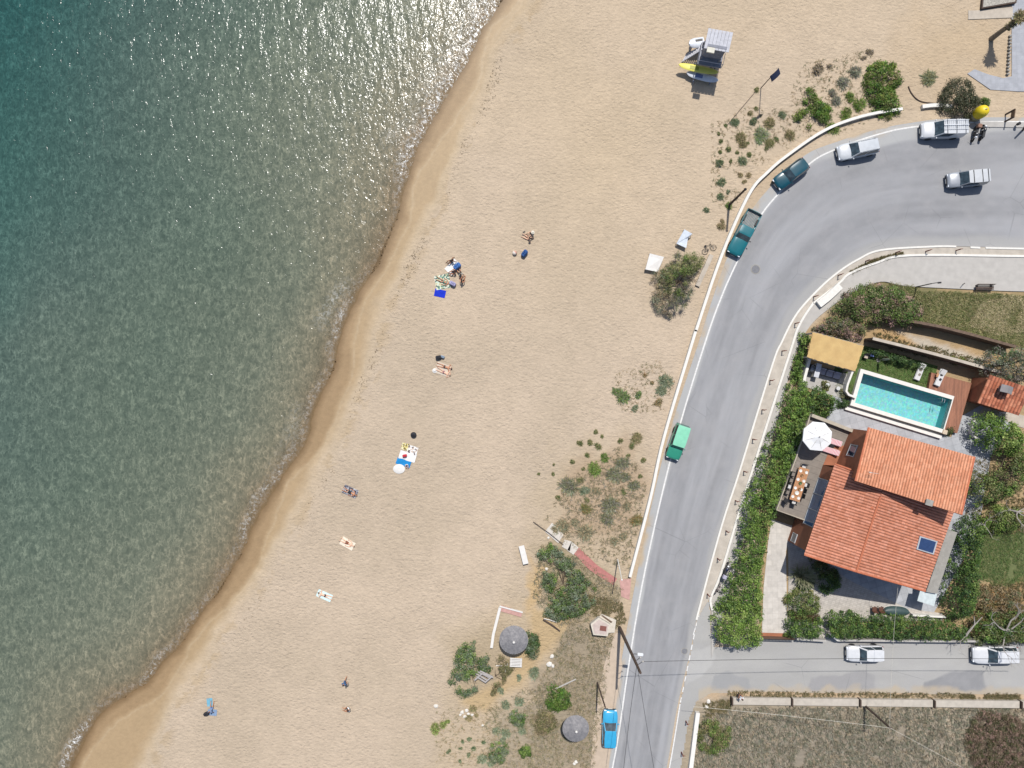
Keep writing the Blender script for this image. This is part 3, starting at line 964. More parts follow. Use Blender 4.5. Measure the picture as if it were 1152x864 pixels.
# seaside scrub strip
zone([(628,505),(700,480),(738,510),(708,650),(690,700),(676,864),(640,900),(470,900),(500,800),(505,720),(560,690),(596,640),(610,560)], lin(204,184,156,KA), 3, 2.5, .8)
zone([(640,530),(700,500),(728,540),(712,600),(668,610),(630,600)], lin(190,166,138,KA), 2, 2, .8, 1.5)
zone([(608,618),(640,608),(690,655),(700,690),(660,700),(618,700),(606,660)], lin(172,156,126,KA), 1.5, 1.4, .75, 1.2)
zone([(640,690),(668,705),(690,725),(668,864),(600,880),(590,830),(605,760)], lin(164,150,128,KA), 1.5, 1.8, .85, 1.5)
zone([(512,728),(560,700),(605,735),(560,780),(518,780)], lin(182,164,136,KA), 1.5, 1.4, .6, 1.0)
zone([(600,690),(650,684),(620,730),(585,775),(545,800),(520,790),(570,760)], lin(206,178,134,KA), 1, 1, .8)
zone([(560,800),(640,770),(650,830),(620,864),(540,880)], lin(176,162,140,KA), 1.5, 1.5, .8, 1.2)
zone([(598,630),(612,640),(606,680),(592,690)], lin(214,182,134,KA), .8, .8, .8, 1.0)
# beyond the parapet
zone([(1050,-20),(1200,-20),(1200,132),(1040,124),(1000,60)], lin(211,190,163,KA), 9, 4, .6)
zone([(1000,60),(1040,20),(1110,20),(1136,40),(1136,90),(1090,90),(1010,108)], lin(205,180,146,KA), 6, 3, .5, 2)
zone(BAR[2:13] + [(985,146),(940,160),(905,175),(865,212),(840,245),(818,290),(795,340),(786,385),(757,474),(735,559),(714,660),(698,750),(680,864)], lin(206,184,156,KA), .3, .2, 1)
# lots inland
zone([(905,372),(1010,300),(1260,288),(1260,725),(850,725),(855,580)], lin(186,160,122,KA), .6, .5, 1, 1.5)
zone([(975,376),(990,366),(1130,405),(1115,420),(1040,398)], lin(206,168,118,KA), .8, .8, .7, 1)
zone([(1008,372),(1035,378),(1110,404),(1100,412),(1050,400)], lin(206,196,180,KA), .6, .6, .9, 1)
zone([(1095,680),(1160,640),(1160,720),(1090,720)], lin(170,140,100,KA), 1, 1, .9, 1)
zone([(770,790),(800,784),(1300,792),(1300,1000),(740,1000)], lin(176,162,140,KA), .8, 1.0, 1, 1.5)
zone([(830,804),(1080,810),(1060,880),(800,900)], lin(156,146,130,KA), 3, 3, .9, 1.5)
zone([(770,784),(815,776),(1152,779),(1152,786),(822,785)], lin(204,178,146,KA), .5, .5, 1, 1)
zone([(1040,800),(1080,790),(1075,830)], lin(206,190,166,KA), .6, .8, .7, 1)
zone([(1098,604),(1118,596),(1165,592),(1165,652),(1118,658),(1100,646)], lin(112,122,78,KA), .8, 1.6, .95, 1.2)
zone([(1040,326),(1075,329),(1128,331),(1170,336),(1170,400),(1125,384),(1045,365),(1032,345)], lin(142,136,92,KA), .8, 1.0, 1, 1.5)
zone([(935,350),(960,322),(1000,314),(1046,322),(1044,368),(985,364)], lin(138,130,92,KA), .8, .6, 1, 1.5)
zone([(1105,340),(1140,332),(1165,345),(1165,372),(1120,376),(1088,366)], lin(178,164,124,KA), .8, 1.5, .9, 1.2)
CC *= (.94 + .12 * fbm(X, Y, 1.0, 3))[..., None]
sc = np.clip(1 - (rd + 1) / 2, 0, 1)
fine = np.random.default_rng(3).random(X.shape)
CC *= (1 + (fine - .5) * .05)[..., None]
nx, ny = len(gx), len(gy)
I = np.arange(nx * ny).reshape(ny, nx)
F = np.stack([I[:-1, :-1], I[:-1, 1:], I[1:, 1:], I[1:, :-1]], -1).reshape(-1, 4)
t = NT('ground_sand'); a = t.attr('Col')
dry = t.attr('Dry').outputs['Fac']
n1 = t.noise(1.9, 6, .62, t.mapping((1, 1.6, 1), (0, 0, .12)), .4)
trod = t.ramp(t.noise(.11, 4, .6, None, 1.2), [(.36, .6), (.62, 1.0)])
n2 = t.noise(7, 4, .6, t.mapping((1, 1.6, 1)))
n3 = t.noise(28, 3)
spk = t.ramp(n3, [(.3, .90), (.62, 1.06)])
c = t.mix(1, a.outputs['Color'], spk, 'MULTIPLY')
c = t.mix(1, c, t.ramp(n1, [(.32, .93), (.6, 1.04)]), 'MULTIPLY')
fp = t.n.new('ShaderNodeTexVoronoi'); fp.inputs['Scale'].default_value = 2.1; fp.inputs['Randomness'].default_value = 1
t.link(t.mapping((1, 1.5, 1), (0, 0, .1)), fp.inputs['Vector'])
pit = t.ramp(fp.outputs['Distance'], [(.0, 0), (.5, 1)])
h = t.math('ADD', t.math('MULTIPLY', n1, 1.0), t.math('MULTIPLY', n2, .35))
h = t.math('ADD', h, t.math('MULTIPLY', pit, .35))
h = t.math('MULTIPLY', t.math('MULTIPLY', h, dry), trod)
t.set(Base__Color=c, Roughness=t.math('SUBTRACT', 1.0, t.math('MULTIPLY', t.math('SUBTRACT', 1.0, dry), .5)), Normal=t.bump(h, .9, .165))
t.b.inputs['Specular IOR Level'].default_value = .2
ground = np_mesh('ground', np.stack([X, Y, Z], -1).reshape(-1, 3), F, t.m, CC.reshape(-1, 3), smooth=True)
dv = np.clip((Wd + .2) / 1.2, .02, 1) * np.where(rd > 0, .6, 1)
at = ground.data.attributes.new('Dry', 'FLOAT', 'POINT'); at.data.foreach_set('value', dv.astype(np.float32).ravel())
tag(ground, kind='structure')

# ---- sea
wx = axis(-62, 0, .25, 900); wx = wx[wx < 40]; wy = axis(-48, 48, .25, 900)
X2, Y2 = np.meshgrid(wx, wy)
D2 = seg_dist(X2, Y2, SHW, True)
Dn2 = D2 + edge_noise(X2, Y2, 1.0) * np.clip(1 - np.abs(D2) / 8, 0, 1)
dep = np.maximum(-Dn2, 0)
u = dep + (fbm(X2, Y2, 16, 3) - .5) * 8 * np.clip(dep / 10, 0, 1)
tt = np.clip(u, 0, 62)
stops = [0, 2.5, 9, 20, 32, 46, 62]
cols = np.array([lin(164,146,118,KA), lin(140,134,112,KA), lin(124,128,110,KA), lin(108,120,105,KA), lin(92,110,100,KA), lin(68,104,97,KA), lin(42,90,88,KA)])
WC = np.stack([np.interp(tt, stops, cols[:, k]) for k in range(3)], -1)
cn = np.clip((Y2 - 5) / 40, 0, 1) * np.clip((-X2 - 25) / 30, 0, 1)      # the bay deepens towards its far corner
WC = mixc(WC, lin(28,80,80,KA), cn * .6)
WC = mixc(WC, lin(62,92,82,KA), (fbm(X2, Y2, 26, 2) - .45) * 2 * np.clip(dep / 14, 0, 1) * .3)
op = 1 - np.exp(-dep * .8)
op = np.clip(op, 0, .985)
# lace of foam along the edge, with sun glint painted in as white
fo = np.clip(1 - np.abs(dep - .7 - edge_noise(X2, Y2, .5)) / .8, 0, 1) * (.15 + 1.1 * vnoise(X2, Y2, 6))
fo2 = np.clip(1 - np.abs(dep - 2.4 - edge_noise(X2, Y2, 1.2)) / 1.3, 0, 1) * np.clip((vnoise(X2, Y2, 7) - .45) * 3, 0, 1) * .55
foam_glint = np.clip(fo + fo2 + np.clip(1 - dep / 4.5, 0, 1) * np.clip((Y2 - 22) / 10, 0, 1) * .55, 0, 1) * (dep > 0)  # last term whitens the upper shallows as painted sun glint
keep = (D2 < 2.5)
nx2 = len(wx); I = np.arange(X2.size).reshape(X2.shape)
F = np.stack([I[:-1, :-1], I[:-1, 1:], I[1:, 1:], I[1:, :-1]], -1).reshape(-1, 4)
kf = keep.ravel()[F].any(1); F = F[kf]
us = np.unique(F); mp = np.full(X2.size, -1); mp[us] = np.arange(len(us)); F = mp[F]
V = np.stack([X2, Y2, np.full(X2.shape, -.15)], -1).reshape(-1, 3)[us]
t = NT('sea_water'); a = t.attr('Col'); opn = t.attr('Opacity').outputs['Fac']; fm = t.attr('FoamGlint').outputs['Fac']
b1 = t.noise(.42, 1, .5, t.mapping((1.7, .5, 1), (0, 0, -.10)), .6)     # swell, crests roughly along the beach
b2 = t.noise(1.5, 1.5, .5, t.mapping((1.3, .7, 1), (0, 0, -.2)), .9)
b3 = t.noise(3.6, 1, .5, t.mapping((1.1, .9, 1), (0, 0, .3)), .8)
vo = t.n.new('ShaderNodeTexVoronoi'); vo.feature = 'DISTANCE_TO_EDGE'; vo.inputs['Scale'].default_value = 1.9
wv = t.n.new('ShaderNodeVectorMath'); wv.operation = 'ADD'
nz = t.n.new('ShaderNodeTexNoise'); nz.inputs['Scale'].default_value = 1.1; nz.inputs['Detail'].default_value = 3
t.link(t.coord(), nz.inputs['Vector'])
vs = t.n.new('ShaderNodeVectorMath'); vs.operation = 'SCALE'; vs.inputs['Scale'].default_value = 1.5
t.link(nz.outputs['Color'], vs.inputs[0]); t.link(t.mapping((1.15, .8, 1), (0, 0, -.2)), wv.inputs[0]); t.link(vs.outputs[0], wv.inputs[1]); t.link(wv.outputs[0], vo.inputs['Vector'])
caus = t.ramp(vo.outputs['Distance'], [(.0, 1.0), (.05, .5), (.15, 0)])           # caustic light painted as bright lines into the water colour
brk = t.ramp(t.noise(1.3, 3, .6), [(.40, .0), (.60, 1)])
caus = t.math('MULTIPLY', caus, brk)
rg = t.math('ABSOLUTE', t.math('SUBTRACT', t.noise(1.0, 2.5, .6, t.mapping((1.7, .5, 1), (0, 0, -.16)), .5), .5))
rg = t.math('MULTIPLY', t.ramp(rg, [(.0, 1), (.025, .5), (.07, 0)]), t.ramp(t.noise(.9, 2), [(.42, .0), (.6, 1)]))  # bright wave-crest lines, likewise painted into the colour
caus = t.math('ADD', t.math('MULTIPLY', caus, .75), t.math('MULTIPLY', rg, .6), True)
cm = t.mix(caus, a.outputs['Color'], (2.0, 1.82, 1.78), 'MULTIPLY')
cm = t.mix(t.ramp(t.noise(2.0, 3, .6, t.mapping((1.2, .8, 1), (0, 0, -.2)), .8), [(.36, .75), (.58, 0)]), cm, (.60, .64, .66), 'MULTIPLY')  # dark ripple shading painted between the bright lines
fn = t.ramp(t.noise(3.2, 5, .7, None, .8), [(.47, 0), (.62, 1)])
ff = t.math('MULTIPLY', fm, fn, True)
cm = t.mix(ff, cm, (.62, .62, .6))
h = t.math('ADD', t.math('MULTIPLY', b1, 1.5), t.math('MULTIPLY', b2, .8))
h = t.math('ADD', h, t.math('MULTIPLY', b3, .36))
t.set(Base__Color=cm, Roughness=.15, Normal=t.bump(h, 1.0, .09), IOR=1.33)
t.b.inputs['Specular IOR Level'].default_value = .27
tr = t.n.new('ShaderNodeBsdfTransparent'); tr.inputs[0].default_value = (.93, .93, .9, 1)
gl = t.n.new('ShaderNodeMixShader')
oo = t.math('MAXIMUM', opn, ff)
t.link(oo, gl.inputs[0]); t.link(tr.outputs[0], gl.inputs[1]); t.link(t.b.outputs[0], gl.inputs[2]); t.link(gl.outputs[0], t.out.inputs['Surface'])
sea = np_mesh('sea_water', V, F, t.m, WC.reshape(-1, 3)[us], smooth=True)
for nm, arr in (('Opacity', op), ('FoamGlint', foam_glint)):
    at = sea.data.attributes.new(nm, 'FLOAT', 'POINT'); at.data.foreach_set('value', arr.ravel()[us].astype(np.float32))
tag(sea, kind='structure')

# ================================================================== road
LE = smooth_path([tuple(P(*p)[:2]) for p in [(655,1000),(680,864),(698,750),(714,660),(735,559),(757,474),(786,385),(802,335),(818,290),(840,245),(865,212),(905,175),(940,160),(985,146),(1020,139),(1070,133),(1152,132),(1300,134)]], 6)
RE = smooth_path([tuple(P(*p)[:2]) for p in [(722,1000),(750,864),(762,795),(776,735),(784,695),(801,628),(814,580),(830,532),(867,412),(878,385),(895,353),(920,325),(942,306),(964,292),(990,281),(1051,277),(1152,279),(1300,282)]], 6)
def resample(path, n):
    p = np.array(path); d = np.r_[0, np.cumsum(np.linalg.norm(np.diff(p, axis=0), axis=1))]
    s = np.linspace(0, d[-1], n)
    return np.stack([np.interp(s, d, p[:, 0]), np.interp(s, d, p[:, 1])], 1), s
NL, NA = 500, 70
# pair the edges by the nearest point so that cross sections stay square to the road
rl, sl = resample(RE, NL)
ll, _ = resample(LE, 4000)
lq = np.zeros_like(rl); j0 = 0
dq = np.gradient(rl, axis=0); dq /= np.linalg.norm(dq, axis=1, keepdims=True)
for i in range(NL):
    w_ = ll - rl[i]; al = np.abs(w_ @ dq[i]); al[np.linalg.norm(w_, axis=1) > 24] = 1e9
    al[:j0] = 1e9
    j = int(np.argmin(al)); j0 = max(j0, j); lq[i] = ll[j]
vv = np.linspace(0, 1, NA + 1)
G3 = lq[:, None, :] * (1 - vv[None, :, None]) + rl[:, None, :] * vv[None, :, None]
S_ = np.repeat(sl[:, None], NA + 1, 1); A_ = np.repeat(vv[None, :], NL, 0) * 11.0
asph = np.array(lin(168,168,170,KA))
band = .5 * vnoise(S_ / 9, A_, .9) + .3 * vnoise(S_ / 14, A_ + 50, .45) + .2 * vnoise(S_ / 4, A_ + 90, .25)
wear = np.exp(-((A_ - 3.2) / 1.2) ** 2) + np.exp(-((A_ - 7.6) / 1.3) ** 2)
RC = asph * (1 + (.5 - band)[..., None] * .46 - wear[..., None] * .07) * (.96 + .1 * fbm(G3[..., 0], G3[..., 1], 7, 3))[..., None]
edge_l = np.clip((1.5 + (vnoise(S_, A_ * 0, 3) - .5) * .9 - A_) / .3, 0, 1)
RC = mixc(RC, lin(196,196,194,KA), edge_l * .8)
edge_r = np.clip((A_ - 10.0 - (vnoise(S_, A_ * 0, 4) - .5) * .9) / .5, 0, 1)
RC = mixc(RC, lin(186,184,180,KA), edge_r * .7)
sandy = np.clip((fbm(G3[..., 0], G3[..., 1], 2.5, 4) - .48) * 5, 0, 1) * np.clip((.9 - A_) / .6, 0, 1)
RC = mixc(RC, lin(204,184,156,KA), sandy)
I = np.arange(NL * (NA + 1)).reshape(NL, NA + 1)
F = np.stack([I[:-1, :-1], I[:-1, 1:], I[1:, 1:], I[1:, :-1]], -1).reshape(-1, 4)[:, ::-1]
t = NT('asphalt'); a = t.attr('Col')
c = t.mix(1, a.outputs['Color'], t.ramp(t.noise(22, 4, .7), [(.3, .90), (.7, 1.09)]), 'MULTIPLY')
c = t.mix(t.ramp(t.noise(.5, 5, .65), [(.45, 0), (.75, .5)]), c, lin(180,178,178,KA))
crk = t.n.new('ShaderNodeTexVoronoi'); crk.feature = 'DISTANCE_TO_EDGE'; crk.inputs['Scale'].default_value = .22
t.link(t.mapping((1, 1, 1)), crk.inputs['Vector'])
c = t.mix(t.math('MULTIPLY', t.ramp(crk.outputs['Distance'], [(0, .5), (.006, 0)]), t.ramp(t.noise(.2, 2), [(.5, 0), (.6, 1)])), c, lin(120,120,122,KA))
t.set(Base__Color=c, Roughness=.85, Normal=t.bump(t.noise(40, 3), .3, .02)); t.b.inputs['Specular IOR Level'].default_value = .25
ASPH = t.m
road = np_mesh('road', np.concatenate([G3, np.full(G3.shape[:2] + (1,), .010)], -1).reshape(-1, 3), F, ASPH, RC.reshape(-1, 3))
tag(road, kind='structure')

CONC = M('concrete', lin(196,192,186,KA), .9, var=.10, scale=2.0, bump=.25, bscale=25)
CONCW = M('concrete_warm', lin(206,194,178,KA), .9, var=.13, scale=1.5, bump=.25, bscale=25)
CONCD = M('concrete_grey', lin(170,166,158,KA), .9, var=.14, scale=2.5, bump=.3, bscale=20)
WHITE = M('white_render', lin(236,232,224,.68), .8, var=.06, scale=3, bump=.15)
PAINT = M('road_paint', lin(232,230,226,.66), .7, var=.16, scale=5)

# side lane, one sheet with its own patches in the mesh's colours
lane_px = [(752,868),(763,800),(776,735),(784,695),(797,672),(800,690),(801,727),(838,726),(856,714),(1300,714),(1300,783),(1040,781),(830,779),(800,781),(784,790),(775,812),(766,868)]
lp = [tuple(P(*p)[:2]) for p in lane_px]
lx = np.arange(17, 76, .14); ly = np.arange(-44, -23, .14)
X3, Y3 = np.meshgrid(lx, ly)
LC = np.ones(X3.shape + (3,)) * np.array(lin(186,184,180,KA))
LC *= (1 + (fbm(X3 / 3, Y3, 1.6, 4) - .5) * .22)[..., None]
for poly, col, am in (([(905,786),(912,762),(970,755),(985,760),(985,790)], (166,164,164), .8), ([(1038,782),(1040,768),(1075,754),(1105,756),(1112,785)], (150,150,152), .85),
                      ([(798,779),(804,762),(820,755),(842,764),(848,780)], (166,166,166), .8), ([(775,735),(800,725),(806,740),(790,760),(772,770)], (204,202,198), .6)):
    sd = poly_sd(X3, Y3, [tuple(P(*p)[:2]) for p in poly]) + (fbm(X3, Y3, 1.5, 3) - .5) * .7
    LC = mixc(LC, lin(*col, KA), np.clip(.5 + sd / .25, 0, 1) * am)
LC = mixc(LC, lin(200,184,160,KA), np.clip((-34.0 - Y3 + (fbm(X3, Y3, 1.5, 3) - .5) * 1.6) / .5, 0, 1) * (X3 > 21) * .8)
ins = in_poly(X3, Y3, lp)
I = np.arange(X3.size).reshape(X3.shape)
F = np.stack([I[:-1, :-1], I[:-1, 1:], I[1:, 1:], I[1:, :-1]], -1).reshape(-1, 4); F = F[ins.ravel()[F].all(1)]
us = np.unique(F); mp = np.full(X3.size, -1); mp[us] = np.arange(len(us)); F = mp[F]
lane = np_mesh('lane', np.stack([X3, Y3, np.full(X3.shape, .016)], -1).reshape(-1, 3)[us], F, ASPH, LC.reshape(-1, 3)[us]); tag(lane, kind='structure')

# painted lines
def pxpath(pts, n=6): return smooth_path([tuple(P(*p)[:2]) for p in pts], n)
LINE_L = [(655,1000),(689,864),(707,750),(722,660),(744,559),(766,474),(795,380),(812,333),(828,297),(850,252),(872,222),(911,184),(940,168),(985,152),(1026,143),(1090,138),(1152,137),(1300,138)]
mk = MB(); mk.ribbon(pxpath(LINE_L), .17, .0145)
mk.ribbon(pxpath([(740,920),(753,864),(765,792)]), .14, .0205)
for k in range(7):
    f0, f1 = k / 7 + .02, k / 7 + .09
    a, b = np.array((765, 792)), np.array((782, 709)); mk.ribbon([P(*(a + (b - a) * f0))[:2], P(*(a + (b - a) * f1))[:2]], .13, .0205)
mk.ribbon(pxpath([(780,714),(790,680),(812,604),(821,560)]), .13, .0145)
mk.build('road_marking', PAINT).__setitem__('kind', 'structure')
# kerb between carriageway and planted strip, strip, promenade
K1 = [(783,697),(801,629),(815,580),(831,532),(868,412),(879,385),(896,353),(921,325),(943,306),(965,292),(991,281.5),(1051,277.5),(1075,277.5)]
K2 = [(801,686),(799,678),(800,670),(811,643),(836,560),(887,400),(898,367),(913,343),(917.6,339),(943,319),(955,308),(985,296),(1023,287.5),(1152,288.5),(1300,290)]
kb = MB(); kb.ribbon(pxpath(K1), .2, 0, .13); kb.ribbon(pxpath([(1091,278.5),(1102,279)]), .2, 0, .13); kb.ribbon(pxpath([(1108,279),(1152,280),(1300,283)]), .2, 0, .13)
tag(kb.build('kerb', WHITE), kind='structure')
kb = MB(); kb.ribbon(pxpath(K2), .24, 0, .2); tag(kb.build('pavement_kerb', WHITE), kind='structure')
st = MB(); a = pxpath(K1 + [(1152,279.5),(1300,282)]); b = pxpath(K2[2:])
ra, _ = resample(a, 160); rb, _ = resample(b, 160)
st.add([(p[0], p[1], .06) for p in ra] + [(p[0], p[1], .06) for p in rb], [(i, i + 1, 160 + i + 1, 160 + i) for i in range(159)])
tag(st.build('verge', M('verge_dust', lin(206,196,182,KA), .95, var=.14, scale=1.2, bump=.3)), kind='structure')
pv = MB(); pin = [(800,740),(838,600),(872,480),(900,385),(935,345),(985,318),(1020,322),(1100,326),(1152,328),(1300,330)]
ra, _ = resample(b, 160); rb, _ = resample(pxpath(pin), 160)
pv.add([(p[0], p[1], .1) for p in ra] + [(p[0], p[1], .1) for p in rb], [(i, i + 1, 160 + i + 1, 160 + i) for i in range(159)])
tag(pv.build('pavement', M('pavement_grey', lin(201,196,189,KA), .9, var=.08, scale=1.3, bump=.25, bscale=22)), kind='structure')
# white low parapet on the beach side, with its breaks
def wall(name, label, path, wd, h, mat, cat='wall', z0=-.1, parts=None):
    mb = MB(); pth = pxpath(path); mb.ribbon(pth, wd, z0, h)
    c = pth[len(pth) // 2]
    return tag(mb.build(name, mat, origin=(c[0], c[1], 0)), label, cat)
wall('parapet', 'long low white parapet curving between the beach and the road', BAR[3:16], .3, .5, WHITE)
wall('parapet', 'thin weathered beam of white concrete lying beside the dark roadside bush', [(1036,121),(1050,119.5),(1069,120.5)], .4, .35, WHITE)
wall('beam', 'short white roadside beam set at an angle below the bicycle', [(800,287),(794,300),(784,322)], .5, .25, CONCW, 'wall')
wall('wall', 'white low wall along the field beside the dusty road edge', [(784,800),(776,864),(768,930)], .45, .5, WHITE)
wall('block', 'thick white concrete block lying along the bend of the pavement kerb', [(919,343),(931,333.5),(943,322)], .8, .55, WHITE, 'block')
ms = MB(); ms.prism([P(*p)[:2] for p in [(1095,137),(1300,140),(1300,146),(1100,143)]], 0, .1); tag(ms.build('roadside_kerb', CONC), kind='structure')
sh = MB(); sh.sheet([tuple(P(*p)[:2]) + (.013,) for p in [(985,147),(1020,140),(1033,140),(1030,142),(985,150)]]); tag(sh.build('shoulder', CONC), kind='structure')
for (px, py, r, lb) in ((850,303,.55,'dark worn manhole cover in the asphalt by the teal pickup'), (770,732.5,.38,'small round manhole cover at the mouth of the side lane')):
    m = thing('manhole_cover', lb, 'manhole cover', tuple(P(px, py)[:2]) + (.014,))
    q = MB(); q.lathe([(r, 0), (r, .012), (r * .86, .014)], 24, P(px, py) + np.array((0, 0, .014))); q.build('frame', CONCD, m)
    q = MB(); q.lathe([(r * .82, .0), (r * .82, .02), (r * .4, .022)], 24, P(px, py) + np.array((0, 0, .014))); q.build('lid', M('iron', lin(140,140,144,.6), .8, .1, var=.2, scale=12, bump=.6), m)
# ================================================================== villa
TILE = Mcol('roof_tile', .75, .16, 6.0)
TERRA = M('terracotta_render', lin(176,114,84,KA), .85, var=.12, scale=2, bump=.15)
WOODD = M('deck_brown', lin(150,118,96,KA), .75, var=.16, scale=2)
GREYP = M('grey_paving', lin(186,188,192,KA), .85, var=.10, scale=1.2, bump=.2, bscale=15)
DARKM = M('dark_metal', (.03, .03, .032), .45, .5)
GLASS = M('window_glass', (.02, .035, .06), .06, var=.05, spec=.7)
def tile_roof(name, parent, q, period=.3, course=.42, pal=((221,148,119),(216,142,112),(225,154,126),(208,135,105)), amp=.07, k=.67):
    a, b, c, d = [Vector(x) for x in q]          # a->b eaves, a->d up the slope
    n = (b - a).cross(d - a).normalized()
    if n.z < 0: n = -n
    W_ = (b - a).length; L_ = (d - a).length
    nc = max(3, int(round(W_ / period))); nr = max(2, int(round(L_ / course)))
    S = 6; mb = MB(); pal = [lin(*p, k) for p in pal]
    vs = []; 
    for r in range(nr):
        for e in (0, 1):
            v = (r + e) / nr - (0.0 if e else .25 / nr)
            v = max(0, v)
            for i in range(nc * S + 1):
                u = i / (nc * S)
                p = a.lerp(b, u).lerp(d.lerp(c, u), v)
                ph = abs(math.sin(PI * u * nc)) ** .8
                vs.append(p + n * (amp * ph + (.02 if e == 0 else .0)))
    fs = []; cs = []
    row = nc * S + 1
    for r in range(nr):
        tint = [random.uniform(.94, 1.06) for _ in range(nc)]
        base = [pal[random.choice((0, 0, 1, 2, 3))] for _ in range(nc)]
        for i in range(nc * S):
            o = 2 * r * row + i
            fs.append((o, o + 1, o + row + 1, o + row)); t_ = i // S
            g_ = (.6, .87, 1, 1, .92, .64)[i % S]; cs.append(tuple(x * tint[t_] * g_ for x in base[t_]))  # channel shade painted into the colour of the groove faces
    for f, cc in zip(fs, cs): pass
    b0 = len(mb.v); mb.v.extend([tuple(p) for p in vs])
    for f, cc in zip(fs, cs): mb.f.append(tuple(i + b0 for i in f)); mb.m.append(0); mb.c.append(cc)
    # underside / eaves board so the roof has thickness
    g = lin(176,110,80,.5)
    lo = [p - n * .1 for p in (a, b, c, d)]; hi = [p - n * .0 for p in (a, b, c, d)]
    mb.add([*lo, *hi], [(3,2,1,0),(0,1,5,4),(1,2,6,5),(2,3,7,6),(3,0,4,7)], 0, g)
    return mb.build(name, TILE, parent)

hb = P(985, 570, 0)
house = thing('villa', 'two storey villa with orange tiled roofs and terracotta walls beside the pool', 'house', (hb[0], hb[1], 0))
A, B_, C_, D_ = P(977,481,7.0), P(1096,514,7.0), P(1081,579,8.6), P(962,541,8.6)
Tv = lambda *p: tuple(np.array(p))
# upper roof (mono pitch falling to the pool side)
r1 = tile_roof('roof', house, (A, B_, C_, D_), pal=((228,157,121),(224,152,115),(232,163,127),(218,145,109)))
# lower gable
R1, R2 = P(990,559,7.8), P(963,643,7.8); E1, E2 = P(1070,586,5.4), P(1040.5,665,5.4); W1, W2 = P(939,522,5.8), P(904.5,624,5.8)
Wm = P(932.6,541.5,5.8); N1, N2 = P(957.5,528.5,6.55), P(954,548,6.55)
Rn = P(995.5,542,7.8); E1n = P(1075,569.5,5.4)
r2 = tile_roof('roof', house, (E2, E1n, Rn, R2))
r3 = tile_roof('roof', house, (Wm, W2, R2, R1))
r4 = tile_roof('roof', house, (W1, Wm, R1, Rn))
mb = MB(); mb.tube([R1 + np.array((0,0,.04)), R2 + np.array((0,0,.04))], .11, 8)
mb.build('ridge_tile', M('ridge', lin(206,122,88,.6), .8, var=.18, scale=5), house, smooth=True)
mb = MB()
def edge_row(p, q, r=.1): mb.tube([np.array(p) + (0,0,.05), np.array(q) + (0,0,.05)], r, 8)
for p_, q_ in ((A, D_), (B_, C_), (R2, E2), (R2, W2), (W1, N1)):
    mb = MB(); edge_row(p_, q_); mb.build('verge_tile', M('ridge', lin(206,122,88,.6), .8), house, smooth=True)
def inset(poly, d):
    c = np.mean([p[:2] for p in poly], 0); out = []
    for p in poly:
        v = np.array(p[:2]) - c; L = np.linalg.norm(v); out.append(tuple(c + v * (1 - d / L)))
    return out
lw = inset([W1, W2, R2, E2, E1, N1], .55)
mb = MB(); mb.prism(lw, -.1, 5.25)
gA, gB, gC = lw[1], lw[2], lw[3]
rr = inset([W1, W2, R2, E2, E1, N1], .7)
mb.add([(*rr[1], 5.2), (*rr[2], 5.2), (*rr[3], 5.2), (*rr[2], 7.4), (*rr[1], 5.5)], [(0,1,3,4),(1,2,3)])
mb.build('wall', TERRA, house)
uw = inset([A, B_, C_, D_], .55); uz = [6.75, 6.75, 8.3, 8.3]
mb = MB(); mb.add([(*p, -.1) for p in uw] + [(*p, z) for p, z in zip(uw, uz)], [(4,5,6,7)] + [(i, (i + 1) % 4, 4 + (i + 1) % 4, 4 + i) for i in range(4)])
mb.build('wall', TERRA, house)
def wall_window(p, q, f0, f1, z0, z1, frame, glass=GLASS, out=.06, nb=1):
    """window on the wall p->q (world xy), outward = left of p->q"""
    p = np.array(p[:2]); q = np.array(q[:2]); d = (q - p); L = np.linalg.norm(d); d /= L; nrm = np.array((-d[1], d[0]))
    a = p + d * L * f0; b = p + d * L * f1
    fr = MB()
    ang = math.atan2(d[1], d[0]); m = (a + b) / 2 + nrm * out / 2
    ww = np.linalg.norm(b - a)
    for z in (z0, z1): fr.box((m[0], m[1], z), (ww + .12, out + .06, .08), ang)
    for k in range(nb + 1):
        c = a + (b - a) * k / nb + nrm * out / 2; fr.box((c[0], c[1], (z0 + z1) / 2), (.07, out + .05, z1 - z0), ang)
    fo = fr.build('window', frame, house)
    g = MB(); g.box((m[0], m[1], (z0 + z1) / 2), (ww - .02, .03, z1 - z0 - .04), ang); g.build('pane', glass, fo)
BLUEG = M('sky_reflection_glass', lin(86,120,160,.55), .12, var=.12, spec=.6)  # blue tone paints the sky's reflection into the terrace doors
FRW = M('frame_grey', lin(196,198,200,.6), .5)
wall_window(lw[1], lw[0], .28, .84, 2.5, 4.9, FRW, BLUEG, .06, 3)
wall_window(uw[3], uw[0], .42, .66, 3.9, 5.4, FRW, GLASS, .05, 1)
wall_window(lw[1], lw[0], .02, .12, .9, 2.0, FRW, GLASS, .05, 1)
wall_window(lw[2], lw[1], .2, .5, .1, 2.2, FRW, GLASS, .05, 2)
wall_window(lw[3], lw[2], .25, .7, .1, 2.3, FRW, GLASS, .05, 3)
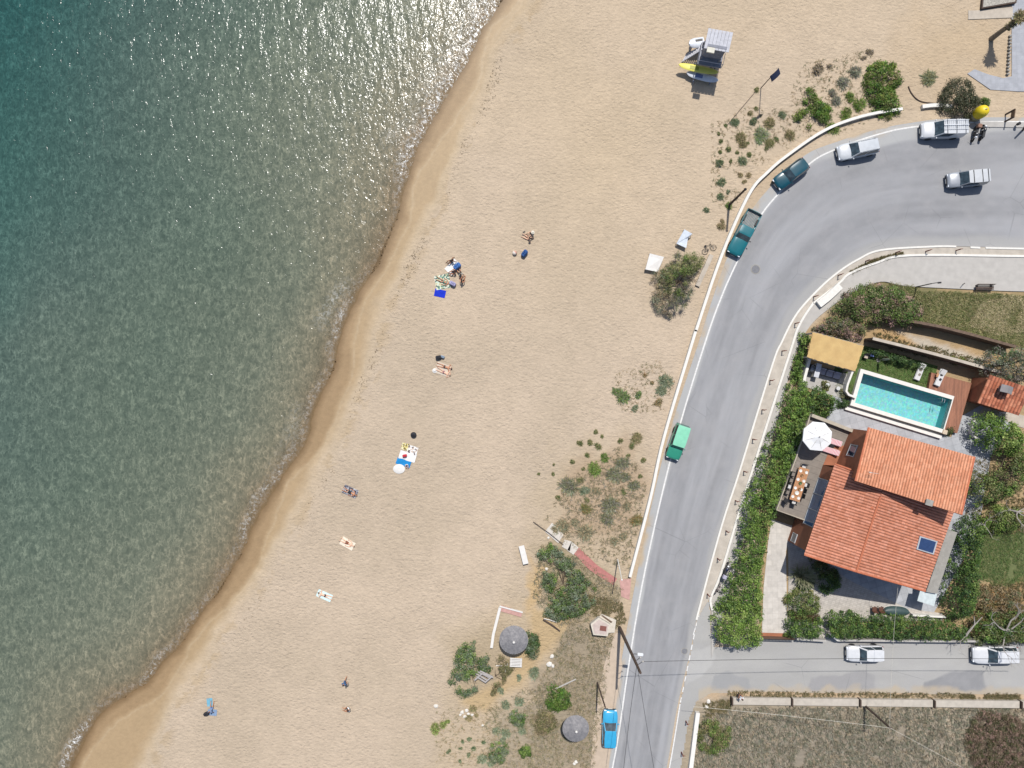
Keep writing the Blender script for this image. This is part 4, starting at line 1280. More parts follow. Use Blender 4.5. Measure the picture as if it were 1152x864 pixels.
# chimney, skylight, air unit, vent, aerial
c = P(1040,564,8.0); mb = MB(); mb.box((c[0], c[1], 8.2), (.5, .45, 1.2), -.29); ch = mb.build('chimney', CONC, house)
mb = MB(); mb.box((c[0], c[1], 8.85), (.75, .62, .1), -.29, bev=.03); mb.build('cap', CONCD, ch)
def slope_z(px, py):          # east slope plane
    z = 6.4
    for _ in range(6):
        p = P(px, py, z); n = np.cross(E1 - E2, R2 - E2); z = E2[2] - (n[0] * (p[0] - E2[0]) + n[1] * (p[1] - E2[1])) / n[2]
    return z
sk = [P(x, y, slope_z(x, y) + .16) for x, y in ((1035,603),(1055,609),(1050.5,624),(1031,618))]
mb = MB(); mb.add([*sk, *[p - np.array((0,0,.3)) for p in sk]], [(0,1,2,3),(0,1,5,4),(1,2,6,5),(2,3,7,6),(3,0,4,7)]); so_ = mb.build('skylight', M('skylight_frame', lin(200,204,208,.6), .4), house)
ce = np.mean(sk, 0); mb = MB(); mb.add([p + (ce - p) * .16 + np.array((0,0,.012)) for p in sk], [(0,1,2,3)]); mb.build('pane', M('skylight_glass', lin(60,84,130,.5), .08, spec=.7), so_)
z = 5.95; c = P(941,631,z); mb = MB(); mb.box((c[0], c[1], z + .1), (.75, 1.05, .6), -.29, bev=.03); ac = mb.build('air_unit', M('unit_white', lin(226,226,224,.62), .5), house)
c2 = P(947.5,634,z); mb = MB(); mb.box((c2[0], c2[1], z + .1), (.62, .95, .5), -.29, bev=.03); mb.build('air_unit', M('unit_white', lin(226,226,224,.62), .5), house)
mb = MB(); 
for k in range(6):
    mb.box((c[0] + (k - 2.5) * .1 * math.cos(-.29), c[1] + (k - 2.5) * .1 * math.sin(-.29), z + .41), (.04, .9, .02), -.29)
mb.build('grille', DARKM, ac)
c = P(974,530,7.9); mb = MB(); mb.tube([(c[0], c[1], 7.9), (c[0], c[1], 9.6)], .025, 6)
for k, (dz, L) in enumerate(((0, .9), (-.25, .7), (-.5, .5))):
    mb.tube([(c[0] - L / 2, c[1] + .05, 9.5 + dz), (c[0] + L / 2, c[1] - .05, 9.5 + dz)], .015, 5)
mb.build('aerial', M('aerial_grey', (.4,.4,.4), .5, .5), house)
c = P(979,571,7.2); mb = MB(); mb.lathe([(.14, 7.0), (.14, 7.65), (.22, 7.66), (.02, 7.8)], 12, (c[0], c[1], 0)); mb.build('roof_vent', M('ridge', lin(206,122,88,.6), .8), house)
# first floor terrace (deck) with its parapets
dk = [P(*p, 2.4)[:2] for p in [(911,467),(958,485),(947,524),(926,523),(907,585.5),(873,573.5),(896,512),(905,480)]]
mb = MB(); mb.prism(dk, 2.1, 2.4); dko = mb.build('terrace', M('terrace_deck', lin(150,140,130,KA), .8, var=.12, scale=2), house)
mb = MB()
d0, d1 = np.array(P(873,573.5,2.4)[:2]), np.array(P(911,467,2.4)[:2]); e0, e1 = np.array(P(907,585.5,2.4)[:2]), np.array(P(947,524,2.4)[:2])
for k in range(1, 15):
    f = k / 15; p = d0 + (d1 - d0) * f
    q = p + np.array((3.2, -1.15)) * (1.0 if f < .55 else 1.35)
    mb.ribbon([p, q], .02, 2.4035)
mb.build('board_joint', M('joint_dark', lin(96,88,82,KA), .9), dko)
mb = MB(); dd = [P(*p, 2.4)[:2] for p in [(911,467),(896,512),(873,573.5),(907,585.5)]]
mb.ribbon([np.array(p) for p in dd[::-1]][::-1], .12, 2.1, 2.6); mb.build('parapet', M('parapet_beige', lin(196,184,166,KA), .85), house)
mb = MB(); mb.ribbon([np.array(P(*p, 2.4)[:2]) for p in [(911,467),(935,476),(958,485)]], .35, 2.1, 3.0); mb.build('parapet', M('parapet_beige', lin(196,184,166,KA), .85), house)
mb = MB(); mb.prism(inset([np.array(p) for p in dk], .25), -.1, 2.1); mb.build('base_wall', CONCD, house)
mb = MB(); mb.prism([P(*p, 2.4)[:2] for p in [(926,523),(947,524),(953,502),(936,500)]], 2.4, 2.43); mb.build('door_sill', TERRA, house)
# flat concrete roof strip east of the gable and a step block
mb = MB(); mb.prism([P(*p, 2.6)[:2] for p in [(1066,596),(1077,599),(1054,668),(1042,666)]], 0, 2.6); mb.build('side_roof', CONCD, house)
mb = MB(); mb.prism([P(*p, 2.3)[:2] for p in [(1036,662),(1055,664),(1051,682),(1032,676)]], 2.2, 2.3); mb.tube([(*P(1050,680,2.2)[:2], 0), (*P(1050,680,2.2)[:2], 2.2)], .06, 6); mb.build('awning', M('awning_pale', lin(216,226,226,.62), .6), house)

# ---- paving, driveway, lawns
def struct(name, poly, z, mat, h=None):
    mb = MB(); pw = [tuple(P(*p)[:2]) for p in poly]
    mb.prism(pw, -.12, z) if h is None else mb.prism(pw, z - h, z)
    return tag(mb.build(name, mat), kind='structure')
def slab_mat(name, col, sx, sy, rot, var=.1, joint=.75):
    t = NT(name); v = t.mapping((1, 1, 1), (0, 0, rot))
    br = t.n.new('ShaderNodeTexBrick'); br.offset = .0; br.inputs['Scale'].default_value = 1; br.inputs['Brick Width'].default_value = sx; br.inputs['Row Height'].default_value = sy
    br.inputs['Mortar Size'].default_value = .018; br.inputs['Color1'].default_value = (*[x * (1 - var) for x in col], 1); br.inputs['Color2'].default_value = (*[min(1, x * (1 + var)) for x in col], 1)
    br.inputs['Mortar'].default_value = (*[x * joint for x in col], 1); t.link(v, br.inputs['Vector'])
    c = t.mix(1, br.outputs['Color'], t.ramp(t.noise(1.6, 5), [(.3, .88), (.7, 1.09)]), 'MULTIPLY')
    t.set(Base__Color=c, Roughness=.85); return t.m
struct('driveway', [(868,584),(893,592),(884,620),(886,713),(857,713),(859,660),(864,610)], .03, slab_mat('driveway_slab', lin(220,213,204,KA), .6, .6, -.02, .07, .9))
struct('paving', [(938,440),(960,452),(1070,492),(1078,470),(1105,455),(1140,478),(1115,512),(1100,600),(1050,690),(925,693),(930,640),(900,595),(900,540),(930,470)], .02, slab_mat('yard_slab', lin(188,190,194,KA), .8, .8, -.29))
struct('yard', [(887,640),(886,605),(900,596),(930,606),(930,636),(960,655),(1020,684),(1060,690),(1060,698),(935,700),(936,718),(886,718)], .035, slab_mat('yard_block', lin(206,198,188,KA), .4, .2, .3))
struct('garden_path', [(1098,468),(1124,470),(1140,478),(1160,484),(1160,470),(1110,455)], .03, CONCW)
LAWN = M('lawn', lin(92,116,58,KA), .95, var=.3, scale=3, bump=.5, bscale=30)
struct('pool_lawn', [(938,418),(950,384),(985,392),(1055,412),(1047,442),(970,416),(956,452),(938,446)], .015, LAWN)
#struct('garden_lawn', [(1096,600),(1118,592),(1165,590),(1165,655),(1118,662),(1098,650)], .012, LAWN)
#struct('park_grass', [(1038,325),(1075,328),(1128,330),(1170,335),(1170,400),(1125,384),(1045,366),(1030,345)], .012, M('dry_lawn', lin(134,132,84,KA), .95, var=.35, scale=.7, bump=.5, bscale=30))
struct('kitchen_floor', [(905,408),(955,421),(943,447),(899,433)], .05, CONC)

# ---- gate, walls
def wallw(name, label, path, wd, h, mat, z0=-.1, cap=None, cat='wall'):
    pth = pxpath(path, 3); c = pth[len(pth) // 2]
    if cap is None:
        mb = MB(); mb.ribbon(pth, wd, z0, h); return tag(mb.build(name, mat, origin=(c[0], c[1], 0)), label, cat)
    r = thing(name, label, cat, (c[0], c[1], 0))
    mb = MB(); mb.ribbon(pth, wd, z0, h); mb.build('masonry', mat, r)
    mb = MB(); mb.ribbon(pth, wd + .1, h + .002, h + .07); mb.build('coping', cap, r); return r
STONE = M('dark_stone', lin(120,100,84,KA), .9, var=.3, scale=4, bump=.7, bscale=9)
wallw('garden_wall', 'long garden wall north of the pool with pale broken coping', [(972,382),(1040,399),(1112,419)], .22, 1.9, STONE, cap=CONCW)
wallw('retaining_wall', 'brown retaining wall below the dry park lawn', [(985,358),(1050,369),(1132,391)], .3, 1.6, STONE)
wallw('street_wall', 'grey street wall under the long hedge by the two white cars', [(942,717),(1052,718),(1095,718)], .2, 1.0, CONC)
wallw('street_wall', 'short pale street wall with a post box under the clipped hedge', [(893,716),(910,717),(926,718)], .22, .9, CONC)
wallw('step_wall', 'angled white wall beside the garden gate', [(931,711),(938,717),(942,717)], .2, .9, WHITE)
gt = thing('gate', 'brown sliding gate closing the driveway', 'gate', tuple(P(871,713)[:2]) + (0,))
mb = MB(); g0, g1 = np.array(P(856,714)[:2]), np.array(P(891,715)[:2])
mb.ribbon([g0, g1], .5, .05, .12); mb.build('threshold', TERRA, gt)
mb = MB()
for k in range(22):
    p = g0 + (g1 - g0) * (k + .5) / 22; mb.box((p[0], p[1] - .1, .6), (.12, .03, 1.05))
mb.build('panel', M('gate_brown', lin(132,104,88,KA), .7), gt)
mb = MB(); mb.ribbon([g0 + (0,-.1), g1 + (0,-.1)], .06, 1.1, 1.18); mb.build('rail', DARKM, gt)
wallw('pool_wall', 'white wall standing between the outdoor kitchen and the pool', [(956,416),(948,440),(959,447)], .22, .9, WHITE)
wallw('boundary_wall', 'pale wall between the kitchen corner and the hedge', [(908,400),(901,425),(899,440)], .3, 1.1, WHITE)
wallw('planter_wall', 'thin white curb framing the bushes east of the pool', [(1094,470),(1090,487),(1097,493)], .18, .5, WHITE)
wallw('yard_wall', 'low white wall edging the yard beside the long hedge', [(1023,690),(1040,691),(1060,692)], .2, .7, WHITE)

# ---- pool
pc = P(1015,452)
pool = thing('swimming_pool', 'long turquoise swimming pool with white rim and overflow channel', 'swimming pool', (pc[0], pc[1], 0))
zr = .45
_g = ground.data; _pw = [tuple(P(*p)[:2]) for p in [(969.5,418),(1072,448.5),(1062,485),(959.5,454.5)]]
import bmesh
_bm = bmesh.new(); _bm.from_mesh(_g)
_x = np.array([v.co[:2] for v in _bm.verts]); _in = in_poly(_x[:, 0], _x[:, 1], _pw)
_bm.verts.ensure_lookup_table()
bmesh.ops.delete(_bm, geom=[_bm.verts[i] for i in np.nonzero(_in)[0]], context='VERTS'); _bm.to_mesh(_g); _bm.free()
pi_ = [np.array(P(*p, zr)[:2]) for p in [(971,420),(1071,449.5),(1061,483),(961.5,453)]]
def rim(poly_in, wds, z0, z1, nm, mat):
    n = len(poly_in)
    for i in range(n):
        a, b = poly_in[i], poly_in[(i + 1) % n]; d = (b - a) / np.linalg.norm(b - a); q = np.array((-d[1], d[0]))
        cc = np.mean(poly_in, 0)
        if np.dot(q, (a + b) / 2 - cc) < 0: q = -q
        wd = wds[i]; e = d * wds[(i + 1) % n]; s = d * wds[(i - 1) % n] * 0
        mb.prism([tuple(a - s), tuple(b + e), tuple(b + e + q * wd), tuple(a - s + q * wd)], z0, z1)
mb = MB(); rim(pi_, [.42, .12, .42, .42], -.1, zr + .06, 'rim', WHITE); mb.build('rim', WHITE, pool)
MOS = NT('pool_mosaic'); vn = MOS.n.new('ShaderNodeTexVoronoi'); vn.inputs['Scale'].default_value = 5.5; MOS.link(MOS.coord(), vn.inputs['Vector'])
caus = MOS.n.new('ShaderNodeTexVoronoi'); caus.feature = 'DISTANCE_TO_EDGE'; caus.inputs['Scale'].default_value = 2.6
dn = MOS.n.new('ShaderNodeVectorMath'); nz = MOS.n.new('ShaderNodeTexNoise'); nz.inputs['Scale'].default_value = 1.6; MOS.link(MOS.coord(), nz.inputs['Vector']); MOS.link(MOS.coord(), dn.inputs[0]); MOS.link(nz.outputs['Color'], dn.inputs[1]); MOS.link(dn.outputs[0], caus.inputs['Vector'])
c = MOS.mix(.35, lin(160,208,206,.74), vn.outputs['Color'], 'SOFT_LIGHT')
MOS.set(Base__Color=c, Roughness=.5)
mb = MB(); mb.prism([tuple(p) for p in pi_], -1.3, -1.15); mb.build('basin_floor', MOS.m, pool)
mb = MB(); n4 = [(*p, -1.2) for p in pi_] + [(*p, zr) for p in pi_]
mb.add(n4, [(i, (i + 1) % 4, 4 + (i + 1) % 4, 4 + i) for i in range(4)]); mb.build('basin_wall', M('pool_tile', lin(96,190,192,.7), .4, var=.08, scale=8), pool)
t = NT('pool_water'); rf = t.n.new('ShaderNodeBsdfTransparent'); rf.inputs[0].default_value = (.76, .965, .96, 1)
gl_ = t.n.new('ShaderNodeBsdfGlossy'); gl_.inputs['Roughness'].default_value = .06
t.link(t.bump(t.noise(2.2, 3, .5, None, .6), .5, .06), gl_.inputs['Normal'])
ms_ = t.n.new('ShaderNodeMixShader'); ms_.inputs[0].default_value = .05; t.link(rf.outputs[0], ms_.inputs[1]); t.link(gl_.outputs[0], ms_.inputs[2]); t.link(ms_.outputs[0], t.out.inputs['Surface'])
mb = MB(); mb.sheet([(*p, zr - .04) for p in pi_]); mb.build('water', t.m, pool)
a = np.array(P(951,459,.3)[:2]); b = np.array(P(1059,492,.3)[:2])
mb = MB(); mb.ribbon([a, b], .34, -.1, .36); mb.build('channel_edge', WHITE, pool)
a2 = np.array(P(955,455,.1)[:2]); b2 = np.array(P(1062,488.5,.1)[:2])
mb = MB(); mb.ribbon([a2, b2], .3, -.1, .06); mb.build('overflow_channel', CONCD, pool)
mb = MB(); a = np.array(P(1062,486,.4)[:2]); mb.box((a[0], a[1], .3), (.5, .5, .75), -.29, bev=.04); mb.build('corner_post', M('post_cream', lin(224,206,180,.6), .8), pool)
mb = MB()
for s in (0, .45):
    p = P(1058 + s * 6, 448.4 + s * 2, .6); mb.tube([(p[0], p[1], .45), (p[0] + .02, p[1], 1.0), (p[0] - .1, p[1] - .35, 1.05), (p[0] - .12, p[1] - .4, .2)], .025, 6)
mb.build('handrail', M('chrome', (.6,.6,.6), .25, 1.0), pool)
DECK = NT('teak_deck'); v = DECK.mapping((1, 1, 1), (0, 0, -.29))
wv_ = DECK.n.new('ShaderNodeTexWave'); wv_.bands_direction = 'X'; wv_.inputs['Scale'].default_value = 2.2; wv_.inputs['Distortion'].default_value = .0; DECK.link(v, wv_.inputs['Vector'])
cn_ = DECK.ramp(DECK.noise(1.2, 5, .6, DECK.mapping((4, .4, 1), (0, 0, -.29))), [(.3, lin(140,92,70,KA)), (.7, lin(190,130,100,KA))])
DECK.set(Base__Color=DECK.mix(DECK.ramp(wv_.outputs['Fac'], [(.0, .6), (.12, 0)]), cn_, lin(86,56,44,KA)), Roughness=.7)
mb = MB(); mb.prism([P(*p, .5)[:2] for p in [(1048,419),(1093,431),(1077,487.5),(1062.5,483),(1072.5,449.5),(1044,440.5)]], .0, .5)
tag(mb.build('wooden_deck', DECK.m), kind='structure')

# ---- pergola with reed roof, outdoor kitchen
pg = thing('pergola', 'open outdoor kitchen shelter roofed with golden reed matting', 'pergola', tuple(P(940,395)[:2]) + (0,))
rq = [P(914.5,373.5,2.9), P(972,389,2.9), P(962,418,2.7), P(908,402,2.7)]
t = NT('reed'); wv2 = t.n.new('ShaderNodeTexWave'); wv2.inputs['Scale'].default_value = 5; wv2.inputs['Distortion'].default_value = 2.5; wv2.inputs['Detail'].default_value = 3
t.link(t.mapping((1, 1, 1), (0, 0, .29)), wv2.inputs['Vector'])
c = t.mix(t.ramp(t.noise(1.3, 5), [(.35, 0), (.75, .5)]), lin(240,204,138,KA), lin(206,164,108,KA)); c = t.mix(t.ramp(wv2.outputs['Fac'], [(0, .3), (.3, 0)]), c, lin(180,140,90,KA))
t.set(Base__Color=c, Roughness=.9, Normal=t.bump(wv2.outputs['Fac'], .5, .03))
def reed(u, v):
    p = (rq[0] * (1 - u) + rq[1] * u) * (1 - v) + (rq[3] * (1 - u) + rq[2] * u) * v
    return (p[0] + random.uniform(-.04, .04) * (u in (0, 1)), p[1] + random.uniform(-.05, .05) * (v in (0, 1)), p[2] + .03 * math.sin(u * 25) * math.sin(v * 7) + .02 * random.random())
mb = MB(); mb.grid(reed, 40, 16); mb.add([(*q[:2], q[2] - .08) for q in rq], [(3,2,1,0)]); mb.build('reed_roof', t.m, pg, smooth=True)
WOODG = M('weathered_wood', lin(170,160,150,KA), .85, var=.2, scale=5)
for q in rq:
    mb = MB(); cq = np.mean(rq, 0); p = q + (cq - q) * .05; mb.box((p[0], p[1], 1.3), (.14, .14, 2.7), -.26); mb.build('post', WOODG, pg)
mb = MB(); mb.tube([rq[3] - (0,0,.14), rq[2] - (0,0,.14)], .07, 6); mb.tube([rq[0] - (0,0,.14), rq[1] - (0,0,.14)], .07, 6)
for k in range(1, 6): mb.tube([rq[0] * (1 - k / 6) + rq[1] * k / 6 - (0,0,.1), rq[3] * (1 - k / 6) + rq[2] * k / 6 - (0,0,.1)], .05, 6)
mb.build('beam', WOODG, pg)
CUSH = M('cushion_grey', lin(196,194,204,.6), .9, var=.1)
def sofa(px, py, rz, n, label):
    c = P(px, py, .4); o = thing('sofa', label, 'sofa', (c[0], c[1], .05), rz)
    mb = MB(); mb.box((0, 0, .16), (n * .85, .8, .22)); mb.box((0, -.38, .45), (n * .85, .08, .6)); mb.build('frame', DARKM, o, local=True)
    for k in range(n):
        mb = MB(); mb.box(((k - (n - 1) / 2) * .85, .03, .37), (.76, .7, .18), bev=.05); mb.build('seat_cushion', CUSH, o, local=True)
        mb = MB(); mb.box(((k - (n - 1) / 2) * .85, -.27, .56), (.74, .16, .4), bev=.06); mb.build('back_cushion', CUSH, o, local=True)
    return o
sofa(933, 420, -.27 + PI, 3, 'dark framed sofa with three pale grey cushions under the reed shelter')
o = thing('kitchen_counter', 'narrow white kitchen counter at the end of the sofa', 'counter', tuple(P(916,417)[:2]) + (.05,), -.27)
mb = MB(); mb.box((0, 0, .43), (.5, 1.5, .86)); mb.build('cabinet', WHITE, o, local=True); mb = MB(); mb.box((0, 0, .89), (.56, 1.56, .05), bev=.02); mb.build('worktop', M('worktop', lin(220,222,228,.62), .4), o, local=True)
o = thing('barbecue', 'dark barbecue grill in the kitchen corner beside the hedge', 'barbecue', tuple(P(910,415)[:2]) + (.05,), -.27)
mb = MB(); mb.box((0, 0, .7), (.62, 1.0, .25), bev=.05); mb.build('fire_box', DARKM, o, local=True)
mb = MB(); mb.ball((0, 0, .84), (.28, .46, .2), 12); mb.build('lid', M('lid_grey', (.12,.13,.15), .3, .6), o, smooth=True, local=True)
for sx in (-.25, .25):
    for sy in (-.4, .4):
        mb = MB(); mb.tube([(sx, sy, 0), (sx, sy, .62)], .03, 6); mb.build('leg', DARKM, o, local=True)
for (px, py, lb) in ((929,433,'small round white stool on the sunny kitchen floor'), (941,437,'small pale pouffe at the front edge of the kitchen floor')):
    o = thing('stool', lb, 'stool', tuple(P(px, py)[:2]) + (.05,)); mb = MB(); mb.lathe([(.2, .38), (.23, .42), (.2, .46)], 16); mb.build('seat', M('unit_white', lin(226,226,224,.62), .5), o, smooth=True, local=True)
    for k in range(3):
        a = k * 2.1; mb = MB(); mb.tube([(math.cos(a) * .12, math.sin(a) * .12, .4), (math.cos(a) * .2, math.sin(a) * .2, 0)], .018, 5); mb.build('leg', WOODG, o, local=True)

# ---- tiled hut with chimney
hut = thing('garden_hut', 'small garden hut with worn orange tile roof and squat chimney', 'hut', tuple(P(1124,442)[:2]) + (0,))
h0, h1, h2, h3 = P(1099.5,453,2.5), P(1146,467.5,2.5), P(1160,437,3.3), P(1113.5,421.5,3.3)
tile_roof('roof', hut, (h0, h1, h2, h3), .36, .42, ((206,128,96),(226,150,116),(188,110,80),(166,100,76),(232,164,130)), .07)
mb = MB(); mb.prism(inset([h0, h1, h2, h3], .4), -.1, 2.45); mb.build('wall', TERRA, hut)
c = P(1128,438,3.2); mb = MB(); mb.box((c[0], c[1], 3.2), (.85, .6, 1.0), -.29); ch = mb.build('chimney', M('soot_stone', lin(120,108,104,KA), .9, var=.25), hut)
mb = MB()
for s in (-1, 1): mb.box((c[0] + s * .32 * math.cos(-.29), c[1] + s * .32 * math.sin(-.29), 3.95), (.72, .8, .05), -.29, tilt=s * .45)
mb.build('cap', M('slab_grey', lin(150,146,146,KA), .8), ch)

# ---- terrace furniture (deck top z = 2.4)
ZD = 2.4
pc = P(920.5,491,4.9)
um = thing('parasol', 'large white octagonal parasol shading the terrace loungers', 'parasol', (pc[0], pc[1], ZD))
Rr = 17.2 * K * (HCAM - 4.75) / HCAM
t = NT('canvas_white'); t.set(Base__Color=lin(240,240,240,.70) + (1,), Roughness=.85); 
mb = MB(); ringv = [(math.cos(PI / 8 + k * PI / 4 - .1) * Rr, math.sin(PI / 8 + k * PI / 4 - .1) * Rr, 2.3) for k in range(8)]
vs = [(0, 0, 2.78)]; 
for k in range(8): vs.append(tuple(np.array(ringv[k]) * .5 + np.array((0, 0, 1.31))))
vs += ringv + [(x, y, z - .16) for x, y, z in ringv]
fs = [(0, 1 + k, 1 + (k + 1) % 8) for k in range(8)] + [(1 + k, 9 + k, 9 + (k + 1) % 8, 1 + (k + 1) % 8) for k in range(8)] + [(9 + k, 17 + k, 17 + (k + 1) % 8, 9 + (k + 1) % 8) for k in range(8)]
mb.add(vs, fs); mb.build('canopy', t.m, um, local=True)
mb = MB(); mb.tube([(0, 0, 0), (0, 0, 2.9)], .035, 8); mb.build('pole', WOODG, um, local=True)
mb = MB(); mb.ball((0, 0, 2.86), .07, 8); mb.build('finial', WOODG, um, smooth=True, local=True)
for k in range(8):
    mb = MB(); mb.tube([(0, 0, 2.72), (ringv[k][0] * .98, ringv[k][1] * .98, 2.28)], .014, 5); mb.build('rib', WOODG, um, local=True)
mb = MB(); mb.box((0, 0, .05), (.8, .8, .1), bev=.03); mb.build('base', CONCD, um, local=True)
def lounger(px, py, z, rz, label, cush, frame=None, back=.35, towel=None):
    c = P(px, py, z + .35); o = thing('sun_lounger', label, 'sun lounger', (c[0], c[1], z), rz, None)
    fr = frame or M('unit_white', lin(226,226,224,.62), .5)
    mb = MB(); mb.box((0, 0, .26), (1.95, .66, .05)); mb.build('frame', fr, o, local=True)
    for sx in (-.85, .85):
        for sy in (-.27, .27):
            mb = MB(); mb.box((sx, sy, .12), (.06, .06, .24)); mb.build('leg', fr, o, local=True)
    mb = MB(); mb.box((-.3, 0, .34), (1.3, .6, .1), bev=.04); mb.build('mattress', cush, o, local=True)
    mb = MB(); mb.box((.62, 0, .34 + math.sin(back) * .33), (.72, .6, .1), 0, tilt=-back, bev=.04); mb.build('backrest', cush, o, local=True)
    if towel:
        mb = MB(); mb.box((towel[0], .05, .40), (.34, .3, .05), .4, bev=.05); mb.build('cushion', towel[1], o, local=True)
        mb = MB(); mb.box((towel[0] - .55, -.05, .40), (.3, .26, .05), -.3, bev=.05); mb.build('cushion', towel[1], o, local=True)
    return o
PINK = NT('pink_stripe'); wv3 = PINK.n.new('ShaderNodeTexWave'); wv3.inputs['Scale'].default_value = 2.4; wv3.bands_direction = 'X'; PINK.link(PINK.coord(), wv3.inputs['Vector'])
PINK.set(Base__Color=PINK.ramp(wv3.outputs['Fac'], [(.4, lin(238,226,222,.65)), (.6, lin(224,132,150,.65))]), Roughness=.9)
lounger(936.5,496.5,ZD,dirp(12,4),'pink striped lounger behind, half under the white parasol', PINK.m)
lounger(934,507,ZD,dirp(12,4),'pink and white striped lounger in front, poking out below the parasol', PINK.m)
o = thing('side_table', 'small black side table between the two striped loungers', 'table', tuple(P(936.5,501.5,ZD+.4)[:2]) + (ZD,), -.3)
mb = MB(); mb.box((0, 0, .4), (.5, .36, .04)); mb.build('table_top', DARKM, o, local=True)
for sx in (-.2, .2):
    mb = MB(); mb.box((sx, 0, .2), (.04, .3, .4)); mb.build('leg', DARKM, o, local=True)
# dining table
WOODT = M('table_teak', lin(206,150,106,KA), .6, var=.2, scale=6)
tc = P(899.5,545,ZD + .75); ta = dirp(-13, 42)
tb = thing('dining_table', 'long teak dining table laid with white plates on the terrace', 'table', (tc[0], tc[1], ZD), ta)
TL, TW = 3.7, 1.12
mb = MB()
for k in range(6): mb.box((0, (k - 2.5) * TW / 6, .73), (TL, TW / 6 - .012, .045), bev=.01)
mb.build('table_top', WOODT, tb, local=True)
for sx in (-1, 1):
    for sy in (-1, 1):
        mb = MB(); mb.box((sx * (TL / 2 - .25), sy * .42, .35), (.09, .09, .71)); mb.build('leg', WOODT, tb, local=True)
PLATE = M('plate_white', lin(238,236,230,.66), .3, var=.03)
k = 0
for i, x in enumerate(np.linspace(-1.45, 1.45, 4)):
    for s in (-1, 1):
        p = tc + np.array((x * math.cos(ta) - s * .33 * math.sin(ta), x * math.sin(ta) + s * .33 * math.cos(ta), 0))
        mb = MB(); mb.lathe([(.07, 0), (.15, .015), (.165, .03), (.15, .024), (.06, .012)], 18, (p[0], p[1], ZD + .755))
        po = mb.build('plate', PLATE, origin=(p[0], p[1], ZD + .755), smooth=True)
        tag(po, 'white dinner plate at a place on the teak table', 'plate', 'plates laid on the terrace table')
for (x, y, lb, col, r) in ((-.15, .02, 'green leafy centrepiece bowl in the middle of the teak table', lin(92,110,62,.6), .17), (.95, -.05, 'large white serving dish near the hedge end of the teak table', lin(236,232,222,.66), .22),
                       (.5, .12, 'brown wicker bread basket on the teak table', lin(150,110,70,.6), .15), (-1.0, -.06, 'beige serving bowl towards the parasol end of the teak table', lin(220,190,150,.62), .15)):
    p = tc + np.array((x * math.cos(ta) - y * math.sin(ta), x * math.sin(ta) + y * math.cos(ta), 0))
    mb = MB(); mb.lathe([(r * .5, 0), (r, .07), (r * 1.05, .1), (r * .9, .08), (r * .2, .05)], 18, (p[0], p[1], ZD + .755)); tag(mb.build('bowl', M('bowl_%d' % int(r * 999), col, .5), origin=(p[0], p[1], ZD + .755), smooth=True), lb, 'bowl')
WHITECU = M('cushion_white', lin(226,224,222,.64), .9); GREYCU = M('cushion_taupe', lin(150,140,130,.6), .9)
def chair(loc, rz, label, cu, group=None, fr=DARKM):
    o = thing('chair', label, 'chair', loc, rz, group)
    mb = MB(); mb.box((0, 0, .42), (.48, .5, .04)); mb.build('seat', fr, o, local=True)
    for sx in (-.2, .2):
        for sy in (-.21, .21):
            mb = MB(); mb.box((sx, sy, .21), (.045, .045, .42)); mb.build('leg', fr, o, local=True)
    mb = MB(); mb.box((-.24, 0, .68), (.045, .5, .46), 0, tilt=-.15); mb.build('backrest', fr, o, local=True)
    for s in (-1, 1):
        mb = MB(); mb.tube([(-.22, s * .26, .63), (.18, s * .26, .63), (.2, s * .26, .42)], .02, 6); mb.build('armrest', fr, o, local=True)
    if cu:
        mb = MB(); mb.box((0.01, 0, .47), (.42, .43, .07), bev=.03); mb.build('cushion', cu, o, local=True)
    return o
def tp(x, y): return (tc[0] + x * math.cos(ta) - y * math.sin(ta), tc[1] + x * math.sin(ta) + y * math.cos(ta), ZD)
# table local +x points down the photo; the hedge side is local -y
sd = ['nearest the parasol', 'second from the parasol', 'third from the parasol', 'fourth from the parasol']
cuh = [GREYCU, GREYCU, WHITECU, GREYCU]
for k, x in enumerate((-.85, -.15, .55, 1.2)):
    chair(tp(x, -.92), ta + PI / 2, 'dark %s cushioned chair, hedge side of the terrace table, %s' % ('white' if cuh[k] is WHITECU else 'taupe', sd[k]), cuh[k])
for k, (x, cu, d) in enumerate(((-.15, WHITECU, 'white cushion'), (.5, None, 'bare seat'), (1.1, None, 'bare seat'))):
    chair(tp(x, .72 if cu else .62), ta - PI / 2, 'dark chair, %s, house side of the terrace table, %s' % (d, ('furthest up', 'in the middle', 'nearest the low end')[k]), cu)
chair(tp(-2.0, 0), ta, 'dark chair with white cushion at the parasol end of the terrace table', WHITECU)
chair(tp(2.0, .1), ta + PI, 'dark chair with white cushion at the low end of the terrace table', WHITECU)
chair(tp(2.15, -.75), ta + 2.6, 'empty dark chair standing askew off the low corner of the terrace table', None)

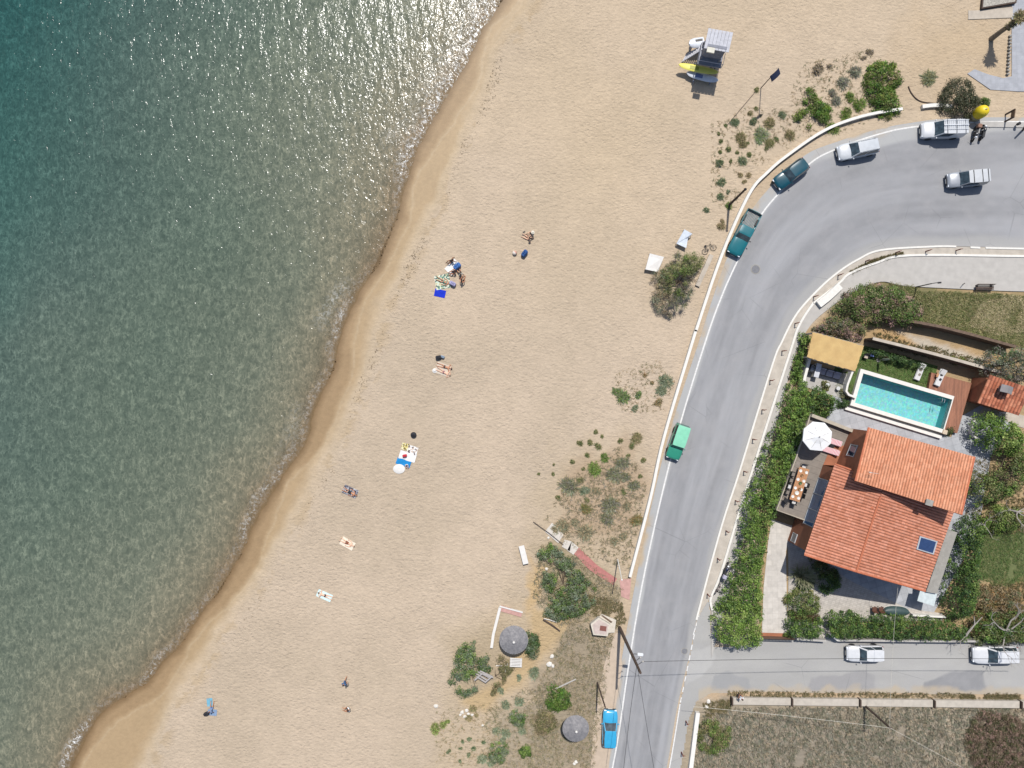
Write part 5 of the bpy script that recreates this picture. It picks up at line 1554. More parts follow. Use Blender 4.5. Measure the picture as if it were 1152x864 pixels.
# ---- pool furniture
GREYL = M('cushion_grey', lin(196,194,204,.6), .9); BLK = M('black_cloth', (.025,.025,.03), .9)
lounger(1035,418.5,.02,dirp(7,-17),'white lounger with dark cushions on the pool lawn', WHITECU, towel=(.25, GREYCU))
lounger(1058,425,.5,dirp(8,-18),'white lounger with black cushions on the wooden deck', WHITECU, towel=(.35, BLK))
o = thing('side_table', 'little wooden table beside the lounger on the deck edge', 'table', tuple(P(1050.5,422.5)[:2]) + (.5,), -.3)
mb = MB(); mb.box((0, 0, .36), (.42, .42, .04)); mb.build('table_top', WOODT, o, local=True)
for sx in (-.15, .15):
    for sy in (-.15, .15):
        mb = MB(); mb.box((sx, sy, .17), (.04, .04, .34)); mb.build('leg', WOODT, o, local=True)
chair(tuple(P(974,401,.4)[:2]) + (.02,), dirp(-2, 7), 'garden chair with cream cushion in the shade at the lawn corner', M('cushion_cream', lin(214,196,178,.6), .9))
chair(tuple(P(981,399,.4)[:2]) + (.02,), dirp(-2, 7), 'garden chair with blue cushion in the shade at the lawn corner', M('cushion_blue', lin(120,140,200,.6), .9))
o = thing('parasol', 'closed pale garden parasol standing at the back of the pool lawn', 'parasol', tuple(P(988,405)[:2]) + (.015,))
mb = MB(); mb.tube([(0, 0, 0), (0, 0, 2.5)], .025, 6); mb.build('pole', WOODG, o, local=True)
mb = MB(); mb.lathe([(.1, .9), (.15, 1.1), (.1, 2.1), (.03, 2.5)], 10); mb.build('canopy', M('canvas_green', lin(150,160,140,.6), .9), o, smooth=True, local=True)
mb = MB(); mb.lathe([(.25, 0), (.25, .06), (.05, .09)], 14); mb.build('base', CONCD, o, local=True)
# yard chairs, covered boat
WB = M('chair_brown', lin(110,72,56,.6), .7)
chair(tuple(P(981.5,684)[:2]) + (.036,), dirp(0, -1), 'brown wooden chair in the yard, the one further from the covered boat', None, fr=WB)
chair(tuple(P(989,684)[:2]) + (.036,), dirp(0, -1), 'brown wooden chair in the yard, the one closer to the covered boat', None, fr=WB)
o = thing('boat', 'small upturned dark green boat stored against the long hedge', 'boat', tuple(P(1007,687)[:2]) + (.036,), dirp(1, .06))
def hull(u, v):
    x = (u - .5) * 2.9; wdt = .55 * math.sqrt(max(0, 1 - (abs(2 * u - 1)) ** 2.6)) + .02; a = v * PI
    return (x, math.cos(a) * wdt, .06 + math.sin(a) * .5 * (1 - .25 * (2 * u - 1) ** 2))
mb = MB(); mb.grid(hull, 22, 10); mb.build('hull', M('boat_green', lin(70,92,92,.55), .5), o, smooth=True, local=True)
mb = MB(); mb.tube([hull(i / 22, 0) for i in range(23)], .03, 6); mb.tube([hull(i / 22, 1) for i in range(23)], .03, 6); mb.build('gunwale', WHITE, o, smooth=True, local=True)
# ================================================================== hedges, trees, garden
def pw(pts, z): return [tuple(P(a, b, z)[:2]) for a, b in pts]
HEDGE = [(906,380),(893,432),(876,476),(855,528),(839,570),(834,612),(825,640),(816,668),(809,688),(812,690),(858,690),(860,640),(867,600),(876,572),(898,512),(911,477),(918,455),(912,438),(904,420),(912,380)]
bush('hedge', 'long tall dark green hedge following the curved pavement beside the terrace', 'hedge', pw(HEDGE, 2.0), 2.6, stems=14, clump=.42, per=50, leaf=.25, pal=G_HEDGE + G_LIME[:2], edge=.5)
bush('hedge', 'broad pale lime green end of the pavement hedge at the lane corner', 'hedge', pw([(812,680),(858,684),(859,705),(857,728),(835,732),(808,722),(806,702)], 2.0), 2.7, stems=6, clump=.42, per=55, leaf=.25, pal=G_LIME + G_LIME + G_HEDGE[:1], edge=.45)
bush('hedge', 'long clipped green hedge along the side lane by the white cars', 'hedge', pw([(935,692),(1000,693),(1060,698),(1093,706),(1095,722),(1040,721),(936,720),(933,706)], 1.6), 1.7, stems=10, clump=.35, per=50, leaf=.22, pal=G_DARK + G_HEDGE, edge=.25)
bush('hedge', 'short squared green hedge beside the driveway gate', 'hedge', pw([(886,698),(927,698),(928,719),(887,720)], 1.4), 1.5, stems=5, clump=.35, per=55, leaf=.22, pal=G_DARK + G_HEDGE, edge=.25)
bush('bush', 'round leafy green bush cluster between the kitchen floor and the terrace', 'bush', pw([(903,446),(916,436),(932,440),(945,448),(941,462),(926,472),(912,478),(902,470)], 1.8), 2.3, stems=8, clump=.5, per=80, leaf=.26, pal=G_HEDGE + G_DARK, edge=.8)
bush('bush', 'dark bushy growth crowding the terrace edge by the parasol shade', 'bush', pw([(893,470),(911,478),(903,500),(896,514),(886,520),(882,496)], 2.0), 2.9, stems=6, clump=.5, per=80, leaf=.25, pal=G_DARK + G_PURP[:1], edge=.8)
bush('bush', 'small tuft of fresh green shoots on the kitchen floor', 'bush', circ(929,434,5,.4), .7, clump=.2, per=50, leaf=.18, pal=G_OLIVE, edge=.4)
bush('bush', 'low grey bush in the wedge by the pool corner wall', 'bush', pw([(946,437),(958,440),(956,449),(947,447)], .4), .6, clump=.22, per=60, leaf=.16, pal=G_GREY + G_OLIVE, edge=.4)
bush('bush', 'dark green bush in the corner below the pool overflow wall', 'bush', pw([(944,448),(958,452),(954,459),(944,458)], .4), .7, clump=.22, per=60, leaf=.16, pal=G_DARK, edge=.4)
bush('bush', 'thin hedge strip squeezed between pergola and pavement', 'hedge', pw([(905,374),(916,378),(907,402),(900,430),(893,432),(900,400)], 1.2), 1.8, stems=4, clump=.4, per=70, leaf=.24, pal=G_HEDGE, edge=.5)
bush('flowering_bush', 'big oleander bush with pale pink flowers beside the street lamp', 'bush', pw([(937,345),(950,334),(968,322),(990,317),(1012,322),(1030,334),(1044,348),(1042,364),(1018,368),(985,364),(958,358)], 1.6), 2.4, stems=9, clump=.5, per=90, leaf=.22, pal=G_FLOW + G_HEDGE, edge=1.1)
bush('flowering_bush', 'low pinkish oleander bush between the pavement and the reed roof', 'bush', pw([(916,369),(932,358),(955,356),(975,366),(978,378),(962,387),(945,380),(925,374)], .8), 1.3, stems=6, clump=.4, per=80, leaf=.2, pal=G_FLOW + G_PURP + G_FLOW, edge=.9)
bush('bush', 'dark shaded climbing plants at the back of the pool lawn', 'bush', pw([(978,392),(1010,400),(1042,409),(1043,417),(1005,407),(976,399)], .8), 1.5, stems=5, clump=.35, per=70, leaf=.2, pal=G_DARK, edge=.5)
bush('bush', 'strip of yellow-green weeds on top of the bank behind the pool wall', 'bush', pw([(1062,400),(1085,403),(1092,412),(1070,408)], .3), .5, clump=.25, per=50, leaf=.15, pal=G_LIME + G_RUST, edge=.5, stem=False)
bush('bush', 'dark shaded shrubs against the villa front wall beside the yucca', 'bush', pw([(914,630),(926,632),(940,640),(946,652),(930,650),(916,644)], .8), 1.4, stems=5, clump=.36, per=60, leaf=.2, pal=G_DARK + G_OLIVE, edge=.7)
# east garden
bush('tree', 'grey-green olive tree behind the little tiled hut', 'tree', pw([(1104,408),(1112,396),(1128,392),(1150,394),(1168,400),(1168,428),(1145,432),(1128,424),(1116,424)], 2.6), 3.6, trunk_h=1.6, stems=7, clump=.55, per=75, leaf=.22, pal=G_PURP + G_GREY + G_DARK, edge=1.4, z0=1.2)
bush('tree', 'bright leafy green fruit tree south of the tiled hut', 'tree', pw([(1096,472),(1116,465),(1136,470),(1150,482),(1160,500),(1140,512),(1115,508),(1098,496)], 2.2), 3.2, trunk_h=1.3, stems=7, clump=.55, per=80, leaf=.28, pal=G_LIME + G_HEDGE, edge=1.2, z0=1.0)
bush('tree', 'olive brown tree with loose crown east of the upper roof', 'tree', pw([(1110,515),(1130,505),(1160,508),(1168,540),(1140,560),(1112,566),(1096,575),(1092,552),(1100,532)], 2.2), 3.4, trunk_h=1.4, stems=9, clump=.55, per=70, leaf=.25, pal=G_OLIVE + G_HEDGE, edge=1.4, z0=.9, gap=.34)
bush('bush', 'dense dark evergreen screen along the east side of the villa', 'bush', pw([(1084,590),(1100,580),(1108,592),(1104,630),(1106,660),(1098,690),(1082,700),(1068,694),(1066,672),(1074,640)], 1.8), 2.9, stems=9, clump=.5, per=80, leaf=.25, pal=G_DARK + G_HEDGE, edge=1.0)
bush('bush', 'yellow-green bush at the top of the little east lawn', 'bush', pw([(1100,578),(1125,570),(1152,576),(1165,588),(1140,600),(1112,602)], 1.2), 1.8, stems=6, clump=.45, per=75, leaf=.24, pal=G_OLIVE + G_LIME, edge=1.0)
bush('bush', 'mixed dark bush under the bare branches by the parked estate car', 'bush', pw([(1095,700),(1112,690),(1130,694),(1150,690),(1168,700),(1168,726),(1140,724),(1118,728),(1098,724)], 1.3), 2.0, stems=6, clump=.48, per=75, leaf=.25, pal=G_OLIVE + G_DARK + G_HEDGE, edge=.9)
bush('bush', 'tangle of dry brown brush beside the bare branches', 'bush', pw([(1090,668),(1108,660),(1128,664),(1150,668),(1150,686),(1124,690),(1104,690)], .7), 1.1, stems=6, clump=.4, per=60, leaf=.2, pal=G_DRY + G_RUST, edge=.9, gap=.36)
bush('bush', 'dark round bush in the shade below the air unit', 'bush', circ(936,657,12.5,1.2), 1.9, clump=.42, per=80, leaf=.22, pal=G_HEDGE + G_DARK, edge=.9)
bush('bush', 'green bush with pale bare twigs beside the yard entrance', 'bush', pw([(888,672),(900,664),(916,668),(927,680),(922,692),(905,698),(890,694),(886,682)], 1.0), 1.5, stems=10, clump=.4, per=60, leaf=.22, pal=G_HEDGE + G_OLIVE, edge=.8, gap=.3, bark=M('pale_bark', lin(186,176,150,KA), .9))
bush('bush', 'heap of reddish brown dry growth between the two driveway hedges', 'bush', pw([(890,690),(910,686),(924,690),(922,700),(892,701)], .7), 1.0, stems=5, clump=.35, per=60, leaf=.2, pal=[lin(110,92,62,.6), lin(90,86,54,.6), lin(130,108,80,.6)], edge=.6)
V, F, Cc = merge([tuft_arrays(P(903,650,.5) * (1, 1, 0) + np.array((rng.normal() * .3, rng.normal() * .3, .2)), 1.5, 1.3, 120, [lin(176,178,140,.6), lin(140,150,108,.6), lin(196,192,160,.6)], .05) for _ in range(3)] +
                 [foliage_arrays(circ(908,655,10,.4), .7, .3, 50, .18, G_DARK, edge=.7)])
tag(np_mesh('yucca', V, F, LEAF, Cc, origin=P(905,652)), 'pale spiky yucca at the corner of the driveway, in the villa shadow', 'yucca')
bush('bush', 'small plant at the top of the deck steps beside the pool post', 'bush', circ(1068,484,6,.5), .9, clump=.25, per=50, leaf=.18, pal=G_DARK + G_OLIVE, edge=.5)
BARE = M('pale_bark', lin(186,176,150,KA), .9)
GREYB = M('silver_bark', lin(178,170,162,KA), .85, var=.2, scale=9)
def bare_tree(name, label, px, py, starts, h0, r0, mat, depth=3, L=1.6):
    c = P(px, py); root = thing(name, label, 'tree', (c[0], c[1], 0))
    mb = MB(); mb.tube([(c[0], c[1], -.1), (c[0] + .05, c[1], h0 * .5), (c[0], c[1], h0)], [r0 * 1.3, r0, r0 * .9], 8); mb.build('trunk', mat, root, smooth=True)
    mb = MB()
    for d in starts: branches(mb, (c[0], c[1], h0 * .95), d, L, r0 * .62, depth, .55, .12)
    mb.build('branch', mat, root, smooth=True); return root
random.seed(4)
bare_tree('bare_tree', 'leafless pale twisted tree over dry brush by the parked estate car', 1121, 704, [(.3, 1, .2), (1, .25, .25), (-.9, .5, .25), (-.6, -.9, .3), (1, -.4, .2), (.7, .8, .3)], 1.7, .16, GREYB, 3, 1.9)
bare_tree('bare_tree', 'small white leafless tree at the edge of the upper east garden', 1134, 573, [(1, .2, .3), (.4, 1, .3), (-1, .4, .25), (-.4, -.7, .3), (1, -.6, .3)], 1.6, .11, GREYB, 3, 1.3)
bare_tree('bare_tree', 'thin bare twigs rising out of the shade by the villa corner', 1098, 588, [(.2, 1, .4), (.6, -.6, .4), (-.5, .3, .4)], 1.5, .08, GREYB, 2, 1.2)
mb = MB(); random.seed(9)
c = P(1086,716,1.6); branches(mb, c, (.75, 1, .05), 1.6, .14, 1, .3, .05); branches(mb, c, (-.8, -.3, .0), .8, .08, 3, .5, .0)
tag(mb.build('fallen_branch', GREYB, origin=(c[0], c[1], 0), smooth=True), 'pale broken branch with twigs lying over the end of the long hedge', 'branch')

# ---- beach-side plants
bush('bush', 'large lush green carpet bush at the curve of the parapet', 'bush', pw([(979,72),(992,67),(1008,70),(1015,80),(1014,92),(1006,99),(1014,112),(1013,128),(1000,131),(986,128),(982,115),(974,104),(975,86)], .5), .9, stems=7, clump=.42, per=75, leaf=.24, pal=G_LUSH + G_LUSH + [lin(140,128,84,.85)], edge=1.1, gap=.27)
bush('bush', 'ragged green ground bush left of the lush one above the parapet', 'bush', pw([(904,98),(916,100),(922,112),(936,120),(932,140),(920,149),(908,144),(893,134),(896,126),(910,120),(902,108)], .35), .7, stems=5, clump=.38, per=65, leaf=.23, pal=G_LUSH, edge=.9, gap=.3)
bush('bush', 'dark grey-green round bush behind the white van', 'bush', circ(1081,110,22,1.0), 1.9, stems=9, clump=.42, per=75, leaf=.2, pal=[lin(92,98,66,.58), lin(76,84,58,.58), lin(118,116,90,.58)], edge=1.4)
tama = thing('tamarisk_tree', 'wispy grey-green tamarisk tree beside the two white panels on the sand', 'tree', tuple(P(763,318)[:2]) + (0,))
A1 = []
for poly, pal, g, hh in (([(748,300),(772,286),(790,282),(796,292),(784,306),(786,325),(770,336),(752,330),(742,318)], [tuple(x * 1.25 for x in c) for c in G_OLIVE + G_OLIVE + G_HEDGE], .42, 2.2), ([(738,304),(756,292),(764,310),(752,330),(744,352),(736,340),(733,318)], [tuple(x * 1.2 for x in c) for c in G_DRY + G_GREY], .49, 1.7), ([(752,330),(770,334),(782,346),(768,352),(758,356),(746,350)], G_PURP + G_OLIVE + G_DRY, .46, 1.6)):
    A1.append(foliage_arrays(pw(poly, 1.4), hh, .34, 60, .22, pal, z0=.4, edge=1.0, gap=g, asp=.28))
for k in range(34):
    a = rng.uniform(0, 2 * PI); rr = rng.uniform(10, 30); q = (764 + math.cos(a) * rr * .8, 316 + math.sin(a) * rr)
    A1.append(tuft_arrays(P(*q, 1.0), .7, .5, 40, G_OLIVE + G_PURP + G_GREY, .03, .8))
V, F, Cc = merge(A1); np_mesh('crown', V, F, LEAF, Cc, tama)
mb = MB(); random.seed(3); c = tama.location
mb.tube([(c.x, c.y, -.1), (c.x, c.y, .8)], [.16, .12], 8)
for k in range(8):
    a = k * .8; branches(mb, (c.x, c.y, .7), (math.cos(a), math.sin(a), .5), 1.0, .07, 2, .5, .15)
mb.build('trunk', BARK, tama, smooth=True)
bush('bush', 'big sprawling green-grey thicket left of the pink path', 'bush', pw([(604,622),(620,612),(640,628),(655,648),(672,664),(670,682),(650,694),(628,700),(612,694),(618,670),(606,650)], .5), .9, stems=9, clump=.36, per=60, leaf=.2, pal=G_BLUEG + G_GREY + G_HEDGE, edge=1.0, gap=.40)
bush('bush', 'broad blue-green thicket beside the timber pile on the sand edge', 'bush', pw([(512,740),(522,726),(538,722),(550,738),(552,752),(540,762),(542,776),(524,786),(508,780),(504,766),(512,754)], .5), 1.0, stems=8, clump=.38, per=65, leaf=.2, pal=G_BLUEG + G_HEDGE + G_GREY, edge=1.0, gap=.36)
bush('bush', 'dark leafy bush tucked behind the upper thatched parasol', 'bush', pw([(592,714),(604,716),(606,730),(602,744),(594,742),(590,728)], .6), 1.0, stems=4, clump=.34, per=65, leaf=.2, pal=G_BLUEG + G_DARK, edge=.7)
bush('bush', 'loose olive scrub between thicket and thatched parasol', 'bush', pw([(545,742),(566,738),(578,752),(566,770),(556,784),(540,782),(548,766)], .25), .5, stems=4, clump=.3, per=50, leaf=.16, pal=G_OLIVE + G_DRY, edge=.8, gap=.42)
bush('bush', 'bushy bright green shrub above the lower thatched parasol', 'bush', circ(628,789,15,.6), 1.1, stems=6, clump=.34, per=70, leaf=.2, pal=G_LUSH + G_HEDGE, edge=1.0)
bush('bush', 'compact green shrub on the bank left of the dry brushwood', 'bush', circ(582,809,9,.4), .7, stems=4, clump=.3, per=65, leaf=.18, pal=G_HEDGE + G_GREY, edge=.7)
bush('bush', 'rounded green shrub at the bottom edge of the sand path', 'bush', circ(561,848,12,.4), .8, stems=5, clump=.32, per=65, leaf=.18, pal=G_HEDGE + G_GREY, edge=.8)
bush('bush', 'small bright green shrub right of the bottom sand path', 'bush', circ(591,847,7.5,.4), .7, stems=3, clump=.28, per=65, leaf=.17, pal=G_HEDGE, edge=.6)
bush('bush', 'dry brown rounded mound of brush near the lower thatched parasol', 'bush', circ(612,814,14,.3), .5, stems=4, clump=.3, per=60, leaf=.15, pal=G_DRY + G_OLIVE, edge=1.0)
bush('bush', 'green bush in the field corner beside the white field wall', 'bush', circ(803,829,20,.5), .8, stems=6, clump=.36, per=60, leaf=.2, pal=G_HEDGE + G_OLIVE + G_DRY[:1], edge=1.4, gap=.3)
bush('bush', 'large pinkish brown bush in the right corner of the field', 'bush', pw([(1094,812),(1108,800),(1130,804),(1152,812),(1170,830),(1170,890),(1120,890),(1098,866),(1088,836)], .5), .9, stems=8, clump=.34, per=70, leaf=.18, pal=G_PINK, edge=1.4)
bush('bush', 'small bright shrub at the foot of the yellow container', 'bush', circ(1109,115,5.5,.4), .7, clump=.24, per=55, leaf=.18, pal=G_HEDGE, edge=.5)

# ---- small dune plants
GN = 'dune plants below the flagpole'
def many(lst, pal, label, group, **kw):
    for px, py, r in lst: shrublet('dune_plant', label, px, py, r, pal, group=group, **kw)
many([(848,136,5.5),(828,137,5.5),(881,128,5.5),(835,180,6),(810,183,5.5)], G_BLUEG + G_DARK[:1], 'round blue-green dune plant among smaller tufts below the flagpole', GN)
many([(851,122,3.5),(820,168,4),(808,151,3),(812,159,3),(829,172,3),(843,173,3.5),(822,181,2.5),(817,141,2.5),(810,170,2.5),(863,166,3),(874,156,3),(841,161,2.5)], G_DARK + G_OLIVE, 'tiny dark dune tuft in the sand below the flagpole', 'tiny dune tufts below the flagpole')
many([(868,137,7),(835,154,7),(837,162,6),(888,151,7),(843,127,4)], G_DRY + G_OLIVE, 'brownish half dry dune plant in the patch below the flagpole', 'brown dune plants below the flagpole')
shrublet('dune_plant', 'wide pale green clump in the middle of the dune plant patch', 855, 152, 10, G_GREY + G_HEDGE[:1], h=.5)
shrublet('dune_plant', 'olive clump against the wide pale green dune clump', 867, 160, 6.5, G_OLIVE)
shrublet('dune_plant', 'small tuft growing at the foot of the flagpole', 852, 100, 4, G_OLIVE)
many([(812,204,5),(810,221,5),(795,236,4.5),(819,216,3)], G_DARK + G_GREY, 'dark spiky dune tuft on bare sand left of the wooden lamp post', 'spiky tufts left of the wooden post')
many([(843,197,4.5),(833,196,3.5),(839,205,4),(812,254,5),(814,248,3.5)], G_DRY + G_OLIVE[:1], 'brown dry weed along the sand beside the parapet', 'dry weeds beside the parapet')
shrublet('dune_plant', 'green tuft growing round the base of the wooden lamp post', 820, 231, 4.5, G_HEDGE, h=.5)
many([(963,80,8),(950,91,9),(940,112,6.5),(936,104,5)], G_GREY + G_PURP, 'grey-green shrublet between the two lush bushes', 'grey shrublets between the lush bushes')
many([(921,77,8),(978,58,4.5),(935,74,4),(972,64,4.5)], G_DRY + G_PURP, 'brown dry shrublet on the sand above the lush bushes', 'dry shrublets above the lush bushes')
many([(952,127,8),(968,117,9),(958,110,7),(938,142,8),(928,128,6)], G_LUSH, 'small lush green clump just above the parapet curve', 'lush clumps above the parapet')
shrublet('dune_plant', 'wide grey-green grass clump on the sand left of the dark bush', 1046, 89, 10, G_GREY + G_OLIVE, h=.5)
GM = 'plants midway along the parapet'
shrublet('dune_plant', 'grey-green upright shrublet nearest the parapet midway up the road', 750, 429, 9, G_GREY + G_BLUEG, h=.6)
shrublet('dune_plant', 'grey shrublet just below the taller one near the parapet', 744, 440, 7, G_GREY + G_BLUEG, h=.5)
shrublet('dune_plant', 'round green shrublet alone on the sand west of the parapet', 702, 446, 8, G_BLUEG + G_HEDGE, h=.5)
shrublet('dune_plant', 'small green tuft touching the round green shrublet', 694, 441, 5, G_BLUEG + G_HEDGE)
shrublet('dune_plant', 'small round green tuft between shrublet and parapet', 719, 444, 5, G_BLUEG + G_HEDGE)
shrublet('dune_plant', 'flat little green tuft lowest of the midway plants', 714, 459, 4.5, G_BLUEG)
many([(741,453,5),(733,430,4),(726,422,4)], G_RUST + G_DRY, 'rusty dry weed on the sand by the midway shrublets', 'rusty weeds midway along the parapet', dens=.6)
GL_ = 'little plants in the scrub above the pink path'
many([(671,486,3.5),(677,491,2.5),(653,499,4),(664,498,4),(674,503,4.5),(698,496,4),(661,512,3),(645,520,4),(653,540,4.5),(661,563,3.5),(702,553,4),(724,518,3.5),(711,501,4),(628,560,4),(707,512,3),(622,533,2.5),(606,533,2),(623,523,1.8),(656,528,2.6),(720,536,3)], G_DARK + G_OLIVE + G_DRY[:1], 'tiny dark tuft in the sandy scrub above the pink path', GL_)
shrublet('dune_plant', 'bright green ball shaped shrublet in the sandy scrub', 669, 529, 9, G_HEDGE + G_LIME[:1], h=.6, spiky=.3)
shrublet('dune_plant', 'darker green little shrublet just above the ball shaped one', 681, 516, 6, G_HEDGE, h=.5)
shrublet('dune_plant', 'yellow-green small shrublet above the white slabs of the path', 660, 574, 6.5, G_OLIVE + G_RUST, h=.4)
shrublet('dune_plant', 'rust and green shrublet close to the parapet end', 716, 585, 9, G_RUST, h=.5)
shrublet('dune_plant', 'small blue-grey round shrublet left of the scrub centre', 657, 552, 7, G_BLUEG + G_GREY, h=.45, spiky=.3)
shrublet('dune_plant', 'olive tuft at the top right of the scrub', 716, 494, 8, G_OLIVE + G_DRY, h=.4)
many([(702,521,9),(691,534,10),(640,545,11),(687,570,12),(684,585,9),(704,537,7),(714,546,7)], G_PURP + G_GREY + G_OLIVE, 'grey woody scrub bush in the sandy strip above the pink path', 'woody scrub above the pink path')
many([(635,592,9),(660,600,10),(648,588,6),(702,604,6),(624,596,5),(690,610,6),(705,570,6),(672,552,5)], G_DRY + G_GREY, 'brown dry scrub beside the upper end of the path', 'dry scrub beside the path')
many([(563,779,5),(570,795,6),(587,823,6),(558,823,5),(568,826,6),(600,757,7),(584,763,4),(566,833,5),(544,853,7),(552,860,5),(583,790,6)], G_GREY + G_BLUEG, 'soft grey-green tuft on the sandy bank around the sand path', 'grey tufts around the sand path')
many([(505,846,3.5),(518,843,3),(521,835,3),(533,842,4),(527,850,3),(517,857,3),(544,836,3.5),(529,832,3),(538,858,3)], G_DARK + G_GREY, 'tiny green tuft on open sand near the bottom edge', 'tiny tufts near the bottom edge')
many([(490,821,7),(499,817,5),(503,812,3)], G_LIME + G_OLIVE, 'yellow-green low plant on open sand at the bottom', 'yellow-green plants at the bottom')
many([(533,798,5),(527,809,5),(536,805,3)], G_OLIVE + G_DRY, 'faded olive tuft beside the white stones on the sand', 'olive tufts beside the white stones')

# ---- countless dry stalks and grass
def ground_cover(name, polys, n, pal, r=.3, h=.25, nb=7, z=0.0, w=.02):
    A = []; b = 0; Vs = []; Fs = []; Cs = []
    for poly, k in zip(polys, n):
        p = pw(poly, 0); q = sample_poly(p, k)
        den = fbm(q[:, 0], q[:, 1], 2.2, 3); q = q[den > {'meadow_grass': 0, 'seaweed_bits': 0, 'dry_grass': .22, 'lawn_grass': .25}.get(name, .34)]
        m = len(q); idx = np.repeat(np.arange(m), nb); N_ = len(idx)
        a = rng.uniform(0, 2 * PI, N_); L = rng.uniform(.3, 1, N_) * r
        base = np.stack([q[idx, 0], q[idx, 1], np.full(N_, z)], 1); base[:, :2] += rng.normal(size=(N_, 2)) * .06
        tip = base + np.stack([np.cos(a) * L, np.sin(a) * L, h * rng.uniform(.25, 1, N_)], 1)
        sd = np.stack([-np.sin(a), np.cos(a), np.zeros(N_)], 1) * (w * rng.uniform(.6, 1.6, (N_, 1)))
        V = np.stack([base - sd, base + sd, tip + sd * .4, tip - sd * .4], 1).reshape(-1, 3)
        cc = pal_pick(pal, m)[idx] * rng.uniform(.75, 1.25, (N_, 1))
        A.append((V, np.arange(4 * N_).reshape(-1, 4), np.repeat(np.clip(cc, 0, 1), 4, 0)))
    V, F, Cc = merge(A)
    return tag(np_mesh(name, V, F, LEAF, Cc), kind='stuff')
FIELD = [(790,806),(830,796),(1165,796),(1165,880),(775,880)]
ground_cover('dry_grass', [FIELD], [7000], [lin(178,166,148,.85), lin(150,140,122,.85), lin(130,130,108,.85), lin(158,156,140,.85), lin(118,124,102,.85), lin(186,168,142,.85)], .34, .34, 6, w=.026)
ground_cover('scrub_grass', [[(640,700),(690,712),(668,864),(600,880),(580,830),(610,760)], [(640,540),(700,500),(728,540),(708,640),(640,620),(610,590)], [(610,612),(650,625),(700,662),(690,695),(625,705),(598,670)], [(545,800),(600,770),(640,800),(610,870),(540,870)]],
             [2600, 1100, 1300, 900], [lin(168,152,122,.8), lin(144,134,104,.8), lin(186,168,138,.8), lin(128,128,94,.8), lin(158,150,134,.8)], .26, .2, 6, w=.02)
ground_cover('dune_litter', [[(800,140),(850,115),(890,125),(890,165),(850,190),(825,235),(800,230)], [(905,70),(985,55),(1010,120),(950,150),(890,160),(890,100)], [(690,420),(740,405),(760,430),(745,465),(700,465)], [(490,800),(560,790),(575,860),(490,862)]], [500, 700, 260, 420], [lin(166,146,112,.8), lin(142,132,100,.8), lin(120,124,90,.8), lin(186,164,132,.8)], .2, .12, 6, -.02, .016)
ground_cover('seaweed_bits', [[(548,96),(556,70),(566,62),(560,100),(540,150),(530,160)], [(505,205),(524,150),(534,160),(512,215),(498,250)], [(455,300),(478,262),(486,270),(466,310),(440,350)], [(400,440),(430,372),(440,380),(410,450),(388,480)], [(330,600),(370,525),(380,530),(340,610)], [(250,735),(300,650),(308,655),(258,742)], [(590,130),(640,120),(650,190),(600,200)]],
             [70, 110, 80, 60, 50, 40, 40], [lin(110,92,68,.7), lin(132,112,84,.7), lin(92,80,60,.7)], .12, .03, 3, -.04, .022)
ground_cover('lawn_grass', [[(938,418),(950,388),(985,394),(1053,414),(1046,441),(970,415),(956,450),(940,445)], [(1096,602),(1118,594),(1160,592),(1160,652),(1118,660),(1099,648)]], [2600, 2600], G_LAWN + [lin(140,140,92,.8), lin(120,128,80,.8)], .12, .1, 6, .01, .018)
ground_cover('meadow_grass', [[(1032,328),(1075,329),(1128,331),(1165,336),(1165,398),(1125,383),(1045,365),(1028,346)], [(1000,318),(1030,322),(1040,335),(1010,330)]], [4600, 300], [lin(126,132,80,.9), lin(98,114,62,.85), lin(156,148,104,.9), lin(176,166,126,.9)], .22, .2, 6, .01, .024)
ground_cover('pale_straw', [[(1105,340),(1140,332),(1165,345),(1165,372),(1120,376),(1088,366)]], [1300], [lin(206,190,154,.85), lin(184,170,134,.85), lin(156,146,104,.85)], .3, .16, 6, .03, .03)
ground_cover('verge_weeds', [[(955,306),(985,291),(1015,284),(1015,287),(985,295),(958,307)], [(815,777),(1152,780),(1152,785),(822,784)], [(1080,781),(1150,782),(1150,786),(1080,785)], [(660,668),(700,678),(704,700),(690,706),(665,690)], [(790,790),(822,786),(822,800),(795,806)]], [500, 700, 300, 600, 250], [lin(150,138,100,.6), lin(120,122,80,.6), lin(180,160,120,.6)], .2, .2, 6, .05, .02)
ground_cover('garden_litter', [[(1082,520),(1165,500),(1165,600),(1085,600)], [(1080,660),(1165,655),(1165,722),(1085,722)], [(980,372),(1120,408),(1110,418),(1000,392)]], [1500, 1400, 500], [lin(150,128,92,.6), lin(112,112,66,.6), lin(180,156,118,.6), lin(94,100,58,.6)], .24, .2, 6, .0, .024)
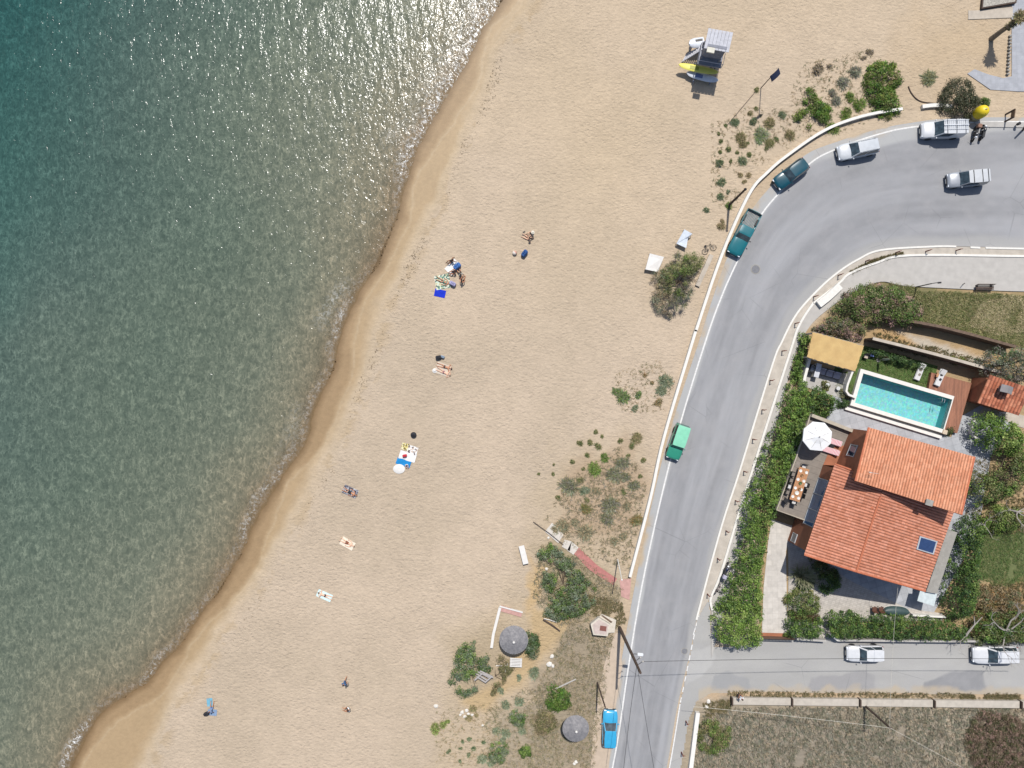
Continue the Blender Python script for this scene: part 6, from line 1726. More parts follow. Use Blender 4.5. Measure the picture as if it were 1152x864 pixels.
# ================================================================== vehicles
TEAL = paint('paint_teal', lin(28,118,128,.62)); DTEAL = paint('paint_dark_teal', lin(14,82,98,.6)); SILVW = paint('paint_pearl', lin(222,226,230,.58)); VANW = paint('paint_van_white', lin(232,234,236,.60))
SILV = paint('paint_silver', lin(186,190,196,.6), .25); GRN = paint('paint_green', lin(58,158,130,.62)); SKYB = paint('paint_sky_blue', lin(64,176,222,.64)); WHT = paint('paint_white', lin(238,239,241,.60))
def cp(px, py, z=.7): 
    p = P(px, py, z); return (p[0], p[1], .014)
car('pickup_truck', 'teal pickup truck with an open grey load bed parked by the parapet', 'pickup truck', cp(837,262), dirp(-27,54), 5.35, 1.78, 1.62, TEAL, belt=1.0, wsb=.17, wst=.08, rrt=-.10, rrb=-.13, bed=(-.47,-.15), boxy=.7)
car('parked_car', 'dark teal hatchback parked askew along the parapet curve', 'car', cp(890,195.5), dirp(-33,25), 4.15, 1.7, 1.45, DTEAL, belt=.93, wsb=.20, wst=.03, rrt=-.38, rrb=-.46)
car('parked_car', 'pearl white people carrier on the road bend behind the dark hatchback', 'car', cp(965,168), dirp(-50,10.5), 4.55, 1.8, 1.62, SILVW, belt=1.0, wsb=.23, wst=.06, rrt=-.42, rrb=-.47, rails=True)
car('van', 'white panel van carrying a ladder rack on its roof', 'van', cp(1060,146.5), dirp(-1,.02), 4.7, 1.78, 1.92, VANW, belt=1.08, wsb=.24, wst=.10, rrt=-.46, rrb=-.48, box=True, boxy=1.0, rack=True)
car('car', 'silver estate car with three roof bars driving round the bend', 'car', cp(1087.5,201.5), dirp(-47,4), 4.3, 1.68, 1.8, SILV, belt=1.02, wsb=.24, wst=.08, rrt=-.45, rrb=-.485, boxy=.8, roof_tape=True, roof=paint('paint_roof_grey', lin(214,216,218,.66)))
car('parked_car', 'boxy green off-road car, roof sheen painted pale green, half on the road line', 'car', cp(762.5,497), dirp(-13,39), 4.0, 1.64, 1.68, GRN, belt=1.0, wsb=.19, wst=.11, rrt=-.46, rrb=-.49, boxy=.9, roof=paint('green_roof_sheen', lin(146,222,186,.66)))  # paler roof colour paints in a reflected highlight
car('parked_car', 'bright sky blue hatchback parked under the leaning pole', 'car', cp(686,819.5), dirp(1.5,-40), 4.05, 1.66, 1.48, SKYB, belt=.95, wsb=.20, wst=.01, rrt=-.44, rrb=-.49, boxy=.3)
car('parked_car', 'small white hatchback parked in the side lane below the long hedge', 'car', cp(973,735), dirp(-1,.01), 4.05, 1.74, 1.5, WHT, belt=.95, wsb=.19, wst=.03, rrt=-.43, rrb=-.48)
car('parked_car', 'long white estate car parked in the side lane under the bare branches', 'car', cp(1119.5,736.5), dirp(-1,.02), 5.0, 1.88, 1.62, WHT, belt=.98, wsb=.21, wst=.05, rrt=-.41, rrb=-.47, rails=True)
BLKP = paint('paint_black', (.02,.02,.022))
motorbike('motorbike', 'black motorbike with brown top box parked right behind the van', (*P(1097,150,.5)[:2], .014), dirp(.25,-1) + PI, BLKP, M('box_brown', lin(150,112,92,.6), .6))
motorbike('motorbike', 'all black motorbike parked beside the yellow container', (*P(1105.5,149,.5)[:2], .014), dirp(.22,-1), BLKP)
motorbike('scooter', 'dark blue scooter with pale seat parked against the hedge on the pavement', (*P(816,641.5,.5)[:2], .1), dirp(.4,-1), paint('paint_navy', lin(36,40,70,.6)), M('box_pale', lin(190,186,206,.6), .5))
bicycle('bicycle', 'reddish bicycle standing on the pavement below the blue scooter', (*P(807.5,661.5,.4)[:2], .1), dirp(.55,-1), M('bike_red', lin(96,40,44,.6), .5))
bicycle('bicycle', 'black bicycle lying by the white beam below the pickup', (*P(799,284)[:2], .0), dirp(1,-.45), M('bike_black', (.02,.02,.022), .5), lying=True)

# ================================================================== posts, wires, signs
POLE = M('pole_wood', lin(92,76,66,.6), .9, var=.25, scale=3)
RUST = M('rust_post', lin(128,66,54,.6), .8, var=.2, scale=9)
boll = None
for px, py in ((866,428),(857,461),(846.5,494),(836.5,530),(827,563),(816.5,597),(807,628),(795.5,668),(879.5,395),(894,364),(915,334),(942.5,310),(973.5,294),(1007,284.5),(1041,283),(1075,282),(771.5,811),(766.5,846)):
    if boll is None:
        boll = thing('bollard', 'rust brown bollard with a little crossbar on the pavement verge', 'bollard', (0, 0, .06), 0, 'rust brown bollards along the verge')
        mb = MB(); mb.tube([(0, 0, -.1), (0, 0, .92), (.0, 0, .97)], [.065, .06, .03], 8); mb.build('post', RUST, boll, local=True)
        mb = MB(); mb.tube([(-.1, 0, .86), (.22, .05, .9)], .035, 6); mb.build('crossbar', RUST, boll, local=True); o = boll
    else: o = copy_tree(boll)
    p = P(px, py); o.location = (p[0], p[1], .06 if py < 800 else .0); o.rotation_euler.z = random.uniform(-.3, .3)
# power pole with lamp and insulators
b = P(697,706); T = P(720.5,757,12.2)
pp = thing('power_pole', 'tall wooden power pole with lamp and insulators beside the pentagon planter', 'power pole', (b[0], b[1], 0))
lean = lambda z: np.array((b[0] + (T[0] - b[0]) * z / 12.2, b[1] + (T[1] - b[1]) * z / 12.2, z))
mb = MB(); mb.tube([lean(-.2), lean(6), lean(12.2)], [.19, .16, .12], 10); mb.build('post', POLE, pp, smooth=True)
ins = []
for z, dx in ((9.2, .55), (10.2, .6)):
    p = lean(z); mb = MB(); mb.tube([p, p + (.25, .05, .05), p + (dx, .35, .1)], .03, 6); mb.build('bracket', DARKM, pp)
    mb = MB(); q = p + (dx, .35, .1); mb.lathe([(.05, 0), (.07, .05), (.04, .08), (.06, .12), (.02, .16)], 10, q); mb.build('insulator', M('porcelain', lin(214,208,196,.6), .3), pp, smooth=True); ins.append(q + (0, 0, .1))
p = lean(7.6); mb = MB(); mb.tube([p, p + (.35, .05, .12), p + (.65, .02, .12)], .03, 6); mb.build('lamp_arm', DARKM, pp)
mb = MB(); mb.box((p[0] + .85, p[1] + .0, p[2] + .14), (.6, .3, .14), -.1, bev=.06); mb.build('lamp_head', M('lamp_white', lin(232,234,236,.66), .4), pp)
WIRE = M('wire_black', (.02,.02,.02), .6)
def wire(label, a, b_, sag, r=.02, mat=None):
    a = np.array(a, float); b_ = np.array(b_, float); pts = []
    for i in range(17):
        t_ = i / 16; p = a * (1 - t_) + b_ * t_; p[2] -= sag * 4 * t_ * (1 - t_); pts.append(p)
    mb = MB(); mb.tube(pts, r, 5); return tag(mb.build('wire', mat or WIRE, origin=a), label, 'wire')
wire('black overhead wire running from the tall pole along the side lane', ins[1], P(1200,742,8.0), .5, .022)
wire('left black wire of the pair dropping from the tall pole down the photo', lean(10.4), P(698,900,10.5), .4, .02)
wire('right black wire of the pair dropping from the tall pole down the photo', lean(10.6), P(742,900,10.5), .4, .02)
# short leaning poles
def post(name, label, base, top, h, r, mat, cat='pole', head=None):
    b = P(*base); t_ = P(*top, h); o = thing(name, label, cat, (b[0], b[1], 0))
    mb = MB(); mb.tube([(b[0], b[1], -.2), t_], [r, r * .75], 8); mb.build('post', mat, o, smooth=True); return o, t_
post('pole', 'short dark leaning pole at the verge just above the blue hatchback', (672,768), (681,796), 5.9, .1, POLE)[0]
o, t_ = post('pole', 'slim white leaning pole by the roadside end of the pink path', (695,629), (699.5,652), 5.4, .07, WHITE)
mb = MB(); mb.lathe([(.09, 0), (.09, .12), (.02, .16)], 10, t_); mb.build('cap', WHITE, o)
o, t_ = post('wooden_pole', 'thick dark wooden pole rising from the green tuft beside the parapet', (820,231), (838.5,213), 5.6, .14, POLE)
mb = MB(); mb.ball(t_, .16, 8); mb.build('cap', DARKM, o, smooth=True)
o, t_ = post('flagpole', 'thin flagpole with a small dark blue flag on the upper beach', (856,99), (876,77), 5.2, .05, POLE, 'flagpole')
fl = MB(); d = np.array((-.55, -.45, 0))
def flag(u, v): return t_ + d * u * 1.5 + np.array((.08 * math.sin(u * 6), .1 * math.sin(u * 5 + 1), -.6 * v - .25 * u * u)) + v * np.array((.42, -.36, 0))
fl.grid(flag, 10, 6); fl.build('flag', M('flag_navy', lin(52,64,96,.6), .85), o, smooth=True)
mb = MB(); a, b2 = P(850,103), P(817,142); mb.tube([(*a[:2], .02), (*((a + b2) / 2)[:2], .03), (*b2[:2], .02)], .035, 5); tag(mb.build('rope', M('rope_grey', lin(120,108,96,.6), .9), origin=a), 'thin rope lying on the sand from the flagpole towards the dune plants', 'rope')
# park lamp (tall pole with arm)
o, t_ = post('street_lamp', 'dark street lamp with long arm over the oleander bush', (1030,323), (1048,319), 3.4, .07, DARKM, 'street lamp')
mb = MB(); mb.tube([t_, t_ + (.35, .05, .15), t_ + (.7, .07, .18)], .04, 6); mb.build('arm', DARKM, o)
mb = MB(); mb.box(t_ + np.array((.75, .07, .18)), (.4, .18, .08), .1, bev=.03); mb.build('lamp_head', DARKM, o)
# park bench
o = thing('park_bench', 'dark slatted park bench at the top of the meadow grass', 'bench', tuple(P(1105,324)[:2]) + (.0,), 0)
for k in range(3): 
    mb = MB(); mb.box((0, -.18 + k * .17, .44), (2.0, .13, .045)); mb.build('seat_slat', POLE, o, local=True)
for k in range(2):
    mb = MB(); mb.box((0, .3 + k * .03, .62 + k * .2), (2.0, .04, .13)); mb.build('back_slat', POLE, o, local=True)
for s in (-.8, .8):
    mb = MB(); mb.box((s, 0, .21), (.08, .5, .42)); mb.box((s, .3, .45), (.08, .06, .85)); mb.build('leg', DARKM, o, local=True)
o, t_ = post('post', 'thin post standing at the pavement edge left of the park bench', (1084,320), (1085.5,318.5), .9, .05, POLE, 'post')
# field pole and its wires
o, t_ = post('field_pole', 'leaning wooden pole in the field behind the slab wall', (972,793), (1001.5,819), 5.2, .13, POLE)
PALEW = M('wire_pale', lin(226,220,206,.62), .6)
mb = MB(); mb.tube([t_ - (.3, 0, .1), t_ + (.3, 0, -.1)], .04, 6); mb.build('crossarm', POLE, o)
wire('pale wire running left from the field pole across the dry field', t_, P(780,795,4.6), .25, .017, PALEW)
wire('pale wire running down right from the field pole across the field', t_, P(1130,890,5.0), .25, .017, PALEW)
wire('thin pale wire from the field pole up to the villa roof', t_ - (0, 0, .1), P(1011,652,5.6), .3, .015, PALEW)
# slab wall along the lane: separate slabs and posts
SLAB = M('slab_beige', lin(208,198,184,KA), .9, var=.1, scale=2, bump=.3, bscale=18)
xs = [822,889,965,1048,1145,1240]
ysn = ['shortest slab at the lane corner end', 'second slab from the lane corner', 'middle slab beside the field pole', 'fourth slab from the lane corner', 'slab running out of the right edge']
for k in range(5):
    a, b2 = P(xs[k] + 1, 787 + (xs[k] - 822) * .012), P(xs[k + 1] - 1, 787 + (xs[k + 1] - 822) * .012)
    mb = MB(); mb.ribbon([a[:2], b2[:2]], .78, -.1, .42); tag(mb.build('wall_slab', SLAB, origin=(*((a + b2) / 2)[:2], 0)), 'low beige wall between lane and field, ' + ysn[k], 'wall')
    mb = MB(); mb.box((a[0] - .1, a[1] - .0, .32), (.14, .86, .85)); tag(mb.build('wall_post', POLE, origin=(a[0] - .1, a[1], 0)), 'short dark post between the low beige wall slabs', 'post', 'dark posts between the wall slabs')
# pedestrian with camera controller
person('person in white shirt standing behind the beige slab wall holding a controller', (*P(830,780)[:2], 0), dirp(-.35,-1) - PI / 2, 'hold', 'tan', wear=(('shirt', lin(236,236,240,.66)), ('trousers', lin(44,46,56)), ('shoe', (.05,.05,.05))))
# yellow container, sign frame, bin at the top right
b = P(1096,130.5); yc = thing('recycling_container', 'tall yellow dome shaped recycling container with a grey base behind the van', 'container', (b[0], b[1], 0))
mb = MB(); mb.lathe([(.6, 0), (.66, .1), (.66, .65), (.63, .7)], 24, b); mb.build('base', M('beige_plastic', lin(180,172,140,.6), .6), yc, smooth=True)
mb = MB(); mb.lathe([(.65, .7), (.68, 1.0), (.66, 1.4), (.56, 1.75), (.36, 1.95), (.1, 2.03)], 24, b); yd = mb.build('dome', M('yellow_plastic', lin(242,214,40,.66), .45, var=.06), yc, smooth=True)
mb = MB(); mb.box((b[0] + .15, b[1] - .34, 1.84), (.38, .1, .08), .5); mb.build('slot', M('slot_brown', lin(110,60,30,.6), .6), yd)
mb = MB(); mb.tube([(b[0] - .13, b[1], 1.98), (b[0], b[1], 2.2), (b[0] + .13, b[1], 1.98)], .04, 6); mb.build('lifting_ring', WHITE, yd)
b = P(1130,137); sg = thing('sign_frame', 'brown upright sign frame on two posts at the top of the road', 'sign', (b[0], b[1], 0), -.15)
for s in (-.42, .42):
    mb = MB(); mb.box((0, s + .4, .75), (.14, .14, 1.6)); mb.build('post', POLE, sg, local=True)
mb = MB(); mb.box((0, .4, 1.3), (.08, .9, .6)); mb.build('panel', M('panel_brown', lin(120,94,72,.6), .7), sg, local=True)
b = P(1141.5,141.5); tr = thing('litter_bin', 'tiny dark litter bin on a post beside the brown sign frame', 'litter bin', (b[0], b[1], 0))
mb = MB(); mb.tube([b, b + (0, 0, .5)], .04, 6); mb.build('post', DARKM, tr); mb = MB(); mb.lathe([(.14, .4), (.17, .8), (.15, .82)], 12, b); mb.build('bucket', DARKM, tr)
post('post', 'dark square post cut by the right edge of the photo', (1152,146), (1153,142), 1.5, .12, POLE, 'post')
# ================================================================== top right forecourt
struct('forecourt', [(1088,83),(1096,78),(1112,84),(1128,88),(1138,86),(1138,-20),(1200,-20),(1200,104),(1146,103),(1114,101)], .05, slab_mat('forecourt_slab', lin(182,184,190,KA), .5, .5, -.05, .05, .9))
struct('slab_path', [(1089,12),(1089,22),(1139,20),(1139,8),(1100,12)], .06, CONCW)
o = thing('planter', 'large raised planter of pale gravel cut by the top edge', 'planter', tuple(P(1125,-2)[:2]) + (0,))
mb = MB(); q = [P(*p)[:2] for p in [(1102,11.5),(1141,5),(1146,-30),(1106,-30)]]; mb.prism(q, 0, .35); mb.build('border', POLE, o)
mb = MB(); q = inset([np.array(p) for p in q], .2); mb.prism(q, .3, .37); mb.build('gravel', M('gravel_pale', lin(190,184,172,KA), .95, var=.4, scale=9, bump=.8), o)
st_ = None
for k in range(12):
    p = P(1135.6 - k * .25, 41 + k * 3.9)
    if st_ is None:
        mb = MB(); mb.box((0, 0, .12), (.34, .2, .28), bev=.06); st_ = tag(mb.build('edging_stone', CONCD), 'small grey edging stone in the row beside the forecourt', 'stone', 'edging stones beside the forecourt'); o = st_
    else: o = st_.copy(); COL.objects.link(o)
    o.location = (p[0], p[1], 0); o.rotation_euler.z = random.uniform(-.4, .4)
b = P(1115,44); pm = thing('palm_tree', 'shaggy leaning palm at the sandy corner with its crown beyond the edge', 'palm', (b[0], b[1], 0))
mb = MB(); mb.tube([b + (0, 0, -.2), b + (.05, .1, 1.5), b + (.12, .1, 4.4)], [.3, .26, .22], 10); mb.build('trunk', M('palm_trunk', lin(150,136,118,.6), .95, var=.35, scale=7, bump=.8), pm, smooth=True)
for z, r in ((2.6, .5), (3.2, .55), (3.7, .65), (4.2, .75)):
    V, F, Cc = tuft_arrays(b + np.array((.1, .08, z)), r, -.2, 110, G_DRY + G_OLIVE, .05, .9); np_mesh('dead_frond', V, F, LEAF, Cc, pm)
A1 = [tuft_arrays(b + np.array((.12, .1, 4.5)), 1.0, .5, 200, G_OLIVE + G_DRY + [lin(70,66,52,.8)], .06, .9)]
V, F, Cc = merge(A1); np_mesh('crown', V, F, LEAF, Cc, pm)
mb = MB(); pth = [P(x, y, .05) for x, y in ((1022,97),(1025,104),(1031,111),(1040,115),(1062,117))]; mb.tube(smooth_path(pth, 4), .06, 6); tag(mb.build('drift_pole', POLE, origin=pth[2]), 'curved dark stick lying on the sand left of the round bush', 'stick')
# ================================================================== lifeguard tower and boards
HC = lambda z: P(808.5,45,5.0)
tw = thing('lifeguard_tower', 'grey wooden lifeguard tower with pale boarded roof and a ladder', 'lifeguard tower', (*P(796,66)[:2], 0))
PW = M('pale_boards', lin(212,212,218,.62), .85, var=.14, scale=4); GWB = M('grey_siding', lin(150,152,162,.6), .85, var=.15, scale=4)
rf4 = [P(797,31.5,5.0), P(825,36.5,5.0), P(820,59,4.8), P(792,54,4.8)]
nb = 7
for k in range(nb):
    f0, f1 = k / nb + .006, (k + 1) / nb - .006
    q = [rf4[0] * (1 - f0) + rf4[1] * f0, rf4[0] * (1 - f1) + rf4[1] * f1, rf4[3] * (1 - f1) + rf4[2] * f1, rf4[3] * (1 - f0) + rf4[2] * f0]
    mb = MB(); lo = [p - (0, 0, .06) for p in q]; mb.add([*lo, *q], [(3,2,1,0),(4,5,6,7),(0,1,5,4),(1,2,6,5),(2,3,7,6),(3,0,4,7)]); mb.build('roof_board', PW, tw)
rc = np.mean(rf4, 0)
fl4 = [np.array((*((p - rc) * .78 + rc)[:2], 0)) for p in rf4]
mb = MB(); mb.prism([tuple(p[:2]) for p in fl4], 2.55, 4.85); mb.build('cabin', GWB, tw)
for k in range(7):
    z = 2.7 + k * .3; mb = MB(); mb.tube([(*fl4[3][:2], z), (*fl4[2][:2], z)], .03, 4); mb.build('siding_lath', GWB, tw)
pf = [np.array((*((p - rc) * 1.0 + rc + (0, -.35, 0))[:2], 0)) for p in rf4]
mb = MB(); mb.prism([tuple(p[:2]) for p in pf], 1.75, 1.87); mb.build('platform', GWB, tw)
for p in fl4:
    mb = MB(); mb.box((p[0], p[1], 1.2), (.16, .16, 2.7), -.2); mb.build('leg', GWB, tw)
mb = MB(); r4 = [np.array((*p[:2], 2.75)) for p in pf]; mb.tube([r4[0], r4[3], r4[2], r4[1]], .04, 6)
for p in pf: mb.tube([(*p[:2], 1.8), (*p[:2], 2.75)], .04, 6)
mb.build('railing', PW, tw)
mb = MB(); mb.box(P(799.5,56.5,5.05), (.8, .55, .18), -.2); mb.build('roof_hatch', M('hatch_cream', lin(226,222,206,.64), .7), tw)
a0, a1 = P(769,66,.0), P(792,52,2.0); side = np.array((.22, .38, 0))
mb = MB()
for s in (-1, 1): mb.tube([a0 + side * s, a1 + side * s], .05, 6)
mb.build('ladder_rail', PW, tw)
for k in range(9):
    f = (k + .5) / 9; p = a0 * (1 - f) + a1 * f; mb = MB(); mb.box(p, (.12, .84, .04), -.5); mb.build('ladder_step', PW, tw)
mb = MB(); rk0, rk1 = P(772,84,.6), P(806,88,.6)
for f in (.25, .8):
    p = rk0 * (1 - f) + rk1 * f; mb.box((p[0], p[1] + .3, .35), (.1, 1.9, .09)); mb.box((p[0], p[1] + 1.1, .6), (.1, .1, 1.2)); mb.box((p[0], p[1] - .5, .2), (.1, .1, .5)); mb.box((p[0], p[1] + .75, .86), (.1, .8, .08))
mb.build('board_rack', GWB, tw)
def board(name, label, a, b_, z, wd, th, mat, mat2=None, tip=.5):
    a = np.array(P(*a, z)); b_ = np.array(P(*b_, z)); d = b_ - a; L = np.linalg.norm(d); ang = math.atan2(d[1], d[0]); c = (a + b_) / 2
    r = thing(name, label, name.replace('_', ' '), (c[0], c[1], z - th / 2), ang)
    mb = MB()
    def sp(u, v):
        x = (u - .5) * L; t_ = abs(2 * u - 1); w_ = wd / 2 * math.sqrt(max(0, 1 - t_ ** 2.6)) + .004; aa = v * 2 * PI
        return (x, math.cos(aa) * w_, th / 2 + math.sin(aa) * th / 2 * (1 - .4 * t_) + .12 * t_ ** 3)
    mb.grid(sp, 26, 14); mb.build('hull', mat, r, smooth=True, local=True)
    mb = MB(); mb.box((-.1 * L, 0, th + .0), (L * .22, wd * .5, .02), bev=.01); mb.build('deck_pad', mat2 or mat, r, local=True)
    mb = MB(); mb.box((L * .42, 0, -.06), (.25, .02, .14)); mb.build('fin', mat2 or mat, r, local=True)
    return r
YEL = M('board_yellow', lin(240,232,110,.66), .4, var=.05)
board('rescue_board', 'long yellow rescue board resting on the tower rack', (763,73), (808,82), 1.0, .78, .16, YEL, M('board_olive', lin(180,180,70,.6), .5))
board('rescue_board', 'white rescue board lying below the yellow one by the tower', (772,82), (808,91), .55, .85, .2, M('board_white', lin(224,228,236,.64), .35), M('board_pad', lin(120,140,190,.6), .5))
o = thing('rescue_sled', 'white rounded rescue sled with a dark slot hung beside the tower', 'rescue sled', (*P(784,47,1.6)[:2], 1.35), .15)
mb = MB()
def sled(u, v):
    x = (u - .5) * 1.7; t_ = max(0, -(2 * u - 1)); w_ = .55 * math.sqrt(max(0, 1 - t_ ** 2.4)) + .01; a = v * 2 * PI
    return (x, math.cos(a) * w_, math.sin(a) * .16)
mb.grid(sled, 18, 12); mb.build('hull', M('board_white', lin(224,228,236,.64), .35), o, smooth=True, local=True)
mb = MB(); mb.box((.3, .18, .15), (.8, .26, .06), bev=.02); mb.build('slot', M('slot_dark', lin(96,92,88,.6), .6), o, local=True)
for s in (-.4, .5):
    mb = MB(); mb.box((s, 0, -.7), (.08, .5, 1.3)); mb.build('stand', GWB, o, local=True)

# ================================================================== dune edge furniture
PANEL = M('panel_white', lin(236,232,226,.66), .8, var=.05)
def panel(label, pts, mat, lift=.4):
    q = [P(x, y, z) for x, y, z in pts]; c = np.mean(q, 0); mb = MB(); lo = [p - (0, 0, .05) for p in q]
    n = len(q); mb.add([*q, *lo], [tuple(range(n)), tuple(range(2 * n - 1, n - 1, -1))] + [(i, (i + 1) % n, n + (i + 1) % n, n + i) for i in range(n)])
    r = thing('panel', label, 'panel', (c[0], c[1], 0)); mb.build('sheet', mat, r)
    mb = MB()
    for i in (0, n - 1 if n > 4 else 3, 1, 2):
        if q[i][2] > .25: mb.tube([(*(q[i] * .96 + c * .04)[:2], -.1), (*(q[i] * .96 + c * .04)[:2], q[i][2] - .05)], .035, 6)
    mb.build('prop', WOODG, r); return r
panel('cream white sheet propped on the sand, left of the tamarisk tree', [(731,285,.5),(747,289,.7),(740,306,.5),(726,303,.6)], PANEL)
panel('pale blue-white sheet propped on the sand above the tamarisk tree', [(770,258,.7),(779,263,.7),(774,268,.5),(772,279,.6),(761,274,.6)], M('panel_blue', lin(214,222,232,.66), .7))
mb = MB(); a = P(589,624,.3); bn = thing('beach_bench', 'plain white bench on the sand left of the pink path', 'bench', (a[0], a[1], 0), dirp(5,20))
mb.box((0, 0, .42), (2.1, .62, .07), bev=.02); mb.build('seat', PANEL, bn, local=True)
for s in (-.8, .8):
    mb = MB(); mb.box((s, 0, .19), (.1, .5, .4)); mb.build('leg', PANEL, bn, local=True)
THATCH = NT('thatch'); tt_ = THATCH.noise(3, 6, .7, None, .4); THATCH.set(Base__Color=THATCH.ramp(tt_, [(.3, lin(112,112,116,.68)), (.7, lin(164,160,160,.68))]), Roughness=.95, Normal=THATCH.bump(THATCH.noise(22, 3), .6, .04))
def thatched(label, px, py, r):
    c = P(px, py, 2.4); o = thing('thatched_parasol', label, 'parasol', (c[0], c[1], 0)); rr = r * K * (HCAM - 2.1) / HCAM
    mb = MB()
    def cone(u, v):
        a = u * 2 * PI; q = v * rr * (1 + .025 * math.sin(a * 37)); return (math.cos(a) * q, math.sin(a) * q, 2.85 - .75 * v - .03 * ((v * 6) % 1))
    mb.grid(cone, 72, 18); mb.build('thatch', THATCH.m, o, smooth=True, local=True, angle=180)
    mb = MB(); mb.ball((0, 0, 2.9), (.14, .14, .1), 10); mb.build('cap', PANEL, o, smooth=True, local=True)
    mb = MB(); mb.tube([(0, 0, -.1), (0, 0, 2.85)], .06, 8); mb.build('pole', POLE, o, local=True)
    for k in range(6):
        mb = MB(); a = k * PI / 3; mb.tube([(0, 0, 2.6), (math.cos(a) * rr * .9, math.sin(a) * rr * .9, 2.05)], .025, 5); mb.build('rib', POLE, o, local=True)
thatched('grey thatched parasol beside the pink and white corner wall', 578, 721, 16.2)
thatched('grey thatched parasol in the dry scrub near the blue hatchback', 648, 821, 15)
sl = thing('slatted_table', 'low white slatted table standing just below the upper thatched parasol', 'table', (*P(580.5,745.5,.4)[:2], 0), -.05)
for k in range(6):
    mb = MB(); mb.box((0, -.42 + k * .17, .4), (1.35, .12, .04)); mb.build('slat', PANEL, sl, local=True)
for sx in (-.55, .55):
    mb = MB(); mb.box((sx, 0, .19), (.08, .95, .38)); mb.build('leg', PANEL, sl, local=True)
for k, (x0, y0, x1, y1) in enumerate(((535,757,548,765),(537,755,551,762),(540,754,553,760),(536,760,547,767),(543,757,555,761),(534,764,543,756),(546,766,554,759))):
    a, b2 = P(x0, y0, .5), P(x1, y1, .5); a[2] = .55 + k * .05; b2[2] = .6 + k * .05
    mb = MB(); d = b2 - a; mb.box((a + b2) / 2, (np.linalg.norm(d[:2]), .15, .05), math.atan2(d[1], d[0])); tag(mb.build('plank', M('plank_grey', lin(186,180,176,.62), .9), origin=(a + b2) / 2), 'weathered grey plank in the pile on the blue-green thicket', 'plank', 'planks piled on the thicket')
for lb, a, b2 in (('white stick lying level left of the slatted table', (558,749), (570,748.5)), ('white stick slanting against the slatted table', (571,746), (568,757))):
    a, b2 = P(*a, .1), P(*b2, .1); mb = MB(); mb.tube([a, b2], .06, 6); tag(mb.build('stick', PANEL, origin=a), lb, 'stick')
PINKP = M('pink_paving', lin(212,166,156,KA), .9, var=.14, scale=3); PINKD = M('pink_path', lin(198,132,124,KA), .9, var=.14, scale=3)
cw = thing('corner_wall', 'low L shaped corner of white and pink walling by the thatched parasol', 'wall', (*P(563,686)[:2], 0))
mb = MB(); mb.ribbon([P(563,684)[:2], P(587,691)[:2]], .62, -.1, .1); mb.build('pink_top', PINKP, cw)
mb = MB(); mb.ribbon([P(562.5,683)[:2], P(555,713)[:2], P(553,728)[:2]], .3, -.1, .3); mb.ribbon([P(562,681.5)[:2], P(588,688.5)[:2]], .14, -.1, .2); mb.build('white_edge', PANEL, cw)
ph = [P(*p)[:2] for p in [(645,622),(651,616),(672,636),(694,651),(690,658),(664,642)]]
mb = MB(); mb.prism(ph, -.1, .04); tag(mb.build('pink_path', PINKD), kind='structure')
mb = MB(); mb.prism([P(*p)[:2] for p in [(697,652),(710,651),(708,675),(699,671)]], -.1, .035); tag(mb.build('pink_pavement', PINKP), kind='structure')
SLW = M('slab_white', lin(226,218,206,KA), .9, var=.1, scale=3)
for lb, pts in (('long pale concrete slab at the beach end of the pink path', [(621,588),(634,601),(628,611),(613,598)]), ('square concrete slab in the middle of the slab path', [(635,607),(643,609),(641,620),(632,615)]), ('narrow white slab joining the pink path', [(643,609),(651,616),(645,624),(638,619)])):
    q = [P(*p)[:2] for p in pts]; mb = MB(); mb.prism(q, -.1, .07); tag(mb.build('path_slab', SLW, origin=(*np.mean(q, 0), 0)), lb, 'slab')
for lb, a, b2, r, m in (('long thin dark stick beside the slab path', (600,587), (634,613), .035, POLE), ('bleached driftwood branch in the dry scrub', (625,775), (648,764), .09, M('drift', lin(196,190,182,.62), .9)), ('thick dark timber propped above the sand path', (611,697), (630,710), .09, POLE), ('pale timber crossing the dark one above the sand path', (612,696), (626,700), .05, PANEL)):
    a, b2 = P(*a, .2), P(*b2, .2); mb = MB(); mb.tube([a, (a + b2) / 2 + (.05, .05, .05), b2], [r, r, r * .8], 6); tag(mb.build('timber', m, origin=a), lb, 'timber')
# pentagon planter
pl = thing('pentagon_planter', 'white pentagonal planter with a brown plaque beside the power pole', 'planter', (*P(676,703)[:2], 0))
o5 = [P(*p, .1)[:2] for p in [(668,698),(677,690.5),(693,697),(691,711),(670,712)]]; i5 = [P(*p, .95)[:2] for p in [(664.5,702.5),(673.5,695),(687,703),(683.5,716),(667.5,714.5)]]
mb = MB(); mb.prism(o5, -.1, .3); mb.build('plinth', M('plinth_white', lin(226,216,200,KA), .85, var=.1), pl)
mb = MB(); mb.prism(i5, .3, .9); mb.build('block', M('plinth_white', lin(226,216,200,KA), .85, var=.1), pl)
mb = MB(); mb.prism(inset([np.array(p) for p in i5], .22), .9, .92); mb.build('top', M('pink_grey', lin(214,196,186,KA), .9, var=.12), pl)
mb = MB(); mb.box(P(678.5,707,.93), (.72, .55, .04), -.15); mb.build('plaque', M('plaque_brown', lin(140,88,78,.6), .6), pl)
mb = MB(); mb.prism([P(*p, .31)[:2] for p in [(676,692.5),(678,692),(689,699.5),(687.5,701)]], .3, .33); mb.build('soil_slot', STONE, pl)
struct('verge_slab', [(693,712),(697,712),(700,750),(690,810),(684,870),(664,870),(668,810),(676,765),(684,730)], .02, M('verge_beige', lin(210,190,168,KA), .9, var=.1, scale=1.5))
